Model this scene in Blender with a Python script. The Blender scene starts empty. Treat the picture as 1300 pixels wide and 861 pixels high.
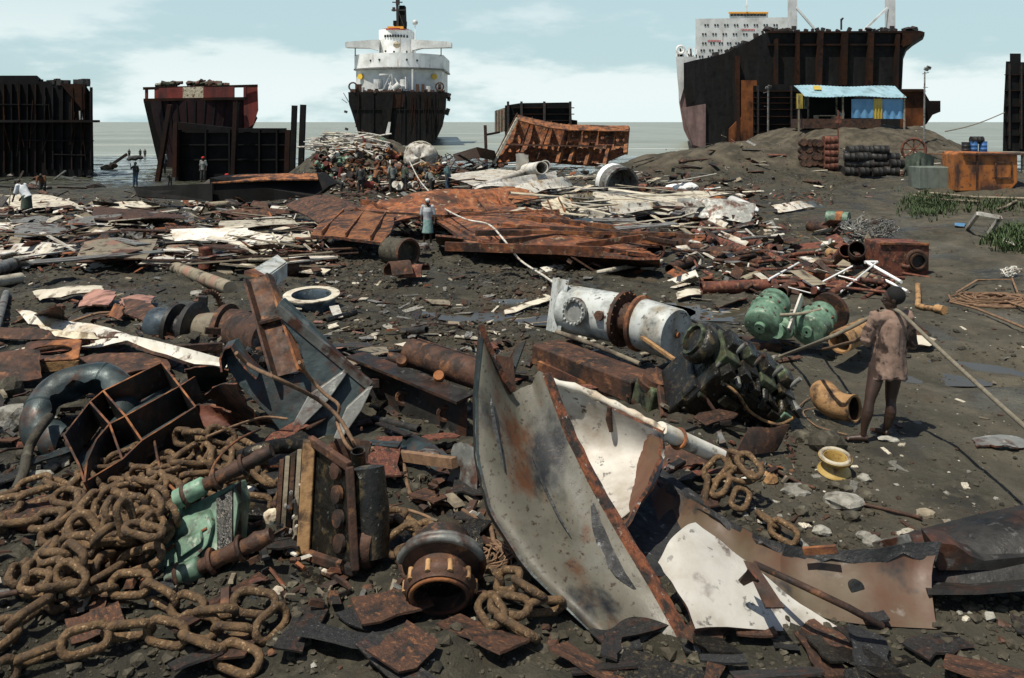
import bpy, bmesh, math, random
import numpy as np
from mathutils import Vector as V, Matrix, Euler, Quaternion
random.seed(7); rng = np.random.default_rng(7)
sc = bpy.context.scene
COL = sc.collection
F, CX, HY, ZC = 1050.0, 650.0, 155.0, 4.0
PI = math.pi
R = math.radians

# ---------------------------------------------------------------- noise / terrain
_perm = np.random.default_rng(3).random((256, 256))
def vnoise(x, y):
    x = np.asarray(x, float); y = np.asarray(y, float)
    xi = np.floor(x).astype(int); yi = np.floor(y).astype(int)
    xf = x - xi; yf = y - yi
    u = xf * xf * (3 - 2 * xf); v = yf * yf * (3 - 2 * yf)
    p = lambda a, b: _perm[a & 255, b & 255]
    return (p(xi, yi) * (1 - u) + p(xi + 1, yi) * u) * (1 - v) + (p(xi, yi + 1) * (1 - u) + p(xi + 1, yi + 1) * u) * v
def fbm(x, y, s, o=4):
    t = 0; a = 1; n = 0
    for i in range(o):
        t = t + a * (vnoise(x * s + 17.3 * i, y * s - 9.1 * i) - .5); n += a; a *= .5; s *= 2.03
    return t / n * 2
PUDDLES = [(0.9, 17.0, 2.3, 1.0, .17), (4.4, 17.0, 1.7, .7, .17), (6.3, 12.0, .9, .5, .42), (-13.0, 47.0, 5.5, 2.6, -.15), (-1.6, 13.2, .9, .4, .36), (9.6, 30.5, 3.0, 1.2, -.1)]
def blob(X, Y, cx, cy, rx, ry, p=2.0):
    d = ((X - cx) / rx) ** 2 + ((Y - cy) / ry) ** 2
    return np.exp(-d ** (p / 2))
def gz(X, Y):
    X = np.asarray(X, float); Y = np.asarray(Y, float)
    z = np.interp(Y, [-200, 0, 6, 11, 22, 30, 45, 150, 230, 4000], [.2, .7, .65, .55, .12, 0, 0, -2.5, -3.4, -60])
    # earth mound under the hut, the bank to its left, the heap by the pile of scrap, the raised verge on the right
    m = 4.3 * blob(X, Y, 31, 77, 11, 12, 4)
    m = np.maximum(m, 2.75 * blob(X, Y, 15.5, 56, 9.2, 6.0, 3))
    m = np.maximum(m, 2.7 * blob(X, Y, 24, 68, 6, 7, 2.4))
    m = np.maximum(m, 3.3 * blob(X, Y, -10.6, 60, 4.6, 5, 3))
    m = np.maximum(m, 1.1 * blob(X, Y, -4.5, 55, 7.0, 5, 3))
    m = np.maximum(m, 1.0 * blob(X, Y, 28, 47, 9, 7, 3))
    m = np.maximum(m, .55 * blob(X, Y, 16, 26, 5.5, 9, 3))
    m = m - .35 * blob(X, Y, 21, 36, 4, 4)
    m = m + .25 * blob(X, Y, -5.5, 12, 3.0, 3, 2)
    z = z + m + .16 * m * fbm(X, Y, .35, 4) + .14 * np.clip(m, 0, 1) * fbm(X + 9, Y, 1.1, 4)
    right = 1 / (1 + np.exp(-(X / np.maximum(Y, 1) * 1050 - 330) / 50))
    near = np.clip(1.4 - Y / 90, .15, 1)
    rough = (1 - .62 * right * np.clip(2 - Y / 30, 0, 1))
    z = z + near * rough * (.16 * fbm(X, Y, .42, 4) + .12 * fbm(X + 50, Y, 2.1, 3) + .055 * fbm(X, Y + 9, 7.0, 3))
    for (cx, cy, rx, ry, lv) in PUDDLES:
        k = np.clip(blob(X, Y, cx, cy, rx * 1.6, ry * 1.9, 3) * 1.7, 0, 1)
        z = z * (1 - k) + (lv - .06 + .10 * fbm(X, Y, 1.7, 3)) * k
    return z
def W(px, py, Y):
    return V(((px - CX) * Y / F, Y, ZC - (py - HY) * Y / F))
def g1(x, y): return float(gz(x, y))
_ys = np.geomspace(2.5, 400, 260)
def _hit(X0, py, lift, ys):
    d = ZC - (py - HY) * ys / F - gz(X0 * ys, ys) - lift
    i = int(np.argmax(d < 0))
    if d[i] >= 0: return None
    i = max(i, 1); a, b = d[i - 1], d[i]; t = a / (a - b) if a > 0 else 0
    return ys[i - 1], ys[i], float(ys[i - 1] + (ys[i] - ys[i - 1]) * t)
def L(px, py, lift=0.0):
    """ground point seen at a photo position, raised by lift"""
    X0 = (px - CX) / F; h = _hit(X0, py, lift, _ys)
    if h is None: return W(px, py, 400)
    h2 = _hit(X0, py, lift, np.linspace(h[0], h[1], 10))
    return W(px, py, (h2 or h)[2])
def Lvec(px, py, it=9):
    px = np.asarray(px, float); py = np.asarray(py, float); Y = np.clip(3.6 * F / (py - HY), 3, 120)
    for _ in range(it): Y = .5 * Y + .5 * np.clip((ZC - gz((px - CX) * Y / F, Y)) * F / (py - HY), 3, 120)
    X = (px - CX) * Y / F; return X, Y, gz(X, Y)
def PL(P0, N_):
    """points of a tilted plane seen at photo positions"""
    N_ = V(N_).normalized(); C0 = V((0, 0, ZC))
    def f(x, y, o=0.0):
        d = V(((x - CX) / F, 1, -(y - HY) / F)); return C0 + d * ((P0 - C0).dot(N_) / d.dot(N_)) + N_ * o
    return f
def onG(px, Y, lift=0.0):
    x = (px - CX) * Y / F
    return V((x, Y, g1(x, Y) + lift))
def S(px, Y): return px * Y / F     # size in metres of px photo pixels at depth Y

# ---------------------------------------------------------------- mesh builder
def basis(d, up=V((0, 0, 1))):
    d = V(d).normalized()
    if abs(d.dot(up)) > .98: up = V((1, 0, 0))
    x = up.cross(d).normalized(); y = d.cross(x)
    return x, y, d
class MB:
    def __init__(s, M=None):
        s.v = []; s.f = []; s.m = []; s.sm = []; s.M = M or Matrix.Identity(4); s.mi = 0
    def add(s, vs, fs, smooth=False, mi=None):
        o = len(s.v); s.v += [s.M @ V(p) for p in vs]
        for f in fs:
            s.f.append([i + o for i in f]); s.m.append(s.mi if mi is None else mi); s.sm.append(smooth)
        return s
    def box(s, c, size, rot=(0, 0, 0), mi=None, taper=1.0):
        m = Matrix.Translation(V(c)) @ Euler(rot).to_matrix().to_4x4()
        a, b, h = [q / 2 for q in size]
        vs = [m @ V((x * a * (taper if z > 0 else 1), y * b * (taper if z > 0 else 1), z * h)) for z in (-1, 1) for x, y in ((-1, -1), (1, -1), (1, 1), (-1, 1))]
        return s.add(vs, [(3, 2, 1, 0), (4, 5, 6, 7), (0, 1, 5, 4), (1, 2, 6, 5), (2, 3, 7, 6), (3, 0, 4, 7)], mi=mi)
    def bar(s, a, b, w, h, mi=None, up=V((0, 0, 1))):
        a, b = V(a), V(b); x, y, d = basis(b - a, up)
        vs = [p + x * (i * w / 2) + y * (j * h / 2) for p in (a, b) for i, j in ((-1, -1), (1, -1), (1, 1), (-1, 1))]
        return s.add(vs, [(3, 2, 1, 0), (4, 5, 6, 7), (0, 1, 5, 4), (1, 2, 6, 5), (2, 3, 7, 6), (3, 0, 4, 7)], mi=mi)
    def cyl(s, a, b, r, r2=None, n=20, caps=True, mi=None):
        a, b = V(a), V(b); r2 = r if r2 is None else r2
        return s.lathe(a, b - a, [(0, r), (1, r2)], n, caps, mi, flat=True)
    def lathe(s, a, axis, prof, n=24, caps=True, mi=None, flat=False):
        """prof: (t along axis, radius)"""
        a = V(a); axis = V(axis); x, y, d = basis(axis)
        vs = []
        for t, r in prof:
            for k in range(n):
                q = 2 * PI * k / n; vs.append(a + axis * t + (x * math.cos(q) + y * math.sin(q)) * r)
        fs = [(i * n + k, i * n + (k + 1) % n, (i + 1) * n + (k + 1) % n, (i + 1) * n + k) for i in range(len(prof) - 1) for k in range(n)]
        s.add(vs, fs, smooth=True, mi=mi)
        if caps:
            o = len(s.v) - len(vs); m = len(prof)
            for base, rev in ((o, True), (o + (m - 1) * n, False)):
                idx = list(range(base, base + n))
                s.f.append(idx[::-1] if rev else idx); s.m.append(s.mi if mi is None else mi); s.sm.append(False)
        return s
    def pipe(s, a, b, r, wall=.15, n=20, mi=None):
        """open hollow pipe"""
        a, b = V(a), V(b); ax = b - a; ri = r * (1 - wall)
        L_ = ax.length; e = 0.0
        s.lathe(a, ax, [(0, ri), (0, r), (1, r), (1, ri), (0, ri)], n, False, mi); return s
    def tube(s, pts, r, n=8, mi=None, closed=False, caps=True):
        pts = [V(p) for p in pts]; m = len(pts); rr = r if hasattr(r, '__len__') else [r] * m
        vs = []; X = None
        for i, p in enumerate(pts):
            if closed: d = (pts[(i + 1) % m] - pts[i - 1])
            else: d = pts[min(i + 1, m - 1)] - pts[max(i - 1, 0)]
            if d.length < 1e-9: d = V((0, 0, 1))
            d.normalize()
            if X is None: X = basis(d)[0]
            X = (X - d * X.dot(d));
            if X.length < 1e-6: X = basis(d)[0]
            X.normalize(); Yv = d.cross(X)
            for k in range(n):
                q = 2 * PI * k / n; vs.append(p + (X * math.cos(q) + Yv * math.sin(q)) * rr[i])
        rng_ = range(m if closed else m - 1)
        fs = [(i * n + k, i * n + (k + 1) % n, ((i + 1) % m) * n + (k + 1) % n, ((i + 1) % m) * n + k) for i in rng_ for k in range(n)]
        if caps and not closed: fs += [tuple(range(n))[::-1], tuple(range((m - 1) * n, m * n))]
        return s.add(vs, fs, smooth=True, mi=mi)
    def torus(s, c, axis, R_, r, n=28, k=10, mi=None, arc=2 * PI, start=0):
        x, y, d = basis(axis); c = V(c); full = abs(arc - 2 * PI) < 1e-6
        m = n if full else n + 1
        pts = [c + (x * math.cos(start + arc * i / n) + y * math.sin(start + arc * i / n)) * R_ for i in range(m)]
        return s.tube(pts, r, k, mi, closed=full)
    def prism(s, poly, d, mi=None, cap_mi=None):
        """poly: list of world points, extruded by vector d"""
        n = len(poly); poly = [V(p) for p in poly]; d = V(d)
        s.add(poly + [p + d for p in poly], [tuple(range(n))], mi=cap_mi if cap_mi is not None else mi)
        o = len(s.v) - 2 * n
        for f in [tuple(range(2 * n - 1, n - 1, -1))] + [((i + 1) % n, i, i + n, (i + 1) % n + n) for i in range(n)]:
            s.f.append([q + o for q in f]); s.m.append(s.mi if mi is None else mi); s.sm.append(False)
        return s
    def sheet(s, P, th, mi=None, rim=None, smooth=True, rows=None):
        """P[i][j] grid of points -> closed curved plate of thickness th"""
        P = np.array([[tuple(q) for q in row] for row in P], float); m, n, _ = P.shape
        du = np.gradient(P, axis=0); dv = np.gradient(P, axis=1)
        N = np.cross(du, dv); N /= np.maximum(np.linalg.norm(N, axis=2, keepdims=True), 1e-9)
        A = P + N * th / 2; B = P - N * th / 2
        vs = [V(q) for q in A.reshape(-1, 3)] + [V(q) for q in B.reshape(-1, 3)]
        o = m * n; fs = []
        for i in range(m - 1):
            for j in range(n - 1):
                a = i * n + j; fs.append((a, a + n, a + n + 1, a + 1))
        fb = [tuple(reversed([q + o for q in f])) for f in fs]
        s.add(vs, fs + fb, smooth=smooth, mi=mi)
        base = len(s.v) - 2 * o
        loop = [j for j in range(n)] + [i * n + n - 1 for i in range(1, m)] + [(m - 1) * n + j for j in range(n - 2, -1, -1)] + [i * n for i in range(m - 2, 0, -1)]
        for q in range(len(loop)):
            a, b = loop[q], loop[(q + 1) % len(loop)]
            s.f.append([base + a, base + b, base + b + o, base + a + o]); s.m.append(rim if rim is not None else (s.mi if mi is None else mi)); s.sm.append(False)
        return s
    def rock(s, c, r, seed=0, sub=1, squash=.7, mi=None, amp=.35):
        rr = random.Random(seed); bm = bmesh.new(); bmesh.ops.create_icosphere(bm, subdivisions=sub, radius=1)
        q = Euler((rr.random() * 6, rr.random() * 6, rr.random() * 6)).to_matrix()
        rs = r if hasattr(r, '__len__') else (r, r, r * squash)
        vs = []
        for v in bm.verts:
            p = q @ v.co; k = 1 + rr.uniform(-amp, amp)
            vs.append(V(c) + V((p.x * rs[0] * k, p.y * rs[1] * k, p.z * rs[2] * k)))
        fs = [[v.index for v in f.verts] for f in bm.faces]; bm.free()
        return s.add(vs, fs, mi=mi)
    def holed(s, o, u, v, th, r, n=16, mi=None):
        """rectangular panel o + [0,1]u + [0,1]v with a round hole of radius r in the middle"""
        o, u, v = V(o), V(u), V(v); N = u.cross(v).normalized() * th; c = o + (u + v) / 2
        uu, vv = u.normalized(), v.normalized(); inner = []; outer = []
        for k in range(n):
            q = 2 * PI * (k + .5) / n; a, b = math.cos(q), math.sin(q)
            ru, rv = r if hasattr(r, '__len__') else (r, r); inner.append(c + uu * (a * ru) + vv * (b * rv))
            t = 1 / max(abs(a), abs(b)); outer.append(c + u * (a * t / 2) + v * (b * t / 2))
        for k in range(n // 8, n, n // 4): pass
        vs = inner + outer + [p + N for p in inner] + [p + N for p in outer]; fs = []
        for k in range(n):
            j = (k + 1) % n
            fs += [(k, j, n + j, n + k), (2 * n + j, 2 * n + k, 3 * n + k, 3 * n + j), (j, k, 2 * n + k, 2 * n + j), (n + k, n + j, 3 * n + j, 3 * n + k)]
        # corners
        return s.add(vs, fs, mi=mi)
    def bounds(s):
        a = np.array([tuple(p) for p in s.v]); return a.min(0), a.max(0)
    def build(s, name, mats, base=(0, 0, 0), parent=None, bevel=0):
        me = bpy.data.meshes.new(name); b = V(base)
        me.from_pydata([tuple(p - b) for p in s.v], [], s.f)
        mats = mats if isinstance(mats, (list, tuple)) else [mats]
        for m in mats: me.materials.append(m)
        me.polygons.foreach_set('material_index', [min(i, len(mats) - 1) for i in s.m])
        me.polygons.foreach_set('use_smooth', s.sm); me.update()
        if any(s.sm): me.set_sharp_from_angle(angle=R(52))
        o = bpy.data.objects.new(name, me); COL.objects.link(o)
        if parent: o.parent = parent
        else: o.location = b
        if bevel:
            md = o.modifiers.new('bevel', 'BEVEL'); md.width = bevel; md.segments = 2; md.limit_method = 'ANGLE'; md.angle_limit = R(40)
        return o

def tag(o, label, cat, group=None, kind=None):
    if label: o['label'] = label
    if cat: o['category'] = cat
    if group: o['group'] = group
    if kind: o['kind'] = kind
    return o
def solo(name, label, cat, mb, mats, group=None, bevel=0, base=None, kind=None):
    lo, hi = mb.bounds()
    b = base or ((lo[0] + hi[0]) / 2, (lo[1] + hi[1]) / 2, lo[2])
    return tag(mb.build(name, mats, b, None, bevel), label, cat, group, kind)
def struct(name, mb, mats):
    o = mb.build(name, mats); o['kind'] = 'structure'; return o
class Thing:
    """collects parts, then makes an Empty at the base that parents them"""
    def __init__(s, name, label, cat, group=None): s.a = (name, label, cat, group); s.parts = []
    def part(s, name, mb, mats, under=None, label=None, bevel=0):
        s.parts.append([name, mb, mats, under, label, bevel, None]); return len(s.parts) - 1
    def done(s, base=None):
        if base is None:
            bs = [p[1].bounds() for p in s.parts if p[1].v]; lo = np.min([b[0] for b in bs], 0); hi = np.max([b[1] for b in bs], 0)
            base = ((lo[0] + hi[0]) / 2, (lo[1] + hi[1]) / 2, lo[2])
        e = bpy.data.objects.new(s.a[0], None); COL.objects.link(e); e.location = base; e.empty_display_size = .2
        tag(e, *s.a[1:])
        for p in s.parts:
            par = e if p[3] is None else s.parts[p[3]][6]
            o = p[1].build(p[0], p[2], base, par, p[5]); p[6] = o
            if p[4]: o['label'] = p[4]
        s.root = e; return e
def copy_tree(o, parent=None):
    c = o.copy(); COL.objects.link(c)
    if parent: c.parent = parent
    for ch in o.children: copy_tree(ch, c)
    return c
def put(o, loc, rot=None, sc_=None):
    o.location = loc
    if rot is not None: o.rotation_euler = rot
    if sc_ is not None: o.scale = sc_ if hasattr(sc_, '__len__') else (sc_,) * 3
    return o

def smooth(pts, n):
    """Catmull-Rom through world points"""
    pts = [V(p) for p in pts]; out = []
    for k in range(n):
        t = k / (n - 1) * (len(pts) - 1); i = min(int(t), len(pts) - 2); u = t - i
        p0, p1, p2, p3 = pts[max(i - 1, 0)], pts[i], pts[i + 1], pts[min(i + 2, len(pts) - 1)]
        out.append(.5 * ((2 * p1) + (p2 - p0) * u + (2 * p0 - 5 * p1 + 4 * p2 - p3) * u * u + (3 * p1 - p0 - 3 * p2 + p3) * u ** 3))
    return out


# ---------------------------------------------------------------- materials
def mat(name, base, over=(), scale=3.0, rough=(.6, .9), metal=0.0, bump=.3, bscale=None, bdist=.02, stretch=(1, 1, 1), spec=.5, coord='Object', blotch=None, detail=8):
    """base: list of colours blended by noise; over: (colour, amount 0..1, scale, stretch, hardness) layers of wear"""
    m = bpy.data.materials.new(name); m.use_nodes = True; nt = m.node_tree; N = nt.nodes; K = nt.links
    for n in list(N): N.remove(n)
    out = N.new('ShaderNodeOutputMaterial'); bs = N.new('ShaderNodeBsdfPrincipled'); K.new(bs.outputs[0], out.inputs[0])
    tc = N.new('ShaderNodeTexCoord')
    def noise(sc_, st=(1, 1, 1), det=detail, off=0, ro=.6):
        mp = N.new('ShaderNodeMapping'); mp.inputs['Scale'].default_value = st; mp.inputs['Location'].default_value = (off * 3.7, off * 1.3, off * 2.1)
        K.new(tc.outputs[coord], mp.inputs[0])
        t = N.new('ShaderNodeTexNoise'); t.inputs['Scale'].default_value = sc_; t.inputs['Detail'].default_value = det; t.inputs['Roughness'].default_value = ro
        K.new(mp.outputs[0], t.inputs['Vector']); return t.outputs['Fac']
    n1 = noise(scale, stretch, off=1)
    cr = N.new('ShaderNodeValToRGB'); K.new(n1, cr.inputs[0]); el = cr.color_ramp.elements
    while len(el) < len(base): el.new(.5)
    for i, c in enumerate(base):
        el[i].position = .32 + .36 * i / max(1, len(base) - 1); el[i].color = (*c, 1)
    if len(base) == 1: el[1].color = (*base[0], 1)
    col = cr.outputs[0]; rfac = n1; masks = []
    for i, ov in enumerate(over):
        c, amt, s2, st, hard = ov
        nn = noise(s2, st, off=i * 5 + 7)
        mr = N.new('ShaderNodeMapRange'); K.new(nn, mr.inputs[0]); mid = .5 + (.5 - amt) * .5
        mr.inputs[1].default_value = mid - hard; mr.inputs[2].default_value = mid + hard
        mx = N.new('ShaderNodeMixRGB'); K.new(mr.outputs[0], mx.inputs[0]); K.new(col, mx.inputs[1])
        if isinstance(c, (list, tuple)) and isinstance(c[0], (list, tuple)):
            c2 = N.new('ShaderNodeValToRGB'); K.new(noise(s2 * 4, off=i + 31), c2.inputs[0])
            c2.color_ramp.elements[0].position = .35; c2.color_ramp.elements[1].position = .65
            c2.color_ramp.elements[0].color = (*c[0], 1); c2.color_ramp.elements[1].color = (*c[1], 1)
            K.new(c2.outputs[0], mx.inputs[2])
        else: mx.inputs[2].default_value = (*c, 1)
        col = mx.outputs[0]; masks.append(mr.outputs[0])
    oi = N.new('ShaderNodeObjectInfo'); vr = N.new('ShaderNodeMapRange'); K.new(oi.outputs['Random'], vr.inputs[0]); vr.inputs[3].default_value = .72; vr.inputs[4].default_value = 1.22
    vm = N.new('ShaderNodeVectorMath'); vm.operation = 'SCALE'; K.new(col, vm.inputs[0]); K.new(vr.outputs[0], vm.inputs['Scale']); K.new(vm.outputs[0], bs.inputs['Base Color'])
    rr = N.new('ShaderNodeMapRange'); K.new(noise(scale * 2.3, off=51), rr.inputs[0]); rr.inputs[1].default_value = .35; rr.inputs[2].default_value = .65
    rr.inputs[3].default_value = rough[0]; rr.inputs[4].default_value = rough[1]; K.new(rr.outputs[0], bs.inputs['Roughness'])
    bs.inputs['Metallic'].default_value = metal; bs.inputs['Specular IOR Level'].default_value = spec
    if bump:
        bp = N.new('ShaderNodeBump'); bp.inputs['Strength'].default_value = bump; bp.inputs['Distance'].default_value = bdist
        h = noise(bscale or scale * 5, off=77)
        if masks:
            ad = N.new('ShaderNodeMath'); ad.operation = 'MULTIPLY_ADD'; K.new(masks[-1], ad.inputs[0]); ad.inputs[1].default_value = -.35; K.new(h, ad.inputs[2]); h = ad.outputs[0]
        K.new(h, bp.inputs['Height']); K.new(bp.outputs[0], bs.inputs['Normal'])
    return m
U = (1, 1, 1); VS = (1, 1, .14)
RO = ((.30, .10, .03), (.13, .045, .018))
RD = ((.10, .04, .022), (.035, .018, .012))
MT = {}
MT['rust_orange'] = mat('orange_rust', [(.13, .048, .018), (.32, .125, .042), (.21, .076, .026), (.38, .19, .08)], [((.03, .016, .011), .42, 1.7, U, .05), ((.09, .035, .02), .4, 6, U, .08)], 2.6, (.75, .95), 0, .5)
MT['rust_deck'] = mat('deck_rust', [(.13, .04, .016), (.30, .10, .032), (.20, .062, .022), (.36, .16, .07)], [((.03, .016, .011), .40, .9, U, .05), ((.08, .03, .016), .45, 3.5, U, .08), ((.34, .24, .15), .24, 5, U, .06)], 1.1, (.75, .95), 0, .7, 4, .05)
MT['rust_dark'] = mat('dark_rust', [(.03, .017, .012), (.085, .038, .021), (.05, .025, .016), (.13, .06, .03)], [((.014, .011, .009), .4, 3, U, .08), ((.18, .08, .035), .28, 7, U, .05)], 4, (.6, .9), .1, .5)
MT['rust_red'] = mat('red_rust', [(.07, .022, .014), (.16, .05, .028), (.10, .03, .02)], [((.02, .012, .01), .4, 4, U, .08), ((.26, .12, .06), .3, 9, U, .06)], 4, (.65, .9), 0, .45)
MT['rust_pink'] = mat('pink_rust', [(.25, .12, .09), (.38, .2, .16), (.3, .15, .1)], [((.08, .04, .03), .35, 3, U, .1)], 3, (.7, .9), 0, .4)
MT['chain'] = mat('chain_rust', [(.055, .031, .014), (.165, .098, .044), (.10, .058, .026), (.25, .16, .08)], [((.03, .018, .011), .42, 7, U, .12), ((.40, .27, .15), .25, 24, U, .06)], 9, (.7, .95), 0, .9, 30, .02)
MT['steel_black'] = mat('blackened_steel', [(.010, .010, .010), (.028, .027, .025), (.016, .015, .014)], [(RD, .36, 2.2, U, .08), ((.10, .10, .095), .2, 9, U, .05)], 3, (.35, .8), .2, .35)
MT['hull_black'] = mat('hull_black', [(.004, .0045, .005), (.010, .010, .010), (.006, .006, .0065)], [((.013, .008, .006), .24, .25, (1, 1, .3), .1), ((.016, .016, .016), .3, .9, VS, .1)], .5, (.7, .95), 0, .3, 1, .1, spec=.12)
MT['hull_rust'] = mat('hull_rust_brown', [(.012, .006, .0045), (.036, .015, .008), (.02, .009, .006)], [((.012, .010, .010), .45, .3, (1, 1, .4), .1)], .6, (.7, .95), 0, .4, 1.5, .1, spec=.12)
MT['hull_orange'] = mat('hull_rust_orange', [(.13, .045, .02), (.24, .085, .03)], [((.03, .015, .01), .4, .35, (1, 1, .5), .1)], .6, (.7, .95), 0, .4, 1.5, .1, spec=.12)
MT['hull_teal'] = mat('dark_teal_paint', [(.018, .03, .033), (.045, .065, .068), (.028, .045, .047)], [((.15, .18, .18), .27, 2.0, (1, 1, .5), .06), (RD, .36, 3.2, U, .06), ((.008, .009, .009), .35, 1.1, U, .12)], 2.5, (.3, .7), .3, .35)
MT['hull_red'] = mat('faded_red_paint', [(.12, .016, .012), (.20, .028, .02), (.15, .02, .015)], [((.04, .013, .011), .42, .8, VS, .1)], .8, (.6, .9), 0, .2)
MT['hull_purple'] = mat('antifouling_purple', [(.012, .008, .010), (.035, .014, .017), (.02, .010, .012)], [((.013, .012, .014), .42, .5, VS, .12)], .7, (.6, .9), 0, .2, spec=.12)
MT['hull_pink'] = mat('antifouling_pink', [(.19, .12, .11), (.30, .19, .18)], [((.09, .05, .045), .4, .5, VS, .15)], .8, (.7, .9), 0, .2)
MT['ship_white'] = mat('ship_white_paint', [(.78, .79, .77), (.86, .865, .85)], [((.38, .27, .18), .18, .8, VS, .06), ((.5, .5, .47), .35, .3, U, .15)], .5, (.4, .7), 0, .05)
MT['white'] = mat('weathered_white_paint', [(.44, .42, .35), (.64, .62, .55), (.54, .52, .45)], [(RD, .31, 2.4, U, .035), ((.42, .30, .17), .30, 1.6, U, .10), ((.16, .14, .11), .27, 7, U, .04)], 2.0, (.5, .8), 0, .3)
MT['white_hot'] = mat('chalky_white_paint', [(.50, .48, .42), (.68, .66, .60), (.58, .56, .50)], [((.24, .17, .10), .40, 1.9, U, .14), (RD, .27, 3.2, U, .03), ((.08, .07, .055), .24, 12, U, .025), ((.62, .60, .55), .3, 3, U, .2)], 1.6, (.5, .8), 0, .25)
MT['cream'] = mat('cream_insulation', [(.48, .42, .30), (.64, .58, .44)], [(RD, .33, 3, U, .05), ((.2, .15, .09), .35, 5, U, .1)], 3, (.7, .9), 0, .4)
MT['greyplate'] = mat('grey_buff_paint', [(.085, .080, .058), (.135, .125, .094), (.108, .10, .075)], [((.22, .23, .21), .2, .9, (1, 1, .25), .1), ((.10, .042, .016), .33, 2.2, (1, 1, .16), .05), ((.014, .016, .018), .29, 1.3, (1, 1, .25), .04), ((.05, .032, .02), .27, 26, U, .04)], 2.5, (.38, .65), 0, .25, 30, .006)
MT['browngrey'] = mat('brown_grey_paint', [(.085, .065, .038), (.145, .115, .072)], [((.10, .030, .012), .50, .9, U, .12), ((.02, .02, .02), .24, 2.2, U, .05), ((.34, .33, .29), .22, 3, U, .05)], 2.0, (.5, .75), 0, .2, 18, .006)
MT['edge_rust'] = mat('torch_cut_edge', [(.07, .024, .012), (.19, .062, .026), (.11, .038, .017)], [((.02, .016, .014), .48, 9, U, .08), ((.34, .32, .29), .2, 14, U, .04)], 12, (.7, .95), 0, .8, 30, .02)
MT['char'] = mat('charred_steel', [(.012, .013, .014), (.035, .036, .037)], [((.2, .2, .2), .2, 12, U, .04)], 6, (.4, .8), .1, .6, 25, .02)
MT['tank_white'] = mat('pale_blue_tank_paint', [(.40, .43, .41), (.56, .59, .57), (.48, .51, .49)], [((.24, .18, .10), .32, 2.2, (1, 1, .6), .10), (RD, .22, 9, U, .03), ((.10, .11, .10), .28, 4, U, .12), ((.12, .12, .11), .22, 12, U, .04)], 2, (.4, .7), 0, .2)
MT['mint'] = mat('mint_green_paint', [(.075, .165, .105), (.17, .29, .20), (.115, .225, .15)], [(RD, .22, 14, U, .04), ((.02, .024, .016), .36, 5, U, .14), ((.36, .44, .33), .24, 9, U, .05)], 5, (.4, .7), 0, .4, 30, .008)
MT['olive'] = mat('oily_olive_paint', [(.025, .03, .02), (.075, .09, .05), (.04, .045, .03)], [((.16, .2, .11), .27, 5, U, .06), (RD, .38, 6, U, .06), ((.006, .006, .006), .4, 3, U, .06)], 6, (.2, .6), .2, .4)
MT['oil_black'] = mat('oily_black_iron', [(.008, .008, .007), (.025, .023, .018)], [((.10, .075, .04), .27, 8, U, .06), ((.16, .17, .15), .17, 22, U, .04)], 6, (.18, .5), .3, .5)
MT['blue_paint'] = mat('slate_blue_paint', [(.04, .065, .085), (.08, .11, .13)], [((.02, .02, .02), .35, 5, U, .08), ((.2, .22, .22), .2, 8, U, .05)], 5, (.3, .6), .1, .2)
MT['yellow_rust'] = mat('ochre_rust', [(.22, .115, .045), (.38, .22, .095), (.28, .15, .06)], [((.06, .035, .02), .36, 7, U, .08)], 6, (.65, .9), 0, .4)
MT['orange_paint'] = mat('orange_paint', [(.42, .13, .025), (.5, .18, .04)], [((.07, .03, .018), .46, 1.2, (1, 1, .5), .08), ((.03, .03, .03), .25, 5, U, .05)], 2, (.5, .8), 0, .2)
MT['yellow_paint'] = mat('yellow_enamel', [(.38, .24, .06), (.50, .36, .13)], [((.2, .1, .04), .25, 12, U, .05)], 8, (.3, .5), 0, .15)
MT['wood'] = mat('weathered_wood', [(.14, .115, .08), (.28, .24, .17), (.2, .17, .12)], [((.05, .035, .025), .35, 3, (1, .2, 1), .08)], 3, (.75, .95), 0, .4, stretch=(.3, 2.5, 2.5))
MT['timber_pale'] = mat('pale_board', [(.42, .38, .29), (.60, .56, .46)], [((.14, .11, .08), .36, 4, U, .06)], 3, (.7, .9), 0, .3)
MT['grey_steel'] = mat('dull_grey_steel', [(.12, .125, .115), (.22, .225, .21), (.16, .16, .15)], [(RD, .38, 3, U, .06), ((.35, .35, .32), .25, 7, U, .05)], 3, (.4, .7), .3, .3)
MT['brown_plate'] = mat('brown_dusty_plate', [(.12, .10, .07), (.22, .19, .135), (.16, .135, .095)], [((.24, .13, .09), .33, 2, (1, .3, 1), .08), ((.04, .03, .022), .33, 3, U, .06)], 2, (.6, .85), 0, .35)
MT['rope'] = mat('rope_fibre', [(.16, .135, .095), (.27, .24, .18)], (), 20, (.85, 1), 0, .8, 90, .006)
MT['cable'] = mat('rusty_cable', [(.12, .07, .04), (.25, .15, .085)], (), 14, (.7, .9), 0, .4)
MT['pale_tube'] = mat('pale_grey_tubes', [(.40, .38, .33), (.62, .60, .54)], [((.16, .11, .07), .35, 4, U, .08)], 4, (.5, .8), 0, .2)
MT['concrete'] = mat('pale_rubble', [(.16, .155, .13), (.30, .29, .25), (.38, .37, .33)], [((.10, .09, .07), .36, 9, U, .08)], 9, (.85, 1), 0, .8, 30, .02)
MT['stone_dark'] = mat('dark_rubble', [(.013, .012, .008), (.056, .048, .031), (.030, .026, .017)], [((.11, .10, .07), .24, 5, U, .05)], 5, (.6, .95), 0, .7, 30, .02)
MT['green_block'] = mat('grey_green_block', [(.10, .13, .11), (.17, .20, .17)], [((.05, .05, .04), .35, 2, VS, .1)], 2, (.8, .95), 0, .2)
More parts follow.
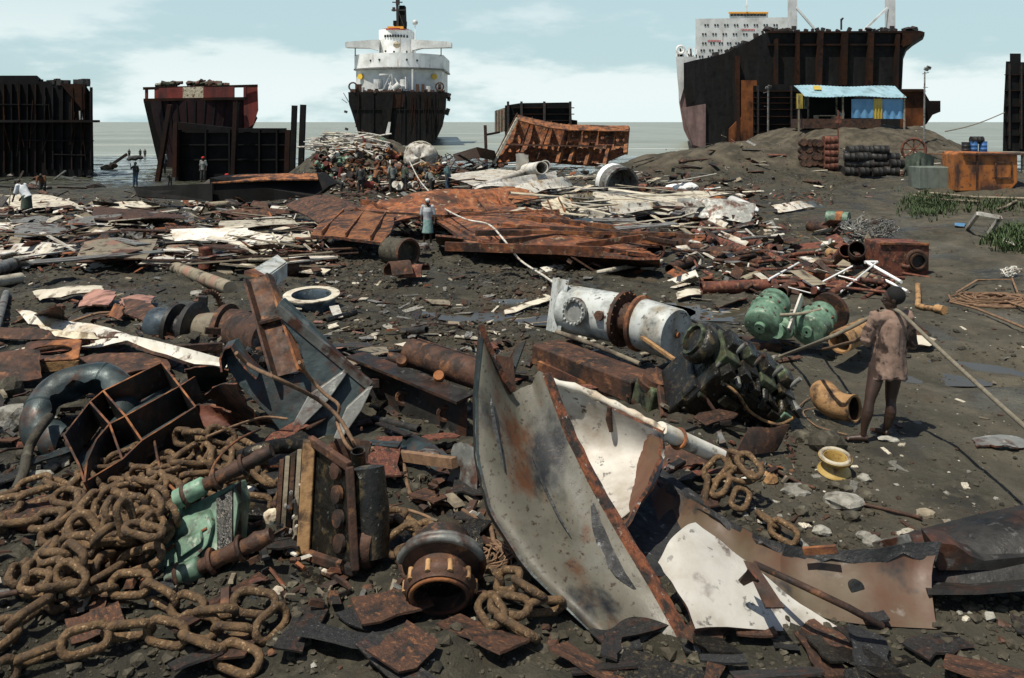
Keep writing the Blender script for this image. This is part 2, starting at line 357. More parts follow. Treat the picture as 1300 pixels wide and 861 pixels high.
MT['roof_blue'] = mat('pale_blue_sheet_roof', [(.20, .33, .38), (.29, .43, .48)], [((.14, .22, .24), .3, 1.5, (1, .3, 1), .1)], 1.5, (.5, .7), 0, .1)
MT['tarp_blue'] = mat('blue_tarpaulin', [(.07, .20, .36), (.12, .28, .46)], (), 1.2, (.4, .6), 0, .2)
MT['tarp_yellow'] = mat('yellow_tarpaulin', [(.42, .31, .05), (.5, .38, .07)], (), 1.2, (.5, .6), 0, .1)
MT['tarp_green'] = mat('dark_green_net', [(.02, .035, .025), (.05, .07, .05)], [((.10, .12, .09), .3, 4, VS, .08)], 3, (.8, 1), 0, .5, 12, .03)
MT['skin'] = mat('dark_brown_skin', [(.032, .016, .010), (.055, .028, .018)], (), 8, (.45, .6), 0, .08)
MT['hair'] = mat('black_hair', [(.003, .003, .003), (.006, .005, .005)], (), 60, (.8, .95), 0, .7, 160, .006)
def cloth(n, a, b, over=()): MT[n] = mat(n + '_cloth', [a, b], over, 9, (.85, 1), 0, .35, 14, .02); return MT[n]
cloth('shirt_pink', (.22, .14, .105), (.36, .245, .19), [((.055, .032, .024), .42, 2.6, U, .02), ((.03, .02, .02), .2, 14, U, .03)])
cloth('shirt_white', (.42, .45, .47), (.62, .65, .66)); cloth('shirt_teal', (.05, .11, .12), (.10, .18, .19)); cloth('shirt_grey', (.16, .18, .17), (.28, .30, .28))
cloth('shirt_dark', (.02, .025, .025), (.05, .055, .05)); cloth('trouser_dark', (.02, .02, .02), (.045, .045, .04)); cloth('lungi_green', (.10, .22, .20), (.30, .42, .40))
cloth('trouser_blue', (.03, .06, .10), (.07, .12, .18)); cloth('cap_white', (.6, .6, .58), (.75, .75, .72)); cloth('cap_red', (.4, .02, .02), (.55, .04, .04)); cloth('umbrella_black', (.012, .012, .014), (.03, .03, .032)); cloth('orange_cloth', (.14, .065, .03), (.24, .10, .045)); cloth('umbrella_brown', (.03, .028, .024), (.06, .055, .045))
def plain(name, c, rough=.5, metal=0): return mat(name, [c], (), 3, (rough, rough), metal, 0)
MT['glass_dark'] = plain('dark_window_glass', (.012, .015, .018), .15)
MT['red_trim'] = plain('red_trim_paint', (.42, .05, .03)); MT['orange_trim'] = plain('orange_trim_paint', (.75, .34, .04)); MT['signal_yellow'] = plain('signal_yellow_paint', (.75, .48, .05))
MT['drum_blue'] = mat('blue_drum_paint', [(.03, .10, .28), (.05, .16, .38)], (), 3, (.4, .6), 0, .1)
MT['red_letters'] = plain('red_letter_paint', (.45, .05, .05))
# ---------------------------------------------------------------- people
def fuse(mb, mats, name, voxel=.012, smooth_it=4, parent=None, base=V((0, 0, 0))):
    """one continuous skin from overlapping volumes"""
    o = mb.build(name, mats, base); o.location = (0, 0, 0)
    md = o.modifiers.new('r', 'REMESH'); md.mode = 'VOXEL'; md.voxel_size = voxel; md.use_smooth_shade = True
    sm = o.modifiers.new('s', 'SMOOTH'); sm.iterations = smooth_it; sm.factor = .5
    dg = bpy.context.evaluated_depsgraph_get(); me = bpy.data.meshes.new_from_object(o.evaluated_get(dg)); bpy.data.objects.remove(o)
    n = bpy.data.objects.new(name, me); COL.objects.link(n)
    if not me.materials: me.materials.append(mats)
    for p in me.polygons: p.use_smooth = True
    if parent: n.parent = parent
    return n
def limb(b, pts, r, n=12):
    b.tube(pts, r, n)
    for p, q in zip(pts, r): b.lathe(V(p) - V((0, 0, q)), (0, 0, 2 * q), [(0, .01), (.15, q * .71), (.5, q), (.85, q * .71), (1, .01)], 12)
def ell(b, c, r, rot=(0, 0, 0)):
    m0 = b.M; b.M = m0 @ Matrix.Translation(V(c)) @ Euler(rot).to_matrix().to_4x4() @ Matrix.Diagonal((r[0], r[1], r[2], 1))
    bm = bmesh.new(); bmesh.ops.create_icosphere(bm, subdivisions=3, radius=1); b.add([v.co.copy() for v in bm.verts], [[v.index for v in f.verts] for f in bm.faces]); bm.free(); b.M = m0
def hand(b, w, d, side, s=1.0, curl=.5):
    """palm and five fingers; w wrist, d direction, side = thumb side"""
    d = V(d).normalized(); side = (V(side) - d * V(side).dot(d)).normalized(); n = d.cross(side)
    b.tube([w, w + d * .045 * s, w + d * .085 * s], [.022 * s, .032 * s, .034 * s], 10); 
    for k in range(4):
        o = side * (.026 - .0175 * k) * s; ln = (.072, .08, .075, .058)[k] * s; p0 = w + d * .075 * s + o; p1 = p0 + d * ln * .45; p2 = p1 + (d * math.cos(curl) + n * math.sin(curl)) * ln * .35; p3 = p2 + (d * math.cos(curl * 2) + n * math.sin(curl * 2)) * ln * .3
        b.tube([p0, p1, p2, p3], [.0095 * s, .009 * s, .0085 * s, .007 * s], 8)
    t0 = w + d * .02 * s + side * .02 * s; b.tube([t0, t0 + d * .03 * s + side * .028 * s + n * .01 * s, t0 + d * .06 * s + side * .034 * s + n * .02 * s], [.014 * s, .011 * s, .008 * s], 8)
def head(b, c, h, face, up=V((0, 0, 1))):
    """skull, jaw, nose, ears; c centre, h head height, face = looking direction"""
    face = V(face).normalized(); s = face.cross(up).normalized(); Mh = Matrix((s, face, up)).transposed().to_4x4(); m0 = b.M; b.M = m0 @ Matrix.Translation(c) @ Mh
    ell(b, (0, -.03 * h, .10 * h), (.36 * h, .44 * h, .40 * h)); ell(b, (0, .10 * h, -.18 * h), (.27 * h, .30 * h, .30 * h)); ell(b, (0, .22 * h, -.38 * h), (.13 * h, .12 * h, .10 * h))
    ell(b, (0, .43 * h, -.06 * h), (.065 * h, .09 * h, .12 * h)); ell(b, (0, .38 * h, -.25 * h), (.12 * h, .05 * h, .05 * h)); ell(b, (0, .36 * h, .09 * h), (.26 * h, .06 * h, .05 * h))
    for k in (-1, 1): ell(b, (.36 * h * k, -.02 * h, -.04 * h), (.04 * h, .09 * h, .14 * h))
    b.M = m0
def eyes(c, h, face, up=V((0, 0, 1))):
    face = V(face).normalized(); s = face.cross(up).normalized(); q = MB(Matrix.Translation(c) @ Matrix((s, face, up)).transposed().to_4x4())
    for k in (-1, 1): ell(q, (.13 * h * k, .345 * h, 0), (.055 * h, .03 * h, .028 * h))
    return q
def foot(b, ank, d, s=1.0):
    d = V(d).normalized(); h = ank.z; sd = d.cross(V((0, 0, 1)))
    b.tube([ank - d * .05 * s + V((0, 0, -.03 * s)), ank + d * .05 * s + V((0, 0, -.035 * s)), ank + d * .13 * s + V((0, 0, -.05 * s)), ank + d * .18 * s + V((0, 0, -.055 * s))], [.034 * s, .036 * s, .03 * s, .018 * s], 12)
    for k in range(5): o = sd * (.03 - .015 * k) * s; b.tube([ank + d * .15 * s + o + V((0, 0, -.057 * s)), ank + d * (.205 - .008 * k) * s + o * 1.1 + V((0, 0, -.06 * s))], [.0105 * s, .008 * s], 6)

def worker(loc, H, yaw, label, shirt, lower, hat=None, pose='stand', lungi=False, extra=None, group=None):
    """full adult figure in local metres; y = facing direction"""
    s = H / 1.66; X = lambda x, y, z: V((x * s, y * s, z * s))
    lean = {'stand': 0.0, 'bend': 1.05, 'stoop': .6, 'lookdown': .15}[pose]
    hip = X(0, 0, .90); ca, sa = math.cos(lean), math.sin(lean)
    def tp(x, y, z): return hip + V((x * s, (y * ca + z * sa) * s, (z * ca - y * sa) * s))      # torso frame
    sh = [tp(-.17, 0, .47), tp(.17, 0, .47)]; nk = tp(0, 0, .50); hc = tp(0, .05 if lean else .02, .64)
    b = MB(); b.tube([tp(0, 0, -.04), tp(0, .01, .1), tp(0, .02, .3), tp(0, 0, .44), tp(0, 0, .49)], [.135 * s, .12 * s, .145 * s, .13 * s, .06 * s], 16); limb(b, [sh[0], tp(0, 0, .46), sh[1]], [.06 * s, .07 * s, .06 * s]); limb(b, [nk, hc], [.052 * s, .05 * s])
    kn = [X(-.10, .03, .49), X(.11, .06 if pose != 'stand' else .02, .48)]; an = [X(-.11, -.02, .08), X(.13, .02, .08)]
    for i in range(2): limb(b, [hip + X((-.08, .08)[i], 0, -.02), kn[i], an[i]], [.085 * s, .058 * s, .036 * s]); limb(b, [kn[i] + X(0, -.02, -.12), an[i]], [.056 * s, .034 * s]); foot(b, an[i], V(((-.15, .15)[i], 1, 0)), s)
    if pose in ('bend', 'stoop'): el = [sh[0] + X(-.04, .06, -.27), sh[1] + X(.04, .06, -.27)]; wr = [el[0] + X(.03, .12, -.22), el[1] + X(-.03, .12, -.22)]
    else: el = [sh[0] + X(-.07, -.02, -.28), sh[1] + X(.07, -.02, -.28)]; wr = [el[0] + X(.0, .06, -.24), el[1] + X(-.02, .08, -.24)]
    if extra == 'raise': el[1] = sh[1] + X(.08, .12, -.12); wr[1] = el[1] + X(-.04, .1, .24)
    for i in range(2): limb(b, [sh[i], el[i], wr[i]], [.05 * s, .04 * s, .027 * s]); hand(b, wr[i], (wr[i] - el[i]), V((-(-1, 1)[i], .3, 0)), s * 1.05, .4)
    face = V((0, ca, -sa * .8)) if lean else V((0, 1, -.15)); head(b, hc, .225 * s, face)
    e = bpy.data.objects.new('person', None); COL.objects.link(e); e.location = loc; e.rotation_euler = (0, 0, yaw); tag(e, label, 'person', group)
    body = fuse(b, MT['skin'], 'body', .0135, 3, e)
    eo = eyes(hc, .225 * s, face).build('eyes', MT['cap_white']); eo.parent = body
    c = MB(); c.tube([tp(0, 0, -.10), tp(0, .01, .1), tp(0, .02, .3), tp(0, 0, .42), tp(0, 0, .47)], [.165 * s, .152 * s, .17 * s, .15 * s, .07 * s], 18); limb(c, [sh[0], tp(0, 0, .43), sh[1]], [.075 * s, .07 * s, .075 * s])
    for i in range(2): limb(c, [sh[i], el[i]], [.07 * s, .062 * s]); 
    o = fuse(c, MT[shirt], 'shirt', .015, 3, e)
    c = MB()
    if lungi: c.lathe(X(0, 0, .98), X(0, .01, -.56), [(0, .13 * s), (.1, .16 * s), (.5, .18 * s), (1, .21 * s)], 20, True)
    else:
        limb(c, [hip + X(-.07, 0, .02), hip + X(.07, 0, .02)], [.13 * s, .13 * s])
        for i in range(2): limb(c, [hip + X((-.08, .08)[i], 0, -.02), kn[i], an[i] + X(0, 0, .08)], [.115 * s, .085 * s, .065 * s])
    fuse(c, MT[lower], 'lungi' if lungi else 'trousers', .015, 3, e)
    up = (hc - nk).normalized(); c = MB()
    if hat: ell(c, hc + up * .072 * s - face * .012 * s, (.092 * s, .105 * s, .058 * s)); c.tube([hc + face * .07 * s + up * .06 * s, hc + face * .14 * s + up * .052 * s], [.07 * s, .05 * s], 10) if hat != 'turban' else None; hm = {'cap': 'cap_white', 'red': 'cap_red', 'turban': 'cap_red', 'dark': 'trouser_dark'}[hat]; fuse(c, MT[hm], 'cap', .012, 2, e)
    else: ell(c, hc + up * .035 * s - face * .022 * s, (.09 * s, .105 * s, .095 * s)); fuse(c, MT['hair'], 'hair', .012, 2, e)
    return e, wr, tp
def at(px, py): p = L(px, py); return p
def H_(px_h, p): return px_h * p.y / F

# man with cap in the middle
p = at(543, 311); worker(p, H_(59, p), R(180), 'man in a white cap, light shirt and green wrap standing alone facing the camera', 'shirt_white', 'lungi_green', 'cap', 'stand', True)
# group at the heap
GRP = [(458, 247, 38, 10, 'man in dark clothes, leftmost of the group at the scrap heap', 'shirt_dark', 'trouser_dark', None, 'stand'), (476, 243, 33, -20, 'man in a brown shirt second from the left in the scrap heap group', 'orange_cloth', 'trouser_dark', None, 'stoop'),
 (498, 246, 40, 30, 'man in a grey shirt third from the left at the scrap heap', 'shirt_grey', 'trouser_dark', None, 'stand'), (513, 245, 38, -40, 'man in a dull olive shirt right in front of the crumpled tank', 'tarp_green', 'trouser_dark', None, 'lookdown'),
 (549, 248, 36, 60, 'man in a grey shirt bending forward under the cable', 'shirt_grey', 'trouser_dark', None, 'stoop'),
 (569, 247, 42, 100, 'man in blue green clothes with a white cap at the right of the group', 'shirt_teal', 'trouser_blue', 'cap', 'lookdown'), (434, 250, 30, 90, 'man in dark clothes bending at the left foot of the heap', 'shirt_dark', 'trouser_dark', None, 'bend')]
for (x, y, h, yaw, lab, sh_, lo_, hat, ps) in GRP: p = at(x, y); worker(p, H_(h, p), R(yaw), lab, sh_, lo_, hat, ps)
# left side people
p = at(34, 279); worker(p, H_(56, p), R(75), 'man in a pale shirt stooping over a stick at the left edge', 'shirt_white', 'tarp_green', 'dark', 'stoop', True)
b = MB(); b.cyl(p + V((-.75, -.1, 0)), p + V((-.62, -.05, 1.35)), .02, n=8); solo('walking_stick', 'dark stick held by the stooping man at the left edge', 'stick', b, MT['wood'])
p = at(54, 250); worker(p, H_(38, p), R(200), 'man in orange cloth bending behind the stooping man at the left', 'orange_cloth', 'trouser_dark', None, 'bend')
p = at(172, 238); worker(p, H_(32, p), R(160), 'man in dark clothes holding a black umbrella left of the red ship', 'shirt_dark', 'trouser_blue', None, 'stand', False, 'raise')
def umbrella(c, tip, r, lab, m):
    T = Thing('umbrella', lab, 'umbrella'); ax = (tip - c); b = MB(); X_, Y_, Z_ = basis(ax); rows = []
    for i in range(7):
        t = i / 6; row = []
        for j in range(33): a = 2 * PI * j / 32; rr = r * math.sin(t * PI / 2) * (1 + .04 * math.cos(8 * a) * t); row.append(tip - Z_ * (r * .45 * (1 - math.cos(t * PI / 2)) + .03 * t * math.cos(8 * a) * -1) + (X_ * math.cos(a) + Y_ * math.sin(a)) * max(rr, .01))
        rows.append(row)
    b.sheet(rows, .01); T.part('canopy', b, MT[m]); q = MB(); q.cyl(c, tip + Z_ * .05, .012, n=8); T.part('shaft', q, MT['wood']); T.done()
umbrella(p + V((.15, -.2, 1.1)), p + V((.0, -.1, 2.0)), .5, 'black umbrella held over the man left of the red ship', 'umbrella_black')
p = at(258, 231); worker(p, H_(32, p), R(170), 'man with a red cap and pale shirt standing before the dark bulkhead', 'shirt_grey', 'trouser_dark', 'red', 'stand')
p = at(292, 254); worker(p, H_(34, p), R(120), 'man in brown clothes and pinkish cap beside the brown umbrella', 'wood', 'wood', 'red', 'lookdown')
p = at(216, 238); worker(p, H_(22, p), R(190), 'small figure in dark clothes crouching at the foot of the bulkhead', 'shirt_dark', 'trouser_dark', 'dark', 'bend')
p = at(207, 222); worker(p, H_(30, p), R(30), 'man in a grey shirt climbing at the leaning post of the bulkhead', 'shirt_grey', 'trouser_dark', None, 'stand')
p = at(273, 258); umbrella(p + V((.1, .2, .1)), p + V((-.1, -.4, 1.0)), .85, 'big brown umbrella resting on the ground below the bulkhead', 'umbrella_brown')
p = at(1070, 165) if 0 else onG(1068, 72.5); worker(p, 1.6, R(180), 'man sitting in shade under the blue roofed hut', 'shirt_grey', 'trouser_dark', None, 'lookdown')
p = at(1076, 218); worker(p, H_(30, p), R(30), 'man in blue standing between the drum stacks', 'trouser_blue', 'trouser_blue', None, 'stand')
for x, y, h in ((164, 193, 7), (178, 192, 7), (184, 191, 7)): p = onG(x, 150); worker(p, 1.6, 0, 'far tiny figure wading at the waterline left of the red ship', 'shirt_dark', 'trouser_dark', None, 'stand', group='figures wading at the waterline')

# ---- the boy pulling the rope (seen from behind, head turned to the left)
pf = L(1118, 557); Yb = pf.y; k = Yb / F; g0 = pf.z
def Bp(x, y, dy=0.0): return W(x, y, Yb + dy) if True else None
e = bpy.data.objects.new('person', None); COL.objects.link(e); e.location = (S(1120 - CX, Yb), Yb, g0); tag(e, 'barelegged boy in a long pinkish brown shirt carrying a rope over his shoulder', 'person')
b = MB()
hipL, hipR = Bp(1114, 462, .02), Bp(1136, 462, .02); shL, shR = Bp(1112, 404, -.03), Bp(1150, 402, .03); neck = Bp(1132, 396); hd = Bp(1134, 379, .0)
b.tube([Bp(1126, 470), Bp(1127, 450), Bp(1130, 425), Bp(1132, 404), Bp(1133, 394)], [.105, .095, .105, .10, .05], 18); limb(b, [shL, Bp(1131, 403), shR], [.055, .07, .055]); limb(b, [neck, hd], [.046, .045])
anL = Bp(1096, 551, -.10); anR = Bp(1123, 551, .06); anL.z = g0 + .075; anR.z = g0 + .075
b.tube(smooth([hipL, Bp(1111, 482, -.02), Bp(1105, 504, -.07), Bp(1102, 521, -.10), Bp(1098, 538, -.10), anL], 16), [.088, .086, .083, .079, .074, .066, .057, .052, .053, .056, .056, .050, .043, .036, .031, .031], 16); b.tube(smooth([hipR, Bp(1134, 482, .02), Bp(1131, 505, .02), Bp(1131, 522, -.01), Bp(1127, 538, .03), anR], 16), [.088, .086, .083, .079, .074, .066, .057, .052, .053, .056, .056, .050, .043, .036, .031, .031], 16)
foot(b, anL, V((-1, .35, 0)), .95); foot(b, anR, V((-.55, 1, 0)), .95)
# left arm raised to the rope at the shoulder, right arm across in front holding the second rope
elL = Bp(1100, 432, .02); wrL = Bp(1113, 401, .22); limb(b, [shL, elL, wrL], [.048, .038, .025]); hand(b, wrL, Bp(1118, 393, .24) - wrL, V((0, 0, 1)), .9, 1.0)
elR = Bp(1156, 436, .10); wrR = Bp(1134, 442, .28); limb(b, [shR, elR, wrR], [.048, .038, .025]); hand(b, wrR, V((-1, .1, .1)), V((0, 0, 1)), .9, 1.0)
face = V((-.92, .38, -.10)); head(b, hd, .235, face)
inv = Matrix.Translation(-V(e.location)); b.v = [inv @ q for q in b.v]
body = fuse(b, MT['skin'], 'body', .0062, 5, e)
q = eyes(hd, .235, face); q.v = [inv @ v for v in q.v]; o = q.build('eyes', MT['cap_white']); o.parent = body
c = MB(); up = V((0, 0, 1)); ell(c, hd + V((.022, -.008, .035)), (.102, .098, .10)); c.v = [inv @ v for v in c.v]; fuse(c, MT['hair'], 'hair', .007, 3, e)
c = MB()
rows = [(1133, 394, .062, .0), (1132, 400, .12, .0), (1131, 412, .158, .1), (1129, 430, .165, .2), (1128, 448, .170, .25), (1127, 464, .185, .3), (1127, 478, .20, .35)]
n = 40; vs = []; fs = []
for i, (x, y, r, w) in enumerate(rows):
    cc = Bp(x, y)
    for j in range(n): a = 2 * PI * j / n; rr = r * (1 + .08 * w * math.sin(5 * a + i * .7) + .07 * w * math.sin(9 * a + i)); vs.append(cc + V((rr * math.cos(a), rr * .84 * math.sin(a), .02 * math.sin(3 * a) * (i == len(rows) - 1))))
fs = [(i * n + j, i * n + (j + 1) % n, (i + 1) * n + (j + 1) % n, (i + 1) * n + j) for i in range(len(rows) - 1) for j in range(n)] + [tuple(range(n))[::-1], tuple(range((len(rows) - 1) * n, len(rows) * n))]
c.add(vs, fs); limb(c, [shL, Bp(1131, 404), shR], [.072, .085, .072]); limb(c, [shL, elL, wrL + (elL - wrL) * .35], [.078, .07, .05]); limb(c, [shR, elR, wrR + (elR - wrR) * .35], [.078, .07, .05])
for t in range(9): a = random.uniform(0, 6.28); x0 = 1129 + 17 * math.cos(a); c.tube([Bp(x0, 415, .14 * math.sin(a)), Bp(x0 + random.uniform(-4, 4), 445, .15 * math.sin(a)), Bp(x0 + random.uniform(-4, 4), 474, .16 * math.sin(a))], [.012, .02, .024], 6)
c.v = [inv @ v for v in c.v]; o = fuse(c, MT['shirt_pink'], 'shirt', .009, 1, e)
for v in o.data.vertices:      # cloth folds
    x, y, z = v.co; w_ = float(fbm(x * 3 + z, z * 2.2 + y, 2.2, 3)); d = .009 * math.sin(x * 46 + z * 9 + 3 * w_) + .005 * w_ + .003 * math.sin(z * 26 - x * 22 + 4 * w_); v.co += v.normal * d
c = MB(); c.tube([Bp(1118, 404, -.14), Bp(1130, 420, -.165), Bp(1122, 440, -.16), Bp(1132, 462, -.165)], [.006, .012, .009, .006], 6)
c.v = [inv @ v for v in c.v]
# ropes
b = MB(); b.tube(smooth([L(968, 460, .02), L(1000, 449, .1), W(1040, 434, Yb + .35), W(1080, 416, Yb + .28), W(1114, 398, Yb + .24), W(1130, 394, Yb + .05), W(1143, 397, Yb - .14), W(1175, 427, Yb - .5), W(1230, 478, Yb - 1.2), W(1300, 541, Yb - 2.2), W(1380, 610, Yb - 3.2)], 70), .021, 10); solo('thick_rope', 'thick grey rope running over the shoulder of the boy to the right edge', 'rope', b, MT['rope'])
b = MB(); b.tube(smooth([L(985, 432, .1), L(1010, 440, .05), L(1040, 444, .03), W(1075, 436, Yb + .7), W(1105, 428, Yb + .36), W(1134, 441, Yb + .30)], 40), .02, 10); solo('brown_hose', 'brown hose held low in the hand of the boy, trailing to the green pumps', 'hose', b, MT['cable'])
b = MB(); b.rock(L(1122, 560, .0) + V((.05, .0, .02)), (.09, .06, .02), seed=2, sub=2); solo('flat_stone', 'flat pale stone under the right foot of the boy', 'rock', b, MT['concrete'])
# ---------------------------------------------------------------- camera, light, sky
cam = bpy.data.objects.new('camera', bpy.data.cameras.new('camera')); COL.objects.link(cam); sc.camera = cam
cam.location = (0, 0, ZC); cam.rotation_euler = (R(90), 0, 0)
cam.data.sensor_width = 36; cam.data.lens = 36 * F / 1300; cam.data.shift_y = -275.5 / 1300
cam.data.clip_start = .1; cam.data.clip_end = 60000
sund = V((-.30, -.27, .91)).normalized()
sl = bpy.data.lights.new('sun', 'SUN'); so = bpy.data.objects.new('sun', sl); COL.objects.link(so)
sl.energy = 5.0; sl.angle = R(.5); sl.color = (1, .94, .82)
so.rotation_euler = (-sund).to_track_quat('-Z', 'Y').to_euler(); so.location = (0, 0, 60)
wd = bpy.data.worlds.new('World'); sc.world = wd; wd.use_nodes = True
nt = wd.node_tree; N = nt.nodes; K = nt.links
bg = N['Background']; sky = N.new('ShaderNodeTexSky'); sky.sky_type = 'NISHITA'; sky.sun_disc = False
sky.sun_elevation = math.asin(sund.z); sky.sun_rotation = math.atan2(sund.x, sund.y); sky.air_density = 1.0; sky.dust_density = 1.5; sky.ozone_density = 1.2
tc = N.new('ShaderNodeTexCoord'); sep = N.new('ShaderNodeSeparateXYZ'); K.new(tc.outputs['Generated'], sep.inputs[0])
def wn(scale, st, loc, det=8, ro=.55):
    mp = N.new('ShaderNodeMapping'); mp.inputs['Scale'].default_value = st; mp.inputs['Location'].default_value = loc; K.new(tc.outputs['Generated'], mp.inputs[0])
    t = N.new('ShaderNodeTexNoise'); t.inputs['Scale'].default_value = scale; t.inputs['Detail'].default_value = det; t.inputs['Roughness'].default_value = ro; K.new(mp.outputs[0], t.inputs['Vector']); return t.outputs['Fac']
def wmr(x, a, b, c=0, d=1):
    m = N.new('ShaderNodeMapRange'); m.interpolation_type = 'SMOOTHSTEP'; K.new(x, m.inputs[0]); m.inputs[1].default_value = a; m.inputs[2].default_value = b; m.inputs[3].default_value = c; m.inputs[4].default_value = d; return m.outputs[0]
def wmath(op, a, b):
    m = N.new('ShaderNodeMath'); m.operation = op
    for i, q in enumerate((a, b)):
        if isinstance(q, (int, float)): m.inputs[i].default_value = q
        else: K.new(q, m.inputs[i])
    return m.outputs[0]
def wmix(f, a, b):
    m = N.new('ShaderNodeMixRGB')
    if isinstance(f, (int, float)): m.inputs[0].default_value = f
    else: K.new(f, m.inputs[0])
    for i, q in ((1, a), (2, b)):
        if isinstance(q, tuple): m.inputs[i].default_value = (*q, 1)
        else: K.new(q, m.inputs[i])
    return m.outputs[0]
veil = wmix(.72, sky.outputs[0], (8.7, 11.8, 12.3))                     # thin high cloud over the whole sky
cl = wn(3.4, (1, 1, 3.4), (.3, .1, .2)); band = wmr(sep.outputs[2], .02, .17, 1, 0)
thr = wmath('MULTIPLY', wmr(wmath('ADD', cl, wmath('MULTIPLY', band, .13)), .55, .66), .85)
cum = wmix(wmath('MULTIPLY', thr, wmr(sep.outputs[2], .0, .22, 1, .25)), veil, (12.9, 14.0, 13.9))
hz = wmix(wmr(sep.outputs[2], 0, .05, .25, 0), cum, (9.8, 12.4, 12.4))
grey = wmix(wmath('MULTIPLY', wmr(wn(2.1, (1, 1, 4), (4, 2, 0)), .5, .7), .22), hz, (7.2, 9.3, 9.6))
above = wmr(sep.outputs[2], .15, .24)       # clear blue sky above the bright hazy horizon belt
full = wmix(above, grey, sky.outputs[0]); K.new(full, bg.inputs[0]); bg.inputs[1].default_value = .072
sc.view_settings.view_transform = 'Standard'; sc.view_settings.look = 'None'; sc.view_settings.exposure = 0; sc.view_settings.gamma = 1
sc.cycles.max_bounces = 5; sc.cycles.diffuse_bounces = 2; sc.cycles.glossy_bounces = 2

# ---------------------------------------------------------------- ground, sea, puddles
ys = np.concatenate([-8 + np.geomspace(9, 268, 820), np.geomspace(275, 4000, 16)]); us = np.linspace(-1.15, 1.15, 680)
GX = us[None, :] * (ys[:, None] + 8.0); GY = np.repeat(ys[:, None], len(us), 1); GZ = gz(GX, GY)
nr, nc = GX.shape; co = np.stack([GX, GY, GZ], -1).reshape(-1, 3).astype('f4')
me = bpy.data.meshes.new('ground'); idx = np.arange(nr * nc).reshape(nr, nc)
fc = np.stack([idx[:-1, :-1], idx[:-1, 1:], idx[1:, 1:], idx[1:, :-1]], -1).reshape(-1, 4)
me.vertices.add(len(co)); me.vertices.foreach_set('co', co.ravel()); me.loops.add(fc.size); me.loops.foreach_set('vertex_index', fc.ravel().astype('i4'))
me.polygons.add(len(fc)); me.polygons.foreach_set('loop_start', np.arange(0, fc.size, 4, dtype='i4')); me.polygons.foreach_set('loop_total', np.full(len(fc), 4, 'i4'))
me.update(calc_edges=True); me.validate(); me.polygons.foreach_set('use_smooth', np.ones(len(fc), bool))
go = bpy.data.objects.new('ground', me); COL.objects.link(go); go['kind'] = 'structure'
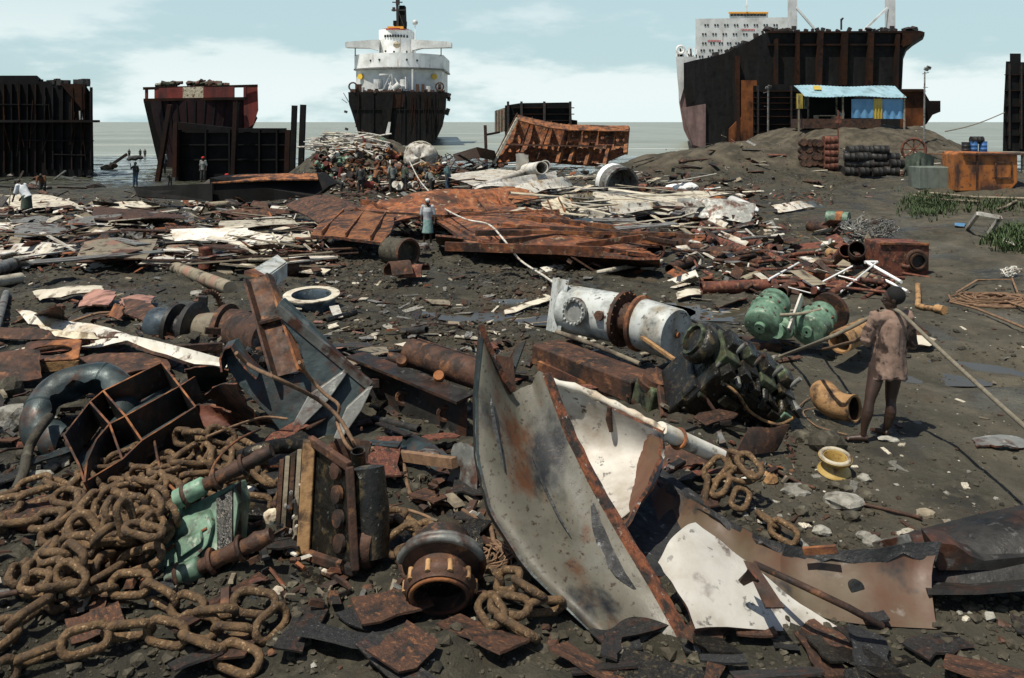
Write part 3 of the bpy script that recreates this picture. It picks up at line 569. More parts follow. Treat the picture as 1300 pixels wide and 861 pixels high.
def ground_mat():
    m = bpy.data.materials.new('churned_mud'); m.use_nodes = True; nt = m.node_tree; N = nt.nodes; K = nt.links
    bs = N['Principled BSDF']; tc = N.new('ShaderNodeTexCoord')
    def noise(s, det=8, off=0, st=(1, 1, 1), ro=.6):
        mp = N.new('ShaderNodeMapping'); mp.inputs['Location'].default_value = (off, off * .7, 0); mp.inputs['Scale'].default_value = st; K.new(tc.outputs['Object'], mp.inputs[0])
        t = N.new('ShaderNodeTexNoise'); t.inputs['Scale'].default_value = s; t.inputs['Detail'].default_value = det; t.inputs['Roughness'].default_value = ro; K.new(mp.outputs[0], t.inputs[0]); return t.outputs['Fac']
    def mr(x, a, b, c=0, d=1):
        q = N.new('ShaderNodeMapRange'); K.new(x, q.inputs[0]); q.inputs[1].default_value = a; q.inputs[2].default_value = b; q.inputs[3].default_value = c; q.inputs[4].default_value = d; return q.outputs[0]
    def mix(f, a, b):
        q = N.new('ShaderNodeMixRGB'); K.new(f, q.inputs[0])
        for i, c in ((1, a), (2, b)):
            if isinstance(c, tuple): q.inputs[i].default_value = (*c, 1)
            else: K.new(c, q.inputs[i])
        return q.outputs[0]
    def mul(a, b):
        q = N.new('ShaderNodeMath'); q.operation = 'MULTIPLY'; K.new(a, q.inputs[0])
        if isinstance(b, float): q.inputs[1].default_value = b
        else: K.new(b, q.inputs[1])
        return q.outputs[0]
    c = mix(mr(noise(1.3), .38, .62), (.011, .011, .007), (.056, .050, .032))
    c = mix(mr(noise(5.5, off=3), .5, .7), c, (.088, .080, .054))
    c = mix(mr(noise(.35, off=9, st=(1, 1.8, 1)), .50, .62), c, (.032, .030, .019))
    c = mix(mul(mr(noise(.5, off=29), .55, .68), mr(noise(6, off=31), .4, .6)), c, (.085, .05, .025))
    # pale flecks: broken shell, paint flakes, grit
    vo = N.new('ShaderNodeTexVoronoi'); vo.inputs['Scale'].default_value = 26; K.new(tc.outputs['Object'], vo.inputs[0])
    fl = mul(mr(vo.outputs['Distance'], .16, .10), mr(noise(2.2, off=15), .54, .60))
    c = mix(fl, c, (.22, .21, .16))
    vo2 = N.new('ShaderNodeTexVoronoi'); vo2.inputs['Scale'].default_value = 9; K.new(tc.outputs['Object'], vo2.inputs[0])
    c = mix(mul(mr(vo2.outputs['Distance'], .17, .12), mr(noise(3.1, off=21), .57, .61)), c, (.26, .24, .19))
    at_ = N.new('ShaderNodeAttribute'); at_.attribute_name = 'packed'
    c = mix(mul(at_.outputs['Fac'], .75), c, mix(mr(noise(1.9, off=71, st=(1, .6, 1)), .38, .62), (.066, .058, .038), (.140, .124, .086)))
    sp = N.new('ShaderNodeSeparateXYZ'); K.new(tc.outputs['Object'], sp.inputs[0])
    far = mr(sp.outputs['Y'], 40, 62); wet = mix(mr(noise(.25, off=40, st=(.35, 2.2, 1)), .45, .6), (.035, .038, .028), (.085, .09, .068))
    low = mr(sp.outputs['Z'], .6, -.3); fl2 = mul(far, low); c = mix(fl2, c, wet)
    earth = mr(sp.outputs['Z'], .9, 1.5); c = mix(earth, c, mix(mr(noise(1.1, off=60), .4, .62), (.040, .034, .022), (.105, .088, .060)))
    K.new(c, bs.inputs['Base Color'])
    r = mix(mr(noise(.45, off=80), .50, .60), (.92, .92, .92), (.34, .34, .34)); r = mix(earth, r, (.95, .95, .95))
    r = mix(mul(fl2, mr(noise(.22, off=44, st=(.3, 2.5, 1)), .38, .50)), r, (.10, .10, .10)); K.new(r, bs.inputs['Roughness'])
    ad = N.new('ShaderNodeMath'); ad.operation = 'MULTIPLY_ADD'; K.new(noise(7, 10, 5, ro=.7), ad.inputs[0]); ad.inputs[1].default_value = 1.0; K.new(mul(noise(30, 4, 9), .35), ad.inputs[2])
    bp = N.new('ShaderNodeBump'); K.new(mix(fl2, (.9, .9, .9), (.22, .22, .22)), bp.inputs['Strength']); bp.inputs['Distance'].default_value = .09; K.new(ad.outputs[0], bp.inputs['Height']); K.new(bp.outputs[0], bs.inputs['Normal'])
    return m
at_ = me.attributes.new('packed', 'FLOAT', 'POINT'); X_, Y_ = co[:, 0].astype(float), co[:, 1].astype(float); pxl = X_ / np.maximum(Y_, 1) * 1050
trk = 1 / (1 + np.exp(-(X_ - np.interp(Y_, [0, 8, 14, 22, 35, 50], [2.6, 3.0, 4.6, 8.0, 13.5, 22]) + fbm(X_, Y_, .4, 3)) / .5)) * np.clip(1.6 - Y_ / 40, 0, 1)
at_.data.foreach_set('value', (trk * np.clip(.75 + fbm(X_ + 5, Y_, .9, 4), 0, 1)).astype('f4'))
me.materials.append(ground_mat())
sea = MB(); sea.add([(-30000, 110, -2.6), (30000, 110, -2.6), (30000, 50000, -2.6), (-30000, 50000, -2.6)], [(0, 1, 2, 3)])
def sea_mat():
    m = mat('silty_sea', [(.17, .19, .155), (.26, .28, .23)], [((.48, .50, .44), .25, .06, (.22, 1.6, 1), .03)], .02, (.28, .42), 0, .6, .35, .35, stretch=(.15, 1, 1), spec=.45); return m
struct('sea', sea, sea_mat())
water = mat('muddy_puddle_water', [(.05, .048, .035), (.08, .07, .05)], (), 1, (.05, .09), 0, .05, 3, .01)
for (cx, cy, rx, ry, lv) in PUDDLES:
    b = MB(); b.add([(cx + rx * 1.25 * math.cos(q * PI / 16), cy + ry * 1.25 * math.sin(q * PI / 16), lv - .058) for q in range(32)], [tuple(range(32))]); struct('puddle', b, water)

# ---------------------------------------------------------------- ships and hulks
def poly(pts, Y, dY=0): return [W(x, y, Y + dY) for x, y in pts]
def D(px, d): return V(((px - CX) / F * d, d, 0))
def P3(b, pts, Y, depth, mi=None): b.prism(poly(pts, Y), V((0, depth, 0)), mi); return b
M_ = MT
def ribs(T, xs, y0, y1, Y, wpx, d, m, name='frame_rib'):
    for x in xs:
        b = MB(); b.box((W(x, (y0 + y1) / 2, Y)), (S(wpx, Y), d, S(y1 - y0, Y))); T.part(name, b, m)

# middle ship: bow cut away, white bridge behind
T = Thing('tanker_ship', 'black ship with its bow cut off and a white bridge tower, beached in the middle', 'ship', None)
Y = 231
b = MB(); front = [(442, 117), (567, 117), (566, 140), (562, 160), (554, 177), (538, 187), (472, 187), (457, 177), (449, 150), (443, 132)]
b.prism(poly(front, Y), D(562, 130)); h = T.part('hull', b, M_['hull_black'])
for x in (456, 474, 491, 514, 532, 552):
    q = MB(); q.box(W(x, 150, Y - .2), (S(1.2, Y), .4, S(62, Y))); T.part('frame_rib', q, M_['hull_black'], h)
for y in (139,):
    q = MB(); q.box(W(505, y, Y - .15), (S(114, Y), .3, S(1.2, Y))); T.part('stringer', q, M_['hull_black'], h)
for k in range(14):
    x = random.uniform(448, 560); q = MB(); q.tube([W(x, 118, Y - .5), W(x + random.uniform(-2, 2), random.uniform(128, 150), Y - .6), W(x + random.uniform(-6, 6), random.uniform(150, 180), Y - .6)], .09, 5); T.part('hanging_cable', q, M_['hull_rust'], h)
q = MB(); q.prism(poly([(494, 120), (514, 120), (512, 136), (497, 138)], Y - .35), V((0, .3, 0))); T.part('rust_streak_panel', q, M_['hull_rust'], h)
q = MB(); q.prism(poly([(484, 118), (500, 118), (492, 187), (488, 187)], Y - 1), V((0, .9, 0))); T.part('centre_bulkhead', q, M_['hull_black'], h)
q = MB(); q.prism(poly([(489, 171), (494, 171), (496, 155), (493, 155)], Y - 2), V((0, .5, 0))); T.part('torn_plate', q, M_['ship_white'], h)  # pale patch stands in for the slit of light in the hull
q = MB()
for k in range(70):
    x = random.uniform(444, 566); q.box(W(x, 116.5, Y + random.uniform(0, 20)), (random.uniform(.2, 1.2), .6, random.uniform(.3, 1.8)))
T.part('deck_clutter', q, M_['rust_dark'], h)
q = MB()
for (x, y, w, hh) in ((569, 122, 6, 8), (568, 142, 5, 9), (439, 142, 4, 3), (440, 164, 4, 3), (570, 126, 4, 5)): q.box(W(x, y, Y + 3), (S(w, Y), .5, S(hh, Y)), (0, .3, 0))
q.bar(W(443, 130, Y), W(436, 118, Y), .15, .15); q.bar(W(441, 131, Y), W(434, 126, Y), .15, .15)
T.part('torn_platform', q, M_['steel_black'], h)
def curved_block(x0, x1, y0, y1, Yc, bulge, depth, n=16, flare=0):
    """superstructure tier with a bowed front"""
    b = MB(); bot = []; top = []
    for i in range(n + 1):
        t = i / n * 2 - 1; d = -bulge * (1 - t * t)
        xb = x0 + (x1 - x0) * (t + 1) / 2
        p = W(xb, y1, Yc); p.y += d; q = W(xb + flare * t, y0, Yc); q.y += d - abs(flare) * .1; bot.append(p); top.append(q)
    bot += [bot[-1] + V((0, depth, 0)), bot[0] + V((0, depth, 0))]; top += [top[-1] + V((0, depth, 0)), top[0] + V((0, depth, 0))]
    m = len(bot); vs = bot + top
    fs = [tuple(range(m - 1, -1, -1)), tuple(range(m, 2 * m))] + [(i, (i + 1) % m, m + (i + 1) % m, m + i) for i in range(m)]
    b.add(vs, fs); return b
Ys = 250
s0 = T.part('deckhouse', curved_block(452, 561, 88, 117, Ys, 7, 22), M_['ship_white'])
s1 = T.part('upper_deckhouse', curved_block(450, 563, 70, 88.5, Ys, 9, 24, flare=0), M_['ship_white'])
q = curved_block(449, 564, 87.6, 89.4, Ys - .5, 9.3, 24); T.part('deck_edge', q, M_['grey_steel'], s1)
s2 = T.part('bridge_tower', curved_block(481, 522, 38, 71, Ys, 3, 12, flare=0), M_['ship_white'])
q = curved_block(485, 519, 37, 39, Ys - .4, 3.2, 11); T.part('red_band', q, M_['red_trim'], s2)
for i in range(9):
    q = MB(); x = 490.5 + i * 3.4; q.box(W(x, 47, Ys) + V((0, -3.05 * (1 - ((x - 501.5) / 20.5) ** 2) - .12, 0)), (S(2.3, Ys), .3, S(3.2, Ys))); T.part('window', q, M_['glass_dark'], s2)
for x, y, t in ((475, 79, 1), (487, 78.5, 1), (521, 78.5, 1), (533, 79, 1), (491, 66, 2), (502, 67, 2), (517, 66.5, 2), (503, 79, 1)):
    q = MB(); bl = 9 * (1 - ((x - 506.5) / 56.5) ** 2) if t == 1 else 3 * (1 - ((x - 501.5) / 20.5) ** 2)
    if x == 503: continue
    p = W(x, y, Ys) + V((0, -bl - .02, 0)); q.cyl(p, p + V((0, -.15, 0)), .32, n=10); T.part('porthole', q, M_['glass_dark'], s1 if t == 1 else s2)
for s in (-1, 1):
    cx = 502 if s < 0 else 502; xo = 438 if s < 0 else 573; xi = 481 if s < 0 else 522
    q = MB(); q.prism(poly([(xo, 54), (xo + s * -3, 53), (xi, 50), (xi, 68), (xi + s * 1, 64), (xi + s * 12, 61), (xo, 60)], Ys - 3), V((0, 4, 0))); T.part('bridge_wing', q, M_['ship_white'], s2)
    q = MB(); q.bar(W(451 if s < 0 else 560, 60, Ys - 1), W(451 if s < 0 else 560, 71, Ys - 1), .3, .3); T.part('wing_post', q, M_['grey_steel'], s2)
    p = W(461 if s < 0 else 551, 98, Ys); bl = 7 * (1 - ((461 - 506.5) / 54.5) ** 2); p.y -= bl - .4; q = MB(); q.cyl(p, p + V((-(-1, 1)[s > 0] * -.45, -1.1, 0)), .85, n=18); T.part('round_badge', q, M_['signal_yellow'], s0)
q = MB(); q.box(W(511, 22, Ys), (S(9, Ys), 4, S(28, Ys)), taper=.8); q.box(W(508, 30, Ys - .3), (S(16, Ys), 3, S(6, Ys)))
T.part('funnel', q, M_['hull_black'], s2)
q = MB(); q.box(W(503, 36, Ys - 1), (S(20, Ys), 4, S(3, Ys))); T.part('orange_band', q, M_['orange_trim'], s2)
q = MB(); q.bar(W(505, 38, Ys - 2), W(504, -12, Ys - 2), .7, .7); q.bar(W(497, 13, Ys - 2), W(515, 13, Ys - 2), .3, .4); q.bar(W(498, 3, Ys - 2), W(511, 3, Ys - 2), .3, .3); q.bar(W(505, 12, Ys - 2), W(513, 34, Ys - 2), .25, .25); q.box(W(505, 2, Ys - 2), (1.1, 1, 2)); q.box(W(500, 12, Ys - 2), (.8, .8, 1.2)); T.part('radar_mast', q, M_['steel_black'], s2)
q = MB(); q.bar(W(527, 70, Ys - 2), W(527, 30, Ys - 2), .25, .25); T.part('aerial_pole', q, M_['ship_white'], s2)
q = MB(); p = W(527, 28.5, Ys - 2); q.lathe(p + V((0, 0, -.8)), (0, 0, 1.6), [(0, .4), (.15, .7), (.5, .85), (.85, .6), (1, .1)], 14); T.part('radar_dome', q, M_['ship_white'], s2)
q = MB(); p = W(504, 57, Ys - 4.2); q.lathe(p + V((0, 0, -1)), (0, -.4, 2), [(0, .3), (.3, 1.1), (.7, 1.1), (1, .2)], 12); T.part('searchlight', q, M_['cream'], s2)
q = MB()
for x, y, w, hh in ((480, 107, 12, 12), (513, 107, 11, 12), (497, 104, 5, 20), (524, 101, 3, 26), (505, 113, 26, 6), (489, 95, 16, 2), (460, 114, 6, 6), (545, 113, 8, 7)):
    q.cyl(W(x, y + hh / 2, Y + 6), W(x, y - hh / 2, Y + 6), S(w / 2, Y), n=12)
q.cyl(W(500, 113, Y + 2), W(507, 107, Y + 2), S(4, Y), n=12)
for k in range(6): q.bar(W(480 + k * 7, 113, Y + 4), W(484 + random.uniform(-6, 20) + k * 3, 93 + random.uniform(0, 12), Y + 5), .25, .25)
T.part('deck_machinery', q, M_['ship_white'])
for x in (453, 457, 530, 537, 558): q = MB(); q.bar(W(x, 117, Y + 1), W(x, 107, Y + 1), .8, .8); T.part('bollard', q, M_['rust_dark'])
for x in (448, 558): q = MB(); q.torus(W(x, 110, Y), (0, 1, 0), 1.1, .25, 14, 6); T.part('fairlead_ring', q, M_['rust_dark'])
T.done()

# big ship on the right: cross-section facing the beach
T = Thing('cargo_ship', 'huge ship cut open across its hull, white accommodation behind, right of the picture', 'ship')
Y = 198
sec = [(868, 80), (884, 76), (905, 72), (925, 66), (945, 56), (968, 43), (985, 40), (1168, 39), (1174, 41), (1172, 46), (1158, 55), (1150, 62), (1146, 72), (1144, 115), (1144, 188), (898, 190), (880, 168), (872, 140), (868, 110)]
b = MB(); b.prism(poly(sec, Y), D(1165, 8)); h = T.part('hull_section', b, M_['hull_black'])
b = MB(); b.prism(poly([(860, 78), (868, 80), (868, 110), (872, 140), (880, 168), (898, 190), (880, 190), (868, 165), (862, 130)], Y + 2), D(868, 90)); T.part('shell_plating', b, M_['hull_pink'])
b = MB(); b.prism(poly([(858, 72), (884, 72), (884, 82), (868, 81), (868, 112), (863, 130), (860, 100)], Y + 1.5), D(868, 90)); T.part('white_topside', b, M_['ship_white'])
b = MB(); b.prism(poly([(867, 137), (896, 132), (896, 189), (880, 184), (872, 160)], Y - .8), V((0, .8, 0))); T.part('bottom_plating', b, M_['hull_pink'], h)
for x, y0, y1, w, m in ((1012, 42, 108, 3.4, 'hull_rust'), (1040, 42, 108, 5.5, 'hull_rust'), (1071, 42, 108, 6.5, 'hull_rust'), (1104, 42, 108, 5.5, 'hull_rust'), (1138, 44, 112, 3, 'hull_rust'), (985, 50, 185, 3, 'hull_rust'), (936, 72, 185, 4, 'hull_rust')):
    q = MB(); q.box(W(x, (y0 + y1) / 2, Y - .9), (S(w, Y), 1.8, S(y1 - y0, Y)), (0, .03 * (x > 1030), 0)); T.part('frame_rib', q, M_[m], h)
for y, x0, x1 in ((57, 975, 1146), (41, 975, 1170)):
    q = MB(); q.box(W((x0 + x1) / 2, y, Y - .4), (S(x1 - x0, Y), .8, S(2.2, Y))); T.part('deck_edge', q, M_['hull_rust'], h)
b = MB(); b.prism(poly([(941, 102), (961, 102), (961, 187), (926, 187), (926, 164), (941, 148)], Y - 1.6), V((0, .7, 0))); T.part('rust_panel', b, M_['hull_orange'], h)
q = MB(); q.prism(poly([(1146, 60), (1158, 55), (1168, 48), (1172, 42), (1146, 42)], Y - .8), V((0, .7, 0))); T.part('bilge_bracket', q, M_['hull_rust'], h)
# accommodation block
Ya = 262
b = MB(); b.prism(poly([(883, 24), (1000, 22), (1000, 92), (883, 92)], Ya), D(900, 22)); s0 = T.part('accommodation_block', b, M_['ship_white'])
b = MB(); b.prism(poly([(926, 15), (975, 15), (975, 23), (926, 23)], Ya + 1), D(930, 15)); s1 = T.part('wheelhouse', b, M_['ship_white'])
q = MB(); q.box(W(950, 16.4, Ya + .6), (S(50, Ya), .8, S(2, Ya))); T.part('orange_band', q, M_['orange_trim'], s1)
for i in range(11):
    q = MB(); q.box(W(929 + i * 4.2, 19.3, Ya + .8), (S(3, Ya), .5, S(2.4, Ya))); T.part('window', q, M_['glass_dark'], s1)
for ry, x0, n, st in ((32, 897, 8, 12.5), (43.5, 894, 9, 13), (55, 894, 9, 10.5), (64, 892, 6, 11), (72, 890, 4, 11)):
    for i in range(n):
        for dx in (-1.7, 1.7):
            x = x0 + i * st + dx
            if x > 996: continue
            q = MB(); q.box(W(x, ry, Ya - .05), (S(1.9, Ya), .25, S(2.6, Ya))); T.part('window', q, M_['glass_dark'], s0)
q = MB(); 
for i in range(18): q.box(W(899 + i * 1.9 + (26 if i > 8 else 0), 52 - (i > 8) * 14, Ya - .04), (S(1.1, Ya), .2, S(1.9, Ya)))
T.part('red_lettering', q, M_['red_letters'], s0)
q = MB(); q.bar(W(948, 15, Ya), W(948, -6, Ya), .3, .3); q.bar(W(944, 8, Ya), W(952, 8, Ya), .2, .2); T.part('aerial_pole', q, M_['ship_white'], s1)
for x in (1006, 1130):
    q = MB(); q.box(W(x, 4, Y + 12), (S(9, Y), 2.2, S(70, Y))); p = T.part('crane_post', q, M_['ship_white'])
    q = MB(); q.box(W(x, 36, Y + 11.9), (S(6, Y), 2.4, S(5, Y))); T.part('post_base', q, M_['steel_black'], p)
for a, c in (((1011, 10), (1035, 38)), ((1127, 10), (1095, 40))):
    q = MB(); q.bar(W(a[0], a[1], Y + 11), W(c[0], c[1], Y + 11), S(2.6, Y), .5); T.part('crane_boom', q, M_['ship_white'])
q = MB(); q.bar(W(1068, 38, Y + 5), W(1068, 24, Y + 5), .35, .35); q.bar(W(1068, 26, Y + 5), W(1070, 23, Y + 5), .8, .3)
for k in range(60):
    x = random.choice([random.uniform(903, 985), random.uniform(985, 1168)]); ytop = np.interp(x, [868, 905, 925, 945, 968, 985, 1168], [80, 72, 66, 56, 43, 40, 39]); q.box(W(x, ytop - .6, Y + random.uniform(1, 6)), (random.uniform(.3, 1.6), .8, random.uniform(.4, 1.6)), (0, random.uniform(-.5, .5), 0))
for x, r in ((976, 1.4), (1155, 1.3), (1160, 1.1), (1104, 1.0)): q.rock(W(x, 37.5, Y + 4), r, seed=int(x))
T.part('deck_clutter', q, M_['steel_black'])
q = MB()
for k in range(26): x = random.uniform(858, 884); q.bar(W(x, 74, Y + 6), W(x + random.uniform(-2, 2), random.uniform(60, 70), Y + 6), .35, .35)
q.torus(W(864, 63, Y + 5), (0, 1, 0), .9, .35, 12, 6)
T.part('bow_fittings', q, M_['ship_white'])
T.done()

# dark block standing in front of the ship by the hut
T = Thing('cut_hull_block', 'black hull block with horizontal stringers standing left of the blue roofed hut', 'hull block')
Y = 90
b = MB(); b.prism(poly([(956, 109), (1014, 106), (1014, 186), (956, 188)], Y), D(960, 5)); h = T.part('plating', b, M_['hull_black'])
for y in (116, 124, 131, 139, 148, 158, 168): q = MB(); q.box(W(985, y, Y - .2), (S(56, Y), .4, S(1, Y))); T.part('stringer', q, M_['hull_rust'], h)
for x in (962, 975, 1004): q = MB(); q.box(W(x, 148, Y - .3), (S(1.6, Y), .5, S(78, Y))); T.part('frame_rib', q, M_['steel_black'], h)
T.done()
T = Thing('rusty_tank_section', 'rust brown cut tank end with a bracket, right of the blue roofed hut', 'hull block')
Y = 86
b = MB(); b.prism(poly([(1143, 116), (1160, 113), (1172, 114), (1172, 160), (1143, 162)], Y), D(1160, 5)); h = T.part('plating', b, M_['hull_orange'])
b = MB(); b.prism(poly([(1166, 116), (1172, 114), (1180, 128), (1194, 128), (1194, 142), (1184, 146), (1176, 158), (1166, 160)], Y + 1), V((0, .5, 0))); T.part('bracket', b, M_['hull_rust'], h)
b = MB(); b.prism(poly([(1146, 113), (1172, 113), (1176, 116), (1146, 117)], Y - .5), V((0, 2, 0))); T.part('top_flange', b, M_['hull_rust'], h)
T.done()

# left hulk
T = Thing('ship_hulk', 'tall black slab sided hulk being broken up at the left edge of the beach', 'hulk')
Y = 69
b = MB(); b.prism(poly([(-90, 96), (47, 96), (48, 103), (74, 106), (108, 107), (117, 121), (118, 150), (119, 219), (100, 224), (-90, 228)], Y), D(115, 14)); h = T.part('hull_side', b, M_['hull_black'])
for i, x in enumerate((-40, -28, -16, -4, 6, 16, 26, 36, 46, 58, 68, 80, 92, 104, 116)):
    q = MB(); q.box(W(x, 163, Y - .15), (S(1.6, Y), .3, S(112 if x < 48 else 104, Y)), (0, random.uniform(-.01, .01), 0)); T.part('frame_rib', q, M_['hull_black' if i % 4 else 'hull_rust'], h)
q = MB(); q.box(W(14, 154, Y - .5), (S(216, Y), 1.0, S(3, Y))); T.part('deck_ledge', q, M_['hull_black'], h)
for y, xa, xb in ((132, -90, 64), (178, 20, 118), (196, 70, 110)): q = MB(); q.bar(W(xa, y, Y - .2), W(xb, y + 1, Y - .2), .3, S(1.3, Y)); T.part('stringer', q, M_['hull_black'], h)
for k in range(12):
    x = random.uniform(0, 112); q = MB(); q.tube([W(x, random.uniform(104, 150), Y - .45), W(x + random.uniform(-3, 3), 160, Y - .5), W(x + random.uniform(-9, 9), random.uniform(170, 205), Y - .5)], .035, 5); T.part('hanging_cable', q, M_['hull_rust'], h)
q = MB(); q.prism(poly([(100, 141), (103, 141), (105, 152), (101, 152)], Y - .3), V((0, .1, 0))); T.part('daylight_patch', q, M_['ship_white'], h)  # solid pale patch stands in for daylight seen through the cut
q = MB(); q.prism(poly([(76, 106), (105, 140), (108, 138), (108, 107)], Y - .4), V((0, .3, 0))); T.part('bracket', q, M_['hull_rust'], h)
q = MB()
for k in range(24): q.box(W(random.uniform(50, 110), 105, Y + random.uniform(0, 4)), (random.uniform(.1, .6), .4, random.uniform(.2, .7)))
q.box(W(123, 154, Y - .3), (S(6, Y), .3, S(1.6, Y)))
T.part('torn_fittings', q, M_['steel_black'], h)
T.done()

# red topped ship behind
T = Thing('red_ship', 'small ship with faded red bulwark and dark purple bow piled with scrap on deck', 'ship')
Y = 92
def hullgrid(L_, R_, Y0, bul, n=10):
    rows = []
    for (xl, y), (xr, y2) in zip(L_, R_):
        row = []
        for j in range(n + 1):
            t = j / n; p = W(xl + (xr - xl) * t, y + (y2 - y) * t, Y0); p.y += bul * (2 * t - 1) ** 2; row.append(p)
        rows.append(row)
    return rows
Lx = [(180, 127), (182, 142), (187, 162), (193, 180), (200, 200), (204, 222)]; Rx = [(312, 124), (312, 142), (310, 160), (306, 180), (300, 200), (296, 222)]
b = MB(); b.sheet(hullgrid(Lx, Rx, Y, 2.5), .3); h = T.part('bow_plating', b, M_['hull_purple'])
for i in range(9):
    x = 200 + i * 12; q = MB(); q.bar(W(x, 128, Y - .1) + V((0, 2.5 * ((x - 246) / 66) ** 2 - .05, 0)), W(x + (246 - x) * .2, 185, Y - .1) + V((0, 2.5 * ((x - 246) / 80) ** 2 - .05, 0)), .16, .16); T.part('frame_rib', q, M_['hull_black'], h)
b = MB(); b.prism(poly([(182, 128), (312, 125), (327, 150), (322, 160), (300, 222), (204, 222)], Y + 2.8), D(290, 22)); T.part('hull_body', b, M_['hull_black'])
b = MB(); b.prism(poly([(309, 110), (327, 108), (328, 140), (322, 158), (310, 165)], Y + 1.5), D(318, 18)); T.part('side_plating', b, M_['hull_red'])
for x0, x1 in ((184, 187), (196, 232), (232, 258), (258, 297), (309, 312)):
    q = MB(); q.prism(poly([(x0, 112 - (x0 > 230)), (x1, 111 - (x0 > 230)), (x1, 126), (x0, 127)], Y + .3), V((0, .25, 0))); T.part('bulwark', q, M_['cream' if x0 == 232 else 'hull_red'], h, 'bare whitish bulwark panel' if x0 == 232 else None)
q = MB(); q.bar(W(182, 112.5, Y + .3), W(327, 109, Y + 1.2), .25, .3); q.bar(W(183, 127, Y + .1), W(312, 125, Y + .1), .35, .3); T.part('rail', q, M_['hull_rust'], h)
T.done()
for k in range(22):
    x = random.uniform(206, 286); b = MB(); yy = 108.5 - 5 * math.exp(-((x - 245) / 34) ** 2) * random.random()
    p = W(x, yy, Y + 3); d = V((random.uniform(-1, 1), random.uniform(-.3, .3), random.uniform(-.25, .3))).normalized()
    ln = random.uniform(.4, 1.0)
    if k % 2: b.pipe(p - d * ln, p + d * ln, random.uniform(.18, .38), n=10)
    else: b.rock(p, (random.uniform(.4, .9), .4, .35), seed=k)
    solo('scrap_lump', 'grey scrap lump heaped on top of the red ship', 'scrap metal', b, M_['rust_dark' if k % 3 else 'olive'], 'scrap heaped on the red ship')

# hull wall in front of the red ship
T = Thing('bulkhead_wall', 'low dark stiffened bulkhead with a leaning brown post, standing in front of the red ship', 'hull section')
Y = 62
b = MB(); b.prism(poly([(226, 155), (300, 163), (303, 163), (364, 163), (364, 175), (366, 190), (368, 229), (222, 232)], Y), D(360, 1.6)); h = T.part('plating', b, M_['hull_teal' if 0 else 'hull_black'])
for y in (168, 184, 203): q = MB(); q.box(W(298, y, Y - .15), (S(136, Y), .3, S(1.5, Y))); T.part('stringer', q, M_['hull_black'], h)
for x in (228, 262, 292, 330, 352): q = MB(); q.box(W(x, 197, Y - .2), (S(2, Y), .4, S(64, Y))); T.part('frame_rib', q, M_['hull_black'], h)
for a, c, w in (((216, 133), (200, 232), 7), ((300, 130), (296, 232), 9), ((223, 155), (222, 225), 4)):
    q = MB(); q.bar(W(*a, Y - 1), W(*c, Y - 1), S(w, Y), .3); T.part('post', q, M_['hull_rust'])
T.done()
for i, (a, c, w) in enumerate((((374, 134), (371, 214), 6), ((385, 133), (382, 222), 8), ((366, 165), (364, 205), 6))):
    b = MB(); b.bar(W(*a, 60), onG(c[0], 60, -.2), S(w, 60), .35); solo('steel_post', ['dark upright steel post, left of the tall pair beside the scrap heap', 'dark upright steel post, the wider one of the tall pair beside the scrap heap', 'short brown steel post beside the tall pair of posts'][i], 'post', b, M_['hull_black' if i < 2 else 'hull_rust'])

# dark hulk with pale side behind the rusty section
T = Thing('hull_block', 'black hull block with a pale ribbed side behind the curved rusty section', 'hull block')
Y = 100
b = MB(); b.prism(poly([(641, 134), (660, 131), (725, 130), (726, 152), (733, 153), (733, 190), (641, 196)], Y), D(690, 6)); h = T.part('plating', b, M_['hull_black'])
for x in (645, 662, 691, 724): q = MB(); q.box(W(x, 160, Y - .2), (S(3, Y), .4, S(62, Y))); T.part('frame_rib', q, M_['steel_black'], h)
for y in (137, 145, 153): q = MB(); q.box(W(690, y, Y - .15), (S(78, Y), .3, S(1.2, Y))); T.part('stringer', q, M_['hull_rust'], h)
b = MB(); b.sheet([[W(629, 141, Y + 5), W(641, 137, Y)], [W(629, 168, Y + 5), W(641, 167, Y)]], .2); s = T.part('side_plating', b, M_['brown_plate'])
for x in (630, 633.5, 637): q = MB(); q.bar(W(x, 140, Y + 4 - (x - 630) * .45), W(x, 168, Y + 4 - (x - 630) * .45), .12, .12); T.part('stiffener', q, M_['rust_dark'], s)
T.done()
b = MB(); b.bar(W(616, 159, 82), onG(618, 82, -.3), S(4, 82), .3); b.bar(W(618, 171, 82), W(634, 168, 84), .2, .2); solo('mooring_post', 'leaning brown post with a side arm between the middle ship and the rusty section', 'post', b, M_['rust_dark'])

# curved rusty section with lightening holes
T = Thing('rusty_hull_section', 'curved orange rusty hull section with round lightening holes lying on the scrap field', 'hull section')
Y = 66
top = [(657, 147), (676, 152), (700, 157), (722, 160), (748, 160), (772, 161), (798, 161)]; bot = [(626, 207), (656, 205), (682, 205), (706, 207), (728, 209), (757, 211), (797, 194)]
G = []
for i in range(7):
    t = i / 6; G.append([W(a[0] + (c[0] - a[0]) * t, a[1] + (c[1] - a[1]) * t, Y + 1.6 * (1 - t) + .5 * math.sin(t * PI)) for a, c in zip(top, bot)])
b = MB(); b.sheet(G, .12, rim=1); h = T.part('shell_plate', b, [M_['rust_deck'], M_['edge_rust']])
def web(pa, pb, wd, m='rust_orange', hole=True):
    q = MB(); pa, pb = V(pa), V(pb); n = max(1, round((pb - pa).length / 1.7)); d = (pb - pa) / n
    for k in range(n): q.holed(pa + d * k, d, V((0, -wd, wd * .25)), .06, wd * .27, 14)
    T.part('web_frame', q, M_[m], h)
for k, (a, c) in enumerate(zip(top[:4], bot[:4])): web(W(*a, Y + 1.5), W(*c, Y - .1), .9, 'rust_dark' if k < 4 else 'rust_orange')
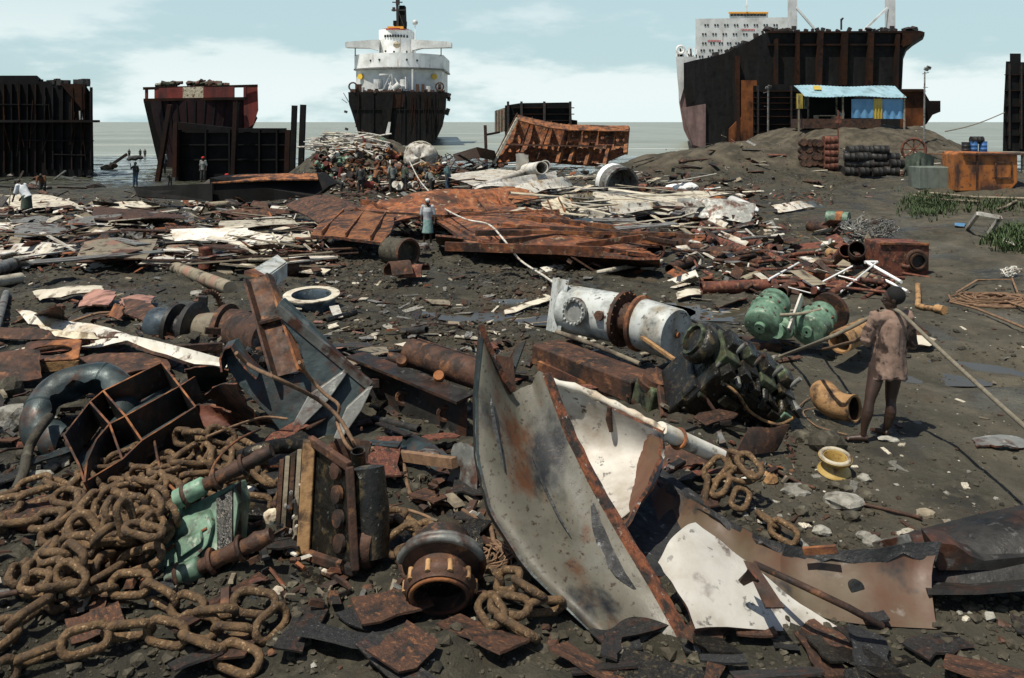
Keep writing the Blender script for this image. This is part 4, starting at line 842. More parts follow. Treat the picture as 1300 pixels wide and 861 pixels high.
q = MB(); q.sheet([[W(x, y - 1, Y + .2) for x, y in top], [W(x, y + 6, Y - .9) for x, y in top]], .08); T.part('top_flange', q, M_['rust_orange'], h)
q = MB(); q.sheet([[W(x, 183 + .02 * (x - 640), Y + .4) for x in range(640, 790, 25)], [W(x, 184 + .02 * (x - 640), Y - .9) for x in range(640, 790, 25)]], .08); T.part('stringer', q, M_['rust_dark'], h)
# panels with pairs of holes
for (x0, x1, y0, y1) in ((720, 737, 166, 182), (739, 757, 166, 183), (759, 779, 166, 186), (779, 796, 167, 190), (711, 727, 188, 205), (731, 745, 188, 208), (746, 760, 189, 209)):
    for k in range(2):
        xa = x0 + (x1 - x0) * k / 2; xb = x0 + (x1 - x0) * (k + 1) / 2
        q = MB(); o = W(xa, y1 - 1, Y - .6); q.holed(o, W(xb, y1 - 1, Y - .6) - o, W(xa + 1.5, y0, Y + .1) - o, .05, S(2.3, Y), 14)
        T.part('holed_panel', q, M_['rust_deck'], h)
for a, c in (((737, 161), (724, 206)), ((758, 160), (744, 210)), ((779, 161), (768, 210)), ((797, 162), (794, 195)), ((722, 160), (708, 207))):
    q = MB(); q.bar(W(*a, Y + .4), W(*c, Y - .9), .3, .35); T.part('stiffener', q, M_['rust_orange'], h)
q = MB(); q.bar(W(657, 150, Y - .6), W(627, 207, Y - 1.2), .18, .2); T.part('cut_edge', q, M_['timber_pale'], h)
T.done()

# far right hulk and its rope
T = Thing('upright_hulk', 'black upright slab of hull at the right edge of the picture', 'hulk')
Y = 84
b = MB(); b.prism(poly([(1277, 78), (1282, 78), (1282, 68), (1296, 68), (1296, 79), (1330, 79), (1370, 200), (1273, 192), (1274, 140)], Y), D(1282, 8)); h = T.part('plating', b, M_['hull_black'])
for y in (95, 115, 135, 155, 172): q = MB(); q.box(W(1320, y, Y - .1), (S(88, Y), .25, S(1, Y))); T.part('stringer', q, M_['hull_rust'], h)
for x in (1281, 1296, 1312): q = MB(); q.box(W(x, 135, Y - .2), (S(1.6, Y), .3, S(108, Y))); T.part('frame_rib', q, M_['steel_black'], h)
T.done()
b = MB(); b.tube([W(1200 + 75 * t, 167 - 24 * t + 3 * math.sin(t * PI), 60 + 23.8 * t) for t in np.linspace(0, 1, 12)], .05, 6); solo('mooring_line', 'thin taut line rising to the upright hulk at the right edge', 'line', b, M_['rope'])

# hut on the mound
T = Thing('workers_hut', 'open hut with pale blue sheet roof and blue and yellow tarpaulin on the earth mound', 'hut')
Y = 73
def corr(a, bb, c, d, n=60, m=3):
    """corrugated sheet between four corners (a-b top edge, d-c bottom edge)"""
    rows = []
    for i in range(m + 1):
        t = i / m; row = []
        for j in range(n + 1):
            u = j / n; p = (a + (bb - a) * u) * (1 - t) + (d + (c - d) * u) * t; p = V(p); p.z += .018 * math.cos(j * PI) + .06 * math.sin(u * 9 + t * 3); row.append(p)
        rows.append(row)
    return rows
b = MB(); b.sheet(corr(W(1008, 109, Y + 3), W(1136, 110, Y + 3), W(1151, 123.5, Y - 1.4), W(1021, 122.5, Y - 1.4)), .04); rf = T.part('roof', b, M_['roof_blue'])
q = MB(); q.sheet([[W(1032, 111, Y + 2.1), W(1041, 111, Y + 2.1)], [W(1034, 116, Y + .7), W(1043, 116, Y + .7)]], .03)
q.v = [p + V((0, 0, .14)) for p in q.v]; T.part('yellow_patch', q, M_['tarp_yellow'], rf)
def tarp(x0, x1, y0, y1, Yt, m, nm, off=0):
    rows = []
    for i in range(7):
        t = i / 6; rows.append([W(x0 + (x1 - x0) * j / 14, y0 + (y1 - y0) * t, Yt + .10 * math.sin(j * 1.3 + off) * t) for j in range(15)])
    q = MB(); q.sheet(rows, .02); T.part(nm, q, M_[m])
tarp(1081, 1109, 126, 150, Y - 1, 'tarp_blue', 'tarpaulin'); tarp(1109, 1120, 125.5, 151, Y - 1.05, 'tarp_yellow', 'tarpaulin'); tarp(1120, 1147, 126, 151, Y - 1, 'tarp_blue', 'tarpaulin', 2)
tarp(1011, 1019, 119, 138, Y - .9, 'tarp_yellow', 'hanging_cloth'); tarp(1016, 1025, 122, 138, Y - .8, 'tarp_green', 'hanging_cloth', 1)
for x, Yp in ((1014, Y - .9), (1026, Y + 2.5), (1070, Y - 1), (1110, Y + 2.5), (1148, Y - 1.05), (1062, Y + 2.5)):
    q = MB(); q.bar(W(x, 121 if Yp < Y else 113, Yp), onG(x, Yp, -.2), .12, .12); T.part('post', q, M_['wood'])
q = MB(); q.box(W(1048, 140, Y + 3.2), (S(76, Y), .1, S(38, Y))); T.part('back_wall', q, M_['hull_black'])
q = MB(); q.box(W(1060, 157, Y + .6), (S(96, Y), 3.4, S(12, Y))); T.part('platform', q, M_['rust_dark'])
T.done()
T = Thing('wooden_bench', 'low dark bench under the blue roofed hut', 'bench'); q = MB(); q.box(W(1047, 147, Y - .6), (S(26, Y), .5, .08)); T.part('seat', q, M_['wood'])
for x in (1036, 1058): q = MB(); q.bar(W(x, 147.5, Y - .6), onG(x, Y - .6, -.1), .1, .4); T.part('leg', q, M_['wood'])
T.done()
# lamp posts
for (x, y0, nm, lab, Yl) in ((1177, 86, 'lamp', 'thin pole with twin floodlights standing right of the blue roofed hut', 68), (975, 110, 'x', 'thin dark pole with crossbars in front of the black hull block', 80)):
    T = Thing('floodlight_pole', lab, 'lamp post'); q = MB(); g = onG(x - 4 if nm == 'lamp' else x, Yl, -.2); q.cyl(g, W(x - 3 if nm == 'lamp' else x, y0 + 5, Yl), .09, .06, 8); T.part('pole', q, M_['grey_steel'])
    q = MB(); q.bar(W(x - 6, y0 + 8, Yl), W(x + 2, y0 + 6, Yl), .06, .06); q.bar(W(x - 5, y0 + 25, Yl), W(x + 1, y0 + 25, Yl), .05, .05); T.part('crossbar', q, M_['grey_steel'])
    for k in range(2): q = MB(); q.box(W(x - 1 + 3 * k, y0 + 2 - 2 * k, Yl), (.32, .22, .24), (.4, .3, 0)); T.part('lamp_head', q, M_['grey_steel'])
    T.done()
b = MB(); b.bar(onG(1064, 60.5, -.1), W(1064, 140, 60.5), .09, .09); b.box(W(1064, 152, 60.4), (.45, .1, .5)); solo('sign_post', 'rusty red post with a square board standing in front of the hut', 'post', b, M_['rust_red'])

for o in list(bpy.data.objects):
    if o.name.split('.')[0] in ('deck_clutter', 'deck_machinery', 'bow_fittings', 'torn_fittings', 'torn_platform'): o['kind'] = 'stuff'     # broken fittings past counting
# ---------------------------------------------------------------- mid ground
def warp(p, a): return p + V((random.uniform(-a, a), random.uniform(-a, a), random.uniform(-a, a)))
def plate(name, label, cat, c, lifts, m, th=.03, edge='edge_rust', group=None, bend=0.0, rag=.0, n=6, ribs_=0, rib_m=None, cut=.02):
    """steel plate lying on the ground; c = four photo corners, lifts = height of each above the mud"""
    P = [L(x, y, l) for (x, y), l in zip(c, lifts)] if not isinstance(c[0], V) else c
    rows = []; ln = (P[1] - P[0]).length; seed = random.random() * 99
    for i in range(n + 1):
        t = i / n; row = []
        for j in range(n * 2 + 1):
            u = j / (n * 2); p = (P[0] * (1 - u) + P[1] * u) * (1 - t) + (P[3] * (1 - u) + P[2] * u) * t
            p = V(p); p.z += bend * math.sin(PI * u) * (1 - .4 * t) + .03 * ln * float(fbm(u * 2 + seed, t * 2 + seed, 1.3, 2))
            if rag and (i in (0, n) or j in (0, 2 * n)): p += V((random.uniform(-rag, rag), random.uniform(-rag, rag), 0))
            row.append(p)
        rows.append(row)
    b = MB(); b.sheet(rows, th, rim=1)
    mats = [MT[m], MT[edge]]
    if not ribs_: return solo(name, label, cat, b, mats, group)
    T = Thing(name, label, cat, group); h = T.part('plating', b, mats)
    for k in range(ribs_):
        u = (k + .5) / ribs_; a = (P[0] * (1 - u) + P[1] * u); e = (P[3] * (1 - u) + P[2] * u); q = MB(); q.bar(a + V((0, 0, .07)), e + V((0, 0, .07)), .035, .14); T.part('stiffener', q, MT[rib_m or m], h)
    return T.done()
def pipe(name, label, cat, a, c, rpx, m, la=None, lc=None, group=None, wall=.12, n=18, hollow=True, Ya=None, Yc=None):
    pa0 = L(*a); r = S(rpx, pa0.y)
    pa = L(a[0], a[1], r * .8 if la is None else la) if Ya is None else W(*a, Ya); pc = L(c[0], c[1], r * .8 if lc is None else lc) if Yc is None else W(*c, Yc)
    b = MB(); (b.pipe(pa, pc, r, wall, n) if hollow else b.cyl(pa, pc, r, n=n)); return solo(name, label, cat, b, MT[m], group)

# rusted drums racked below the hut
def drum_proto(m, nm='steel_drum'):
    b = MB(); prof = [(0, .27), (0, .29), (.03, .29), (.03, .28), (.32, .28), (.335, .295), (.35, .28), (.65, .28), (.665, .295), (.68, .28), (.97, .28), (.97, .29), (1, .29), (1, .27)]
    b.lathe((0, 0, -.44), (0, 0, .88), prof, 18); o = b.build(nm, MT[m]); return o
used = set()
def drum(src, loc, rot, label, group, cat='drum', s=1.0):
    o = src if src.name not in used else src.copy()
    if o is src: used.add(src.name)
    else: COL.objects.link(o)
    put(o, loc, rot, s); tag(o, label, cat, group); return o
dr_r = drum_proto('rust_red'); dr_k = drum_proto('steel_black'); dr_o = drum_proto('rust_dark')
Yd = L(1065, 217).y
for row in range(4):
    for k in range(4):
        p = W(1019 + k * 6.6 + random.uniform(-.8, .8), 207 - row * 8.4 + random.uniform(-.7, .7), Yd + .4 + random.uniform(-.15, .15)); drum(dr_o, p, (R(84), 0, R(random.uniform(-8, 8))), 'rusty drum stacked end on in the rack below the hut', 'end on drums in the rack', s=.8)
for row in range(5):
    p = W(1054, 211 - row * 8.2, Yd); drum(dr_r, p, (0, R(90), R(random.uniform(-5, 5))), 'red brown drum lying sideways in the middle stack below the hut', 'sideways drums in the middle stack', s=.95)
for row in range(4):
    for k in range(4):
        if row == 3 and k > 2: continue
        p = W(1080 + k * 17 + random.uniform(-2.5, 2.5) + 4 * (row % 2), 218 - row * 9.2 + random.uniform(-.8, .8), Yd - .4 + .1 * row + random.uniform(-.2, .2)); drum(dr_k, p, (0, R(90 + random.uniform(-5, 5)), R(random.uniform(-16, 16))), 'black oily drum lying in the long stack left of the green net', 'black drums in the long stack')
for k in range(5):
    pass
T = Thing('cable_wheel', 'rusty spoked wheel leaning behind the drums and the green net', 'wheel')
p = W(1160, 190, 57); b = MB(); b.torus(p, (.3, 1, 0), .75, .1, 24, 8); T.part('rim', b, MT['rust_red'])
for k in range(4): q = MB(); dx = V((math.cos(k * PI / 4), -.3 * math.cos(k * PI / 4), math.sin(k * PI / 4))) * .7; q.bar(p - dx, p + dx, .08, .08); T.part('spoke', q, MT['rust_red'])
T.done()
# draped net
b = MB(); rows = []
for i in range(9):
    t = i / 8; row = []
    for j in range(17):
        u = j / 16; x = 1147 + 36 * u + (1 - t) * 3; y = 193 + 36 * t + 4 * abs(u - .5) * (1 - t) * 3; row.append(W(x, y, 52 - 1.1 * t - .4 * math.sin(j * 1.9) * t - 1.2 * math.sin(u * PI)))
    rows.append(row)
b.sheet(rows, .05); solo('draped_net', 'dark green net draped over a heap left of the grey block', 'net', b, MT['tarp_green'])
b = MB(); p = L(1191, 239); b.box((p.x, p.y + .6, p.z + .52), (S(43, 48), 1.2, 1.15)); solo('concrete_block', 'grey green concrete block standing left of the orange cabin', 'block', b, MT['green_block'], bevel=.04)
T = Thing('machine_cabin', 'rusty orange machine cabin with a small framed door, on the right verge', 'cabin')
Yc = L(1240, 242).y; z0 = g1(S(1252 - CX, Yc), Yc)
b = MB(); b.prism([W(1213, 243, Yc), W(1213, 196, Yc), W(1218, 193, Yc), W(1292, 195, Yc), W(1292, 232, Yc), W(1282, 243, Yc)], V((.35, 2.0, 0))); T.part('housing', b, MT['orange_paint'], bevel=.05)
q = MB()
for (a, c) in (((1264, 206), (1284, 206)), ((1264, 226), (1284, 226)), ((1264, 206), (1264, 226)), ((1284, 206), (1284, 226))): q.bar(W(*a, Yc - .04), W(*c, Yc - .04), .08, .08)
T.part('door_frame', q, MT['rust_dark'])
q = MB(); q.box(W(1274, 216, Yc - .02), (S(19, Yc), .05, S(19, Yc))); T.part('door', q, MT['orange_paint'])
q = MB(); q.box(W(1250, 195, Yc + .9), (S(82, Yc), 2.1, .08)); T.part('roof', q, MT['rust_dark'])
q = MB(); q.bar(W(1240, 194, Yc), W(1240, 243, Yc - .03), .1, .06); T.part('corner_strip', q, MT['rust_dark'])
for x in (1222, 1262): q = MB(); q.box(W(x, 244, Yc + 1), (.2, 1.8, .12)); T.part('skid', q, MT['rust_dark'])
T.done()
dr_b = drum_proto('drum_blue')
for i, (x, y, m, lab) in enumerate(((1236, 187, 0, 'blue drum standing on the timber deck behind the orange cabin, left one'), (1248, 187, 0, 'blue drum standing on the timber deck behind the orange cabin, right one'), (1226, 188, 1, 'blackened drum left of the blue drums behind the orange cabin'), (1240, 178, 1, 'dark drum lying on top of the blue drums'))):
    drum(dr_b if not m else dr_k, W(x, y, 56), (0, R(90) if i == 3 else 0, 0), lab, None, s=.9)
T = Thing('timber_deck', 'rough timber deck on posts behind the orange cabin', 'deck'); q = MB(); q.bar(W(1195, 193, 56.5), W(1300, 194, 56.5), 1.4, .12); T.part('planking', q, MT['wood'])
for x in (1200, 1228, 1262, 1298): q = MB(); q.bar(W(x, 194, 56.2), onG(x, 56.2, -.2), .14, .14); T.part('post', q, MT['wood'])
T.done()
# planks and pipes leaning beside the hut
for k in range(16):
    x = random.uniform(1140, 1190); b = MB(); p = onG(x, 64 + random.uniform(-2, 2), .15); d = V((random.uniform(.4, 1.4), random.uniform(-1, 0), random.uniform(-.25, .15))); b.bar(p - d, p + d, .16, .06)
    solo('timber_plank', 'pale or rusty plank heaped at the foot of the floodlight pole', 'plank', b, MT[('timber_pale', 'rust_orange', 'rust_red')[k % 3]], 'planks at the foot of the floodlight pole')
for k in range(40):
    x = random.uniform(1130, 1200); b = MB(); p = onG(x, 58 + random.uniform(-4, 4), .12); b.rock(p, (random.uniform(.2, .5), .3, .2), seed=k); solo('rubble_lump', 'rusty lump among the junk between the drums and the orange cabin', 'scrap metal', b, MT[('rust_dark', 'rust_red', 'concrete', 'stone_dark')[k % 4]], 'lumps between the drums and the cabin')

# ---- rusty deck in the middle
plate('rusty_deck_sheet', 'large orange rusted deck panel with stiffener bars, right of the capped man', 'steel sheet', [(520, 262), (700, 268), (838, 330), (600, 312)], (.45, .8, .3, .55), 'rust_deck', .10, ribs_=9, bend=.15, rag=.12)
plate('rusty_deck_sheet', 'long orange rusted strip sticking out at the front edge of the scrap field', 'steel sheet', [(595, 316), (700, 300), (836, 312), (770, 325)], (.45, .7, .45, .4), 'rust_deck', .06, bend=.1, rag=.1)
plate('rusty_deck_sheet', 'curled orange rusted plate behind the capped man, torn on its upper edge', 'steel sheet', [(455, 262), (640, 243), (652, 268), (505, 286)], (.9, 1.2, .6, .45), 'rust_deck', .07, bend=.25, rag=.25, ribs_=6)
plate('rusty_deck_sheet', 'orange rusted plate in the scrap left of the capped man, with a folded front edge', 'steel sheet', [(424, 269), (504, 275), (487, 307), (394, 297)], (.75, .8, .55, .6), 'rust_orange', .08, bend=.06, rag=.05, ribs_=3)
plate('rusty_deck_sheet', 'torn strip of orange rusted plating below the white planks in the middle', 'steel sheet', [(640, 238), (690, 250), (640, 262), (560, 256)], (1.1, .8, .8, .9), 'rust_orange', .05, bend=.1, rag=.2)
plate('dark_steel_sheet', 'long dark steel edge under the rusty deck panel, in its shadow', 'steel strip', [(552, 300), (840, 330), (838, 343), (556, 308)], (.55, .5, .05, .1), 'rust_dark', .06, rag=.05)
plate('rusty_sheet', 'dark brown sheet sloping behind the small orange plate', 'steel sheet', [(360, 262), (440, 254), (470, 268), (405, 283)], (.5, .9, .6, .3), 'rust_dark', .05, bend=.25, rag=.1)
plate('rusty_sheet', 'dull red sheet on the mud between puddle and long rusty panel', 'steel sheet', [(764, 318), (836, 322), (828, 336), (772, 338)], (.12, .2, .1, .1), 'rust_red', .04, rag=.06)
# ribs thrown about on the rusty field
for k in range(26):
    x = random.uniform(480, 800); y = 262 + (x - 470) * .08 + random.uniform(-10, (45 if x < 700 else 25) if x > 600 else 8); p = L(x, y, .75); d = V((random.uniform(.5, 2.0), random.uniform(-1.2, .6), random.uniform(-.1, .1)))
    b = MB(); b.bar(p - d, p + d, random.uniform(.05, .14), random.uniform(.08, .22)); solo('rusty_bar', 'loose rusty bar lying across the orange deck panels', 'steel bar', b, MT[('rust_orange', 'rust_deck', 'rust_dark')[k % 3]], 'loose bars on the orange deck panels')

# ---- barge-like beam with orange top, left of the scrap heap
T = Thing('upturned_pontoon', 'long dark pontoon with an orange rusty top, below the twin posts', 'pontoon')
Yp = L(340, 262).y; b = MB(); b.prism([W(268, 256, Yp), W(266, 226, Yp), W(300, 224, Yp + 1), W(402, 222, Yp + 1), W(418, 236, Yp), W(400, 250, Yp), W(300, 258, Yp)], V((0, 2, 0))); h = T.part('hull', b, MT['hull_black'])
q = MB(); q.sheet([[W(268, 233, Yp - .1), W(340, 229, Yp - .1), W(404, 228, Yp - .1)], [W(300, 223, Yp + 1), W(360, 221, Yp + 1), W(402, 221, Yp + 1)]], .06); T.part('top_plate', q, MT['rust_orange'], h)
q = MB(); q.sheet([[W(170, 238, Yp), W(270, 233, Yp - .2)], [W(175, 250, Yp - .3), W(270, 256, Yp - .4)]], .08); T.part('side_plate', q, MT['hull_black'], h)
T.done()

# ---- white scrap plates (middle right)
WH = [([(688, 258), (752, 245), (757, 255), (696, 280)], (.9, 1.0, .5, .6), 'cream', 'cream insulated panel with rusty ribs tilted in the middle of the white scrap', 5),
 ([(740, 250), (930, 247), (850, 268), (724, 266)], (.7, .7, .5, .5), 'timber_pale', 'wide pale plate lying right of the cream ribbed panel', 0),
 ([(712, 272), (860, 268), (850, 276), (706, 280)], (.5, .5, .3, .3), 'white', 'long white strip under the wide pale plate', 0),
 ([(700, 285), (790, 280), (790, 288), (695, 292)], (.35, .35, .25, .25), 'blue_paint', 'narrow grey blue strip below the cream ribbed panel', 0),
 ([(632, 266), (690, 268), (686, 276), (640, 274)], (.6, .6, .5, .5), 'white', 'white corrugated strip left of the cream ribbed panel', 4),
 ([(655, 277), (682, 279), (672, 288), (650, 285)], (.6, .6, .5, .5), 'cream', 'small cream sheet lying on orange rust', 0),
 ([(600, 236), (705, 222), (708, 229), (602, 243)], (1.2, 1.2, 1.0, 1.0), 'white_hot', 'long white strip at the back of the scrap field under white pipes', 0),
 ([(626, 243), (720, 228), (728, 236), (640, 250)], (1.0, 1.1, .8, .8), 'white', 'second long white strip in front of the white strip with pipes', 0),
 ([(655, 197), (672, 197), (668, 217), (656, 217)], (2.2, 2.2, 1.0, 1.0), 'ship_white', 'pale blue white panel standing upright in front of the rusty hull section', 0),
 ([(862, 252), (960, 258), (952, 285), (858, 275)], (.9, .8, .2, .2), 'grey_steel', 'dirty grey plate with white streaks, left of the white floats', 0),
 ([(560, 222), (640, 216), (700, 224), (600, 236)], (.9, 1.0, .8, .9), 'white', 'broad white sheet lying behind the worker group at the middle', 0),
 ([(770, 262), (884, 256), (900, 262), (776, 272)], (.85, .85, .6, .6), 'white', 'weathered white plank on top of the wide pale plate', 0),
 ([(980, 262), (1032, 255), (1048, 262), (990, 270)], (.3, .35, .1, .1), 'white', 'white sheet lying on the mud left of the green drum', 0)]
for c, l, m, lab, rb in WH: plate('scrap_sheet', lab, 'steel sheet', c, l, m, .05, bend=.08, rag=.05, ribs_=rb, rib_m='rust_orange', edge='rust_dark')
# ---- left hand plates
LP = [([(216, 291), (316, 290), (300, 305), (222, 306)], (.5, .5, .3, .3), 'white_hot', 'bright white plate with folded corner at the left scrap field', 0),
 ([(108, 308), (200, 304), (186, 330), (94, 330)], (.5, .55, .35, .35), 'brown_plate', 'brown dusty plate with raised edge left of the long round pipe', 0),
 ([(6, 311), (88, 310), (72, 324), (-10, 324)], (.35, .35, .2, .2), 'white_hot', 'white sheet near the left edge behind the big round bar', 0),
 ([(116, 262), (180, 255), (200, 266), (128, 274)], (.4, .5, .3, .3), 'timber_pale', 'pale warped sheet at the back of the left scrap field', 0),
 ([(182, 329), (232, 329), (226, 337), (176, 336)], (.3, .3, .2, .2), 'white', 'narrow white strip right of the brown dusty plate', 0),
 ([(106, 372), (148, 371), (138, 388), (102, 389)], (.2, .2, .12, .12), 'rust_pink', 'pinkish plate lying on mud in the left middle', 0),
 ([(156, 379), (196, 378), (190, 390), (150, 390)], (.12, .12, .1, .1), 'rust_pink', 'faded red brown flake right of the pinkish plate', 0),
 ([(60, 395), (82, 390), (84, 412), (16, 410)], (.5, .5, .15, .1), 'rust_dark', 'dark brown triangular plate behind the long white plank', 0),
 ([(145, 388), (158, 391), (152, 408), (136, 403)], (.28, .28, .12, .12), 'orange_paint', 'small bright orange plate left of the winch drum', 0),
 ([(160, 378), (205, 393), (190, 412), (150, 402)], (.2, .2, .05, .05), 'rust_dark', 'burnt brown plate between orange plate and winch drum', 0),
 ([(40, 372), (130, 365), (132, 372), (50, 380)], (.15, .2, .15, .1), 'timber_pale', 'thin pale strip across a dark hollow in the left mud', 0),
 ([(120, 262), (230, 272), (240, 280), (118, 280)], (.5, .5, .4, .4), 'rust_dark', 'long dark plate below the pale warped sheet', 0),
 ([(85, 280), (200, 268), (210, 278), (90, 290)], (.4, .5, .3, .3), 'grey_steel', 'long grey weathered sheet at the left scrap field', 0),
 ([(212, 312), (262, 310), (262, 318), (206, 322)], (.3, .3, .2, .2), 'brown_plate', 'brown sheet just below the bright white folded plate', 0),
 ([(20, 280), (60, 274), (90, 296), (20, 304)], (.35, .35, .2, .2), 'grey_steel', 'grey sheet beside the stooping man at the left', 0),
 ([(278, 281), (372, 280), (380, 287), (280, 292)], (.5, .5, .4, .4), 'timber_pale', 'pale plank pile top board left of the orange plate', 0),
 ([(300, 292), (360, 300), (350, 314), (270, 306)], (.5, .5, .3, .3), 'white', 'white board in the plank pile left of the orange plate', 0),
 ([(334, 302), (402, 298), (404, 306), (340, 312)], (.4, .4, .3, .3), 'timber_pale', 'pale boards laid side by side below the orange plate', 3),
 ([(270, 270), (330, 264), (380, 270), (300, 280)], (.4, .5, .3, .3), 'rust_dark', 'dark rusted sheet behind the plank pile', 0),
 ([(0, 250), (60, 248), (110, 262), (20, 268)], (.3, .3, .2, .2), 'timber_pale', 'faded board in front of the black hulk', 0)]
for c, l, m, lab, rb in LP: plate('scrap_sheet', lab, 'steel sheet', c, l, m, .035, bend=.05, rag=.04, ribs_=rb, edge='rust_dark')
# ---- scattered strips: each its own object
def strips(n, reg, mats, label, group, name='scrap_strip', cat='scrap strip', w=(.06, .3), ln=(.5, 2.2), h=.04, lift=(.05, .5), ang=.5, th=None):
    protos = []
    for k in range(5):
        for m in mats:
            b = MB(); Lh = 1.0; rows = []; bd = random.uniform(-.06, .06); tw = random.uniform(-.05, .05)
            for i in range(5): rows.append([V((-1 + 2 * i / 4, y * (1 + random.uniform(-.25, .25)), bd * math.sin(PI * i / 4) + tw * y * i)) for y in (-.5, .5)])
            b.sheet(rows, .25 if th is None else th, rim=0); protos.append((b, m))
    meshes = [b.build(name, MT[m]) for b, m in protos]; free = list(meshes)
    for k in range(n):
        x = random.uniform(reg[0], reg[2]); y = random.uniform(reg[1], reg[3]) + (reg[4] * (x - reg[0]) / (reg[2] - reg[0]) if len(reg) > 4 else 0)
        src = meshes[k % len(meshes)]; o = free.pop(0) if k < len(meshes) else src.copy()
        if o.name not in COL.objects: COL.objects.link(o)
        if 490 < x < 600 and 235 < y < 320: x += 130
        lf = random.uniform(*lift); p = L(x, y, lf); wv = random.uniform(*w)
        put(o, p, (random.uniform(-.25, .25), random.uniform(-.12, .12), random.choice([random.gauss(0, ang), random.uniform(-1.5, 1.5)])), (random.uniform(*ln) / 2, wv, h if th is None else 1)); tag(o, label, cat, group)
    for o in free: bpy.data.objects.remove(o)
strips(80, (-20, 262, 400, 335), ['timber_pale', 'grey_steel', 'rust_dark', 'brown_plate', 'white', 'rust_dark'], 'weathered strip in the tangle of plates at the left middle', 'strips in the left plate tangle', ln=(1.0, 3.8), w=(.1, .5), h=.15, lift=(.05, .45), ang=.25)
strips(95, (590, 222, 900, 290), ['white', 'timber_pale', 'rust_dark', 'grey_steel', 'cream'], 'pale strip in the white scrap right of the rusty deck', 'strips in the white scrap', ln=(1.2, 4.2), w=(.1, .5), h=.15, lift=(.1, 1.0), ang=.3)
strips(40, (560, 205, 800, 235), ['white', 'rust_dark', 'steel_black', 'timber_pale'], 'strip lying in front of the curved rusty hull section', 'strips by the rusty hull section', ln=(1, 4), w=(.1, .5), h=.15, lift=(.2, 1.1), ang=.4)
strips(25, (400, 205, 600, 250), ['rust_dark', 'steel_black', 'timber_pale', 'rust_orange'], 'strip among the workers at the scrap heap', 'strips among the workers', ln=(1, 3), w=(.1, .4), h=.15, lift=(.1, .5), ang=.5)
strips(36, (280, 280, 470, 345), ['timber_pale', 'white', 'wood', 'rust_dark'], 'board in the plank pile below the orange plate', 'boards in the plank pile', ln=(.8, 2.6), w=(.08, .35), h=.15, lift=(.05, .4), ang=.25)
strips(60, (0, 390, 560, 470), ['rust_dark', 'timber_pale', 'stone_dark', 'rust_pink', 'grey_steel'], 'small flake of plate on the mud between the winch and the open ground', 'flakes on the near mud', 'plate_flake', 'metal flake', ln=(.1, .4), w=(.04, .16), h=.06, lift=(.0, .05), ang=1.5)
strips(70, (330, 330, 760, 430), ['timber_pale', 'rust_dark', 'concrete', 'grey_steel'], 'small flake of plate on the open ground in the centre', 'flakes on the central ground', 'plate_flake', 'metal flake', ln=(.12, .5), w=(.04, .2), h=.06, lift=(.0, .04), ang=1.5)
strips(60, (960, 330, 1300, 700), ['timber_pale', 'rust_dark', 'brown_plate', 'concrete'], 'small flake of litter on the trodden path at the right', 'flakes on the right path', 'plate_flake', 'metal flake', ln=(.05, .22), w=(.02, .07), h=.04, lift=(.0, .015), ang=1.5)
strips(22, (820, 190, 1060, 250), ['timber_pale', 'rust_dark', 'grey_steel', 'rust_red'], 'strip of scrap on the earth bank below the cargo ship', 'strips on the earth bank', ln=(.4, 2), w=(.08, .3), h=.12, lift=(.0, .1), ang=.8)
strips(50, (560, 370, 1010, 470), ['timber_pale', 'rust_dark', 'concrete', 'wood'], 'splinter lying around the white tank and engine', 'splinters around the white tank', 'plate_flake', 'metal flake', ln=(.15, .7), w=(.03, .12), h=.05, lift=(.0, .06), ang=1.0)

# ---- pipes
pipe('round_bar', 'long grey brown pipe lying on the mud right of the brown plate', 'pipe', (221, 339), (292, 366), 7, 'brown_plate', hollow=False)
pipe('round_bar', 'thick grey pipe end at the left edge, above the small pale pipe', 'pipe', (-40, 352), (28, 332), 9, 'grey_steel', hollow=False)
pipe('steel_pipe', 'pale pipe stub at the left edge, below the thick grey pipe', 'pipe', (-30, 362), (26, 353), 7, 'timber_pale')
pipe('steel_pipe', 'dull pipe leaning upright along the left edge', 'pipe', (-12, 440), (8, 372), 6, 'grey_steel')
pipe('steel_pipe', 'dark pipe lying below the umbrella at the left back', 'pipe', (178, 279), (218, 276), 6, 'rust_dark')
pipe('steel_pipe', 'dark short pipe at the left back near the black hulk', 'pipe', (66, 268), (82, 268), 5, 'steel_black')
pipe('steel_pipe', 'brown pipe lying behind the rusty sheet near the workers', 'pipe', (262, 262), (300, 259), 5, 'wood')
b = MB(); p = L(261, 341); r = S(8.5, p.y); b.lathe(p, (0, 0, S(27, p.y)), [(0, r), (.05, r * 1.05), (.1, r), (.9, r), (.95, r * 1.06), (1, r)], 16); solo('red_canister', 'small dull red upright canister in the left scrap', 'canister', b, MT['rust_red'])
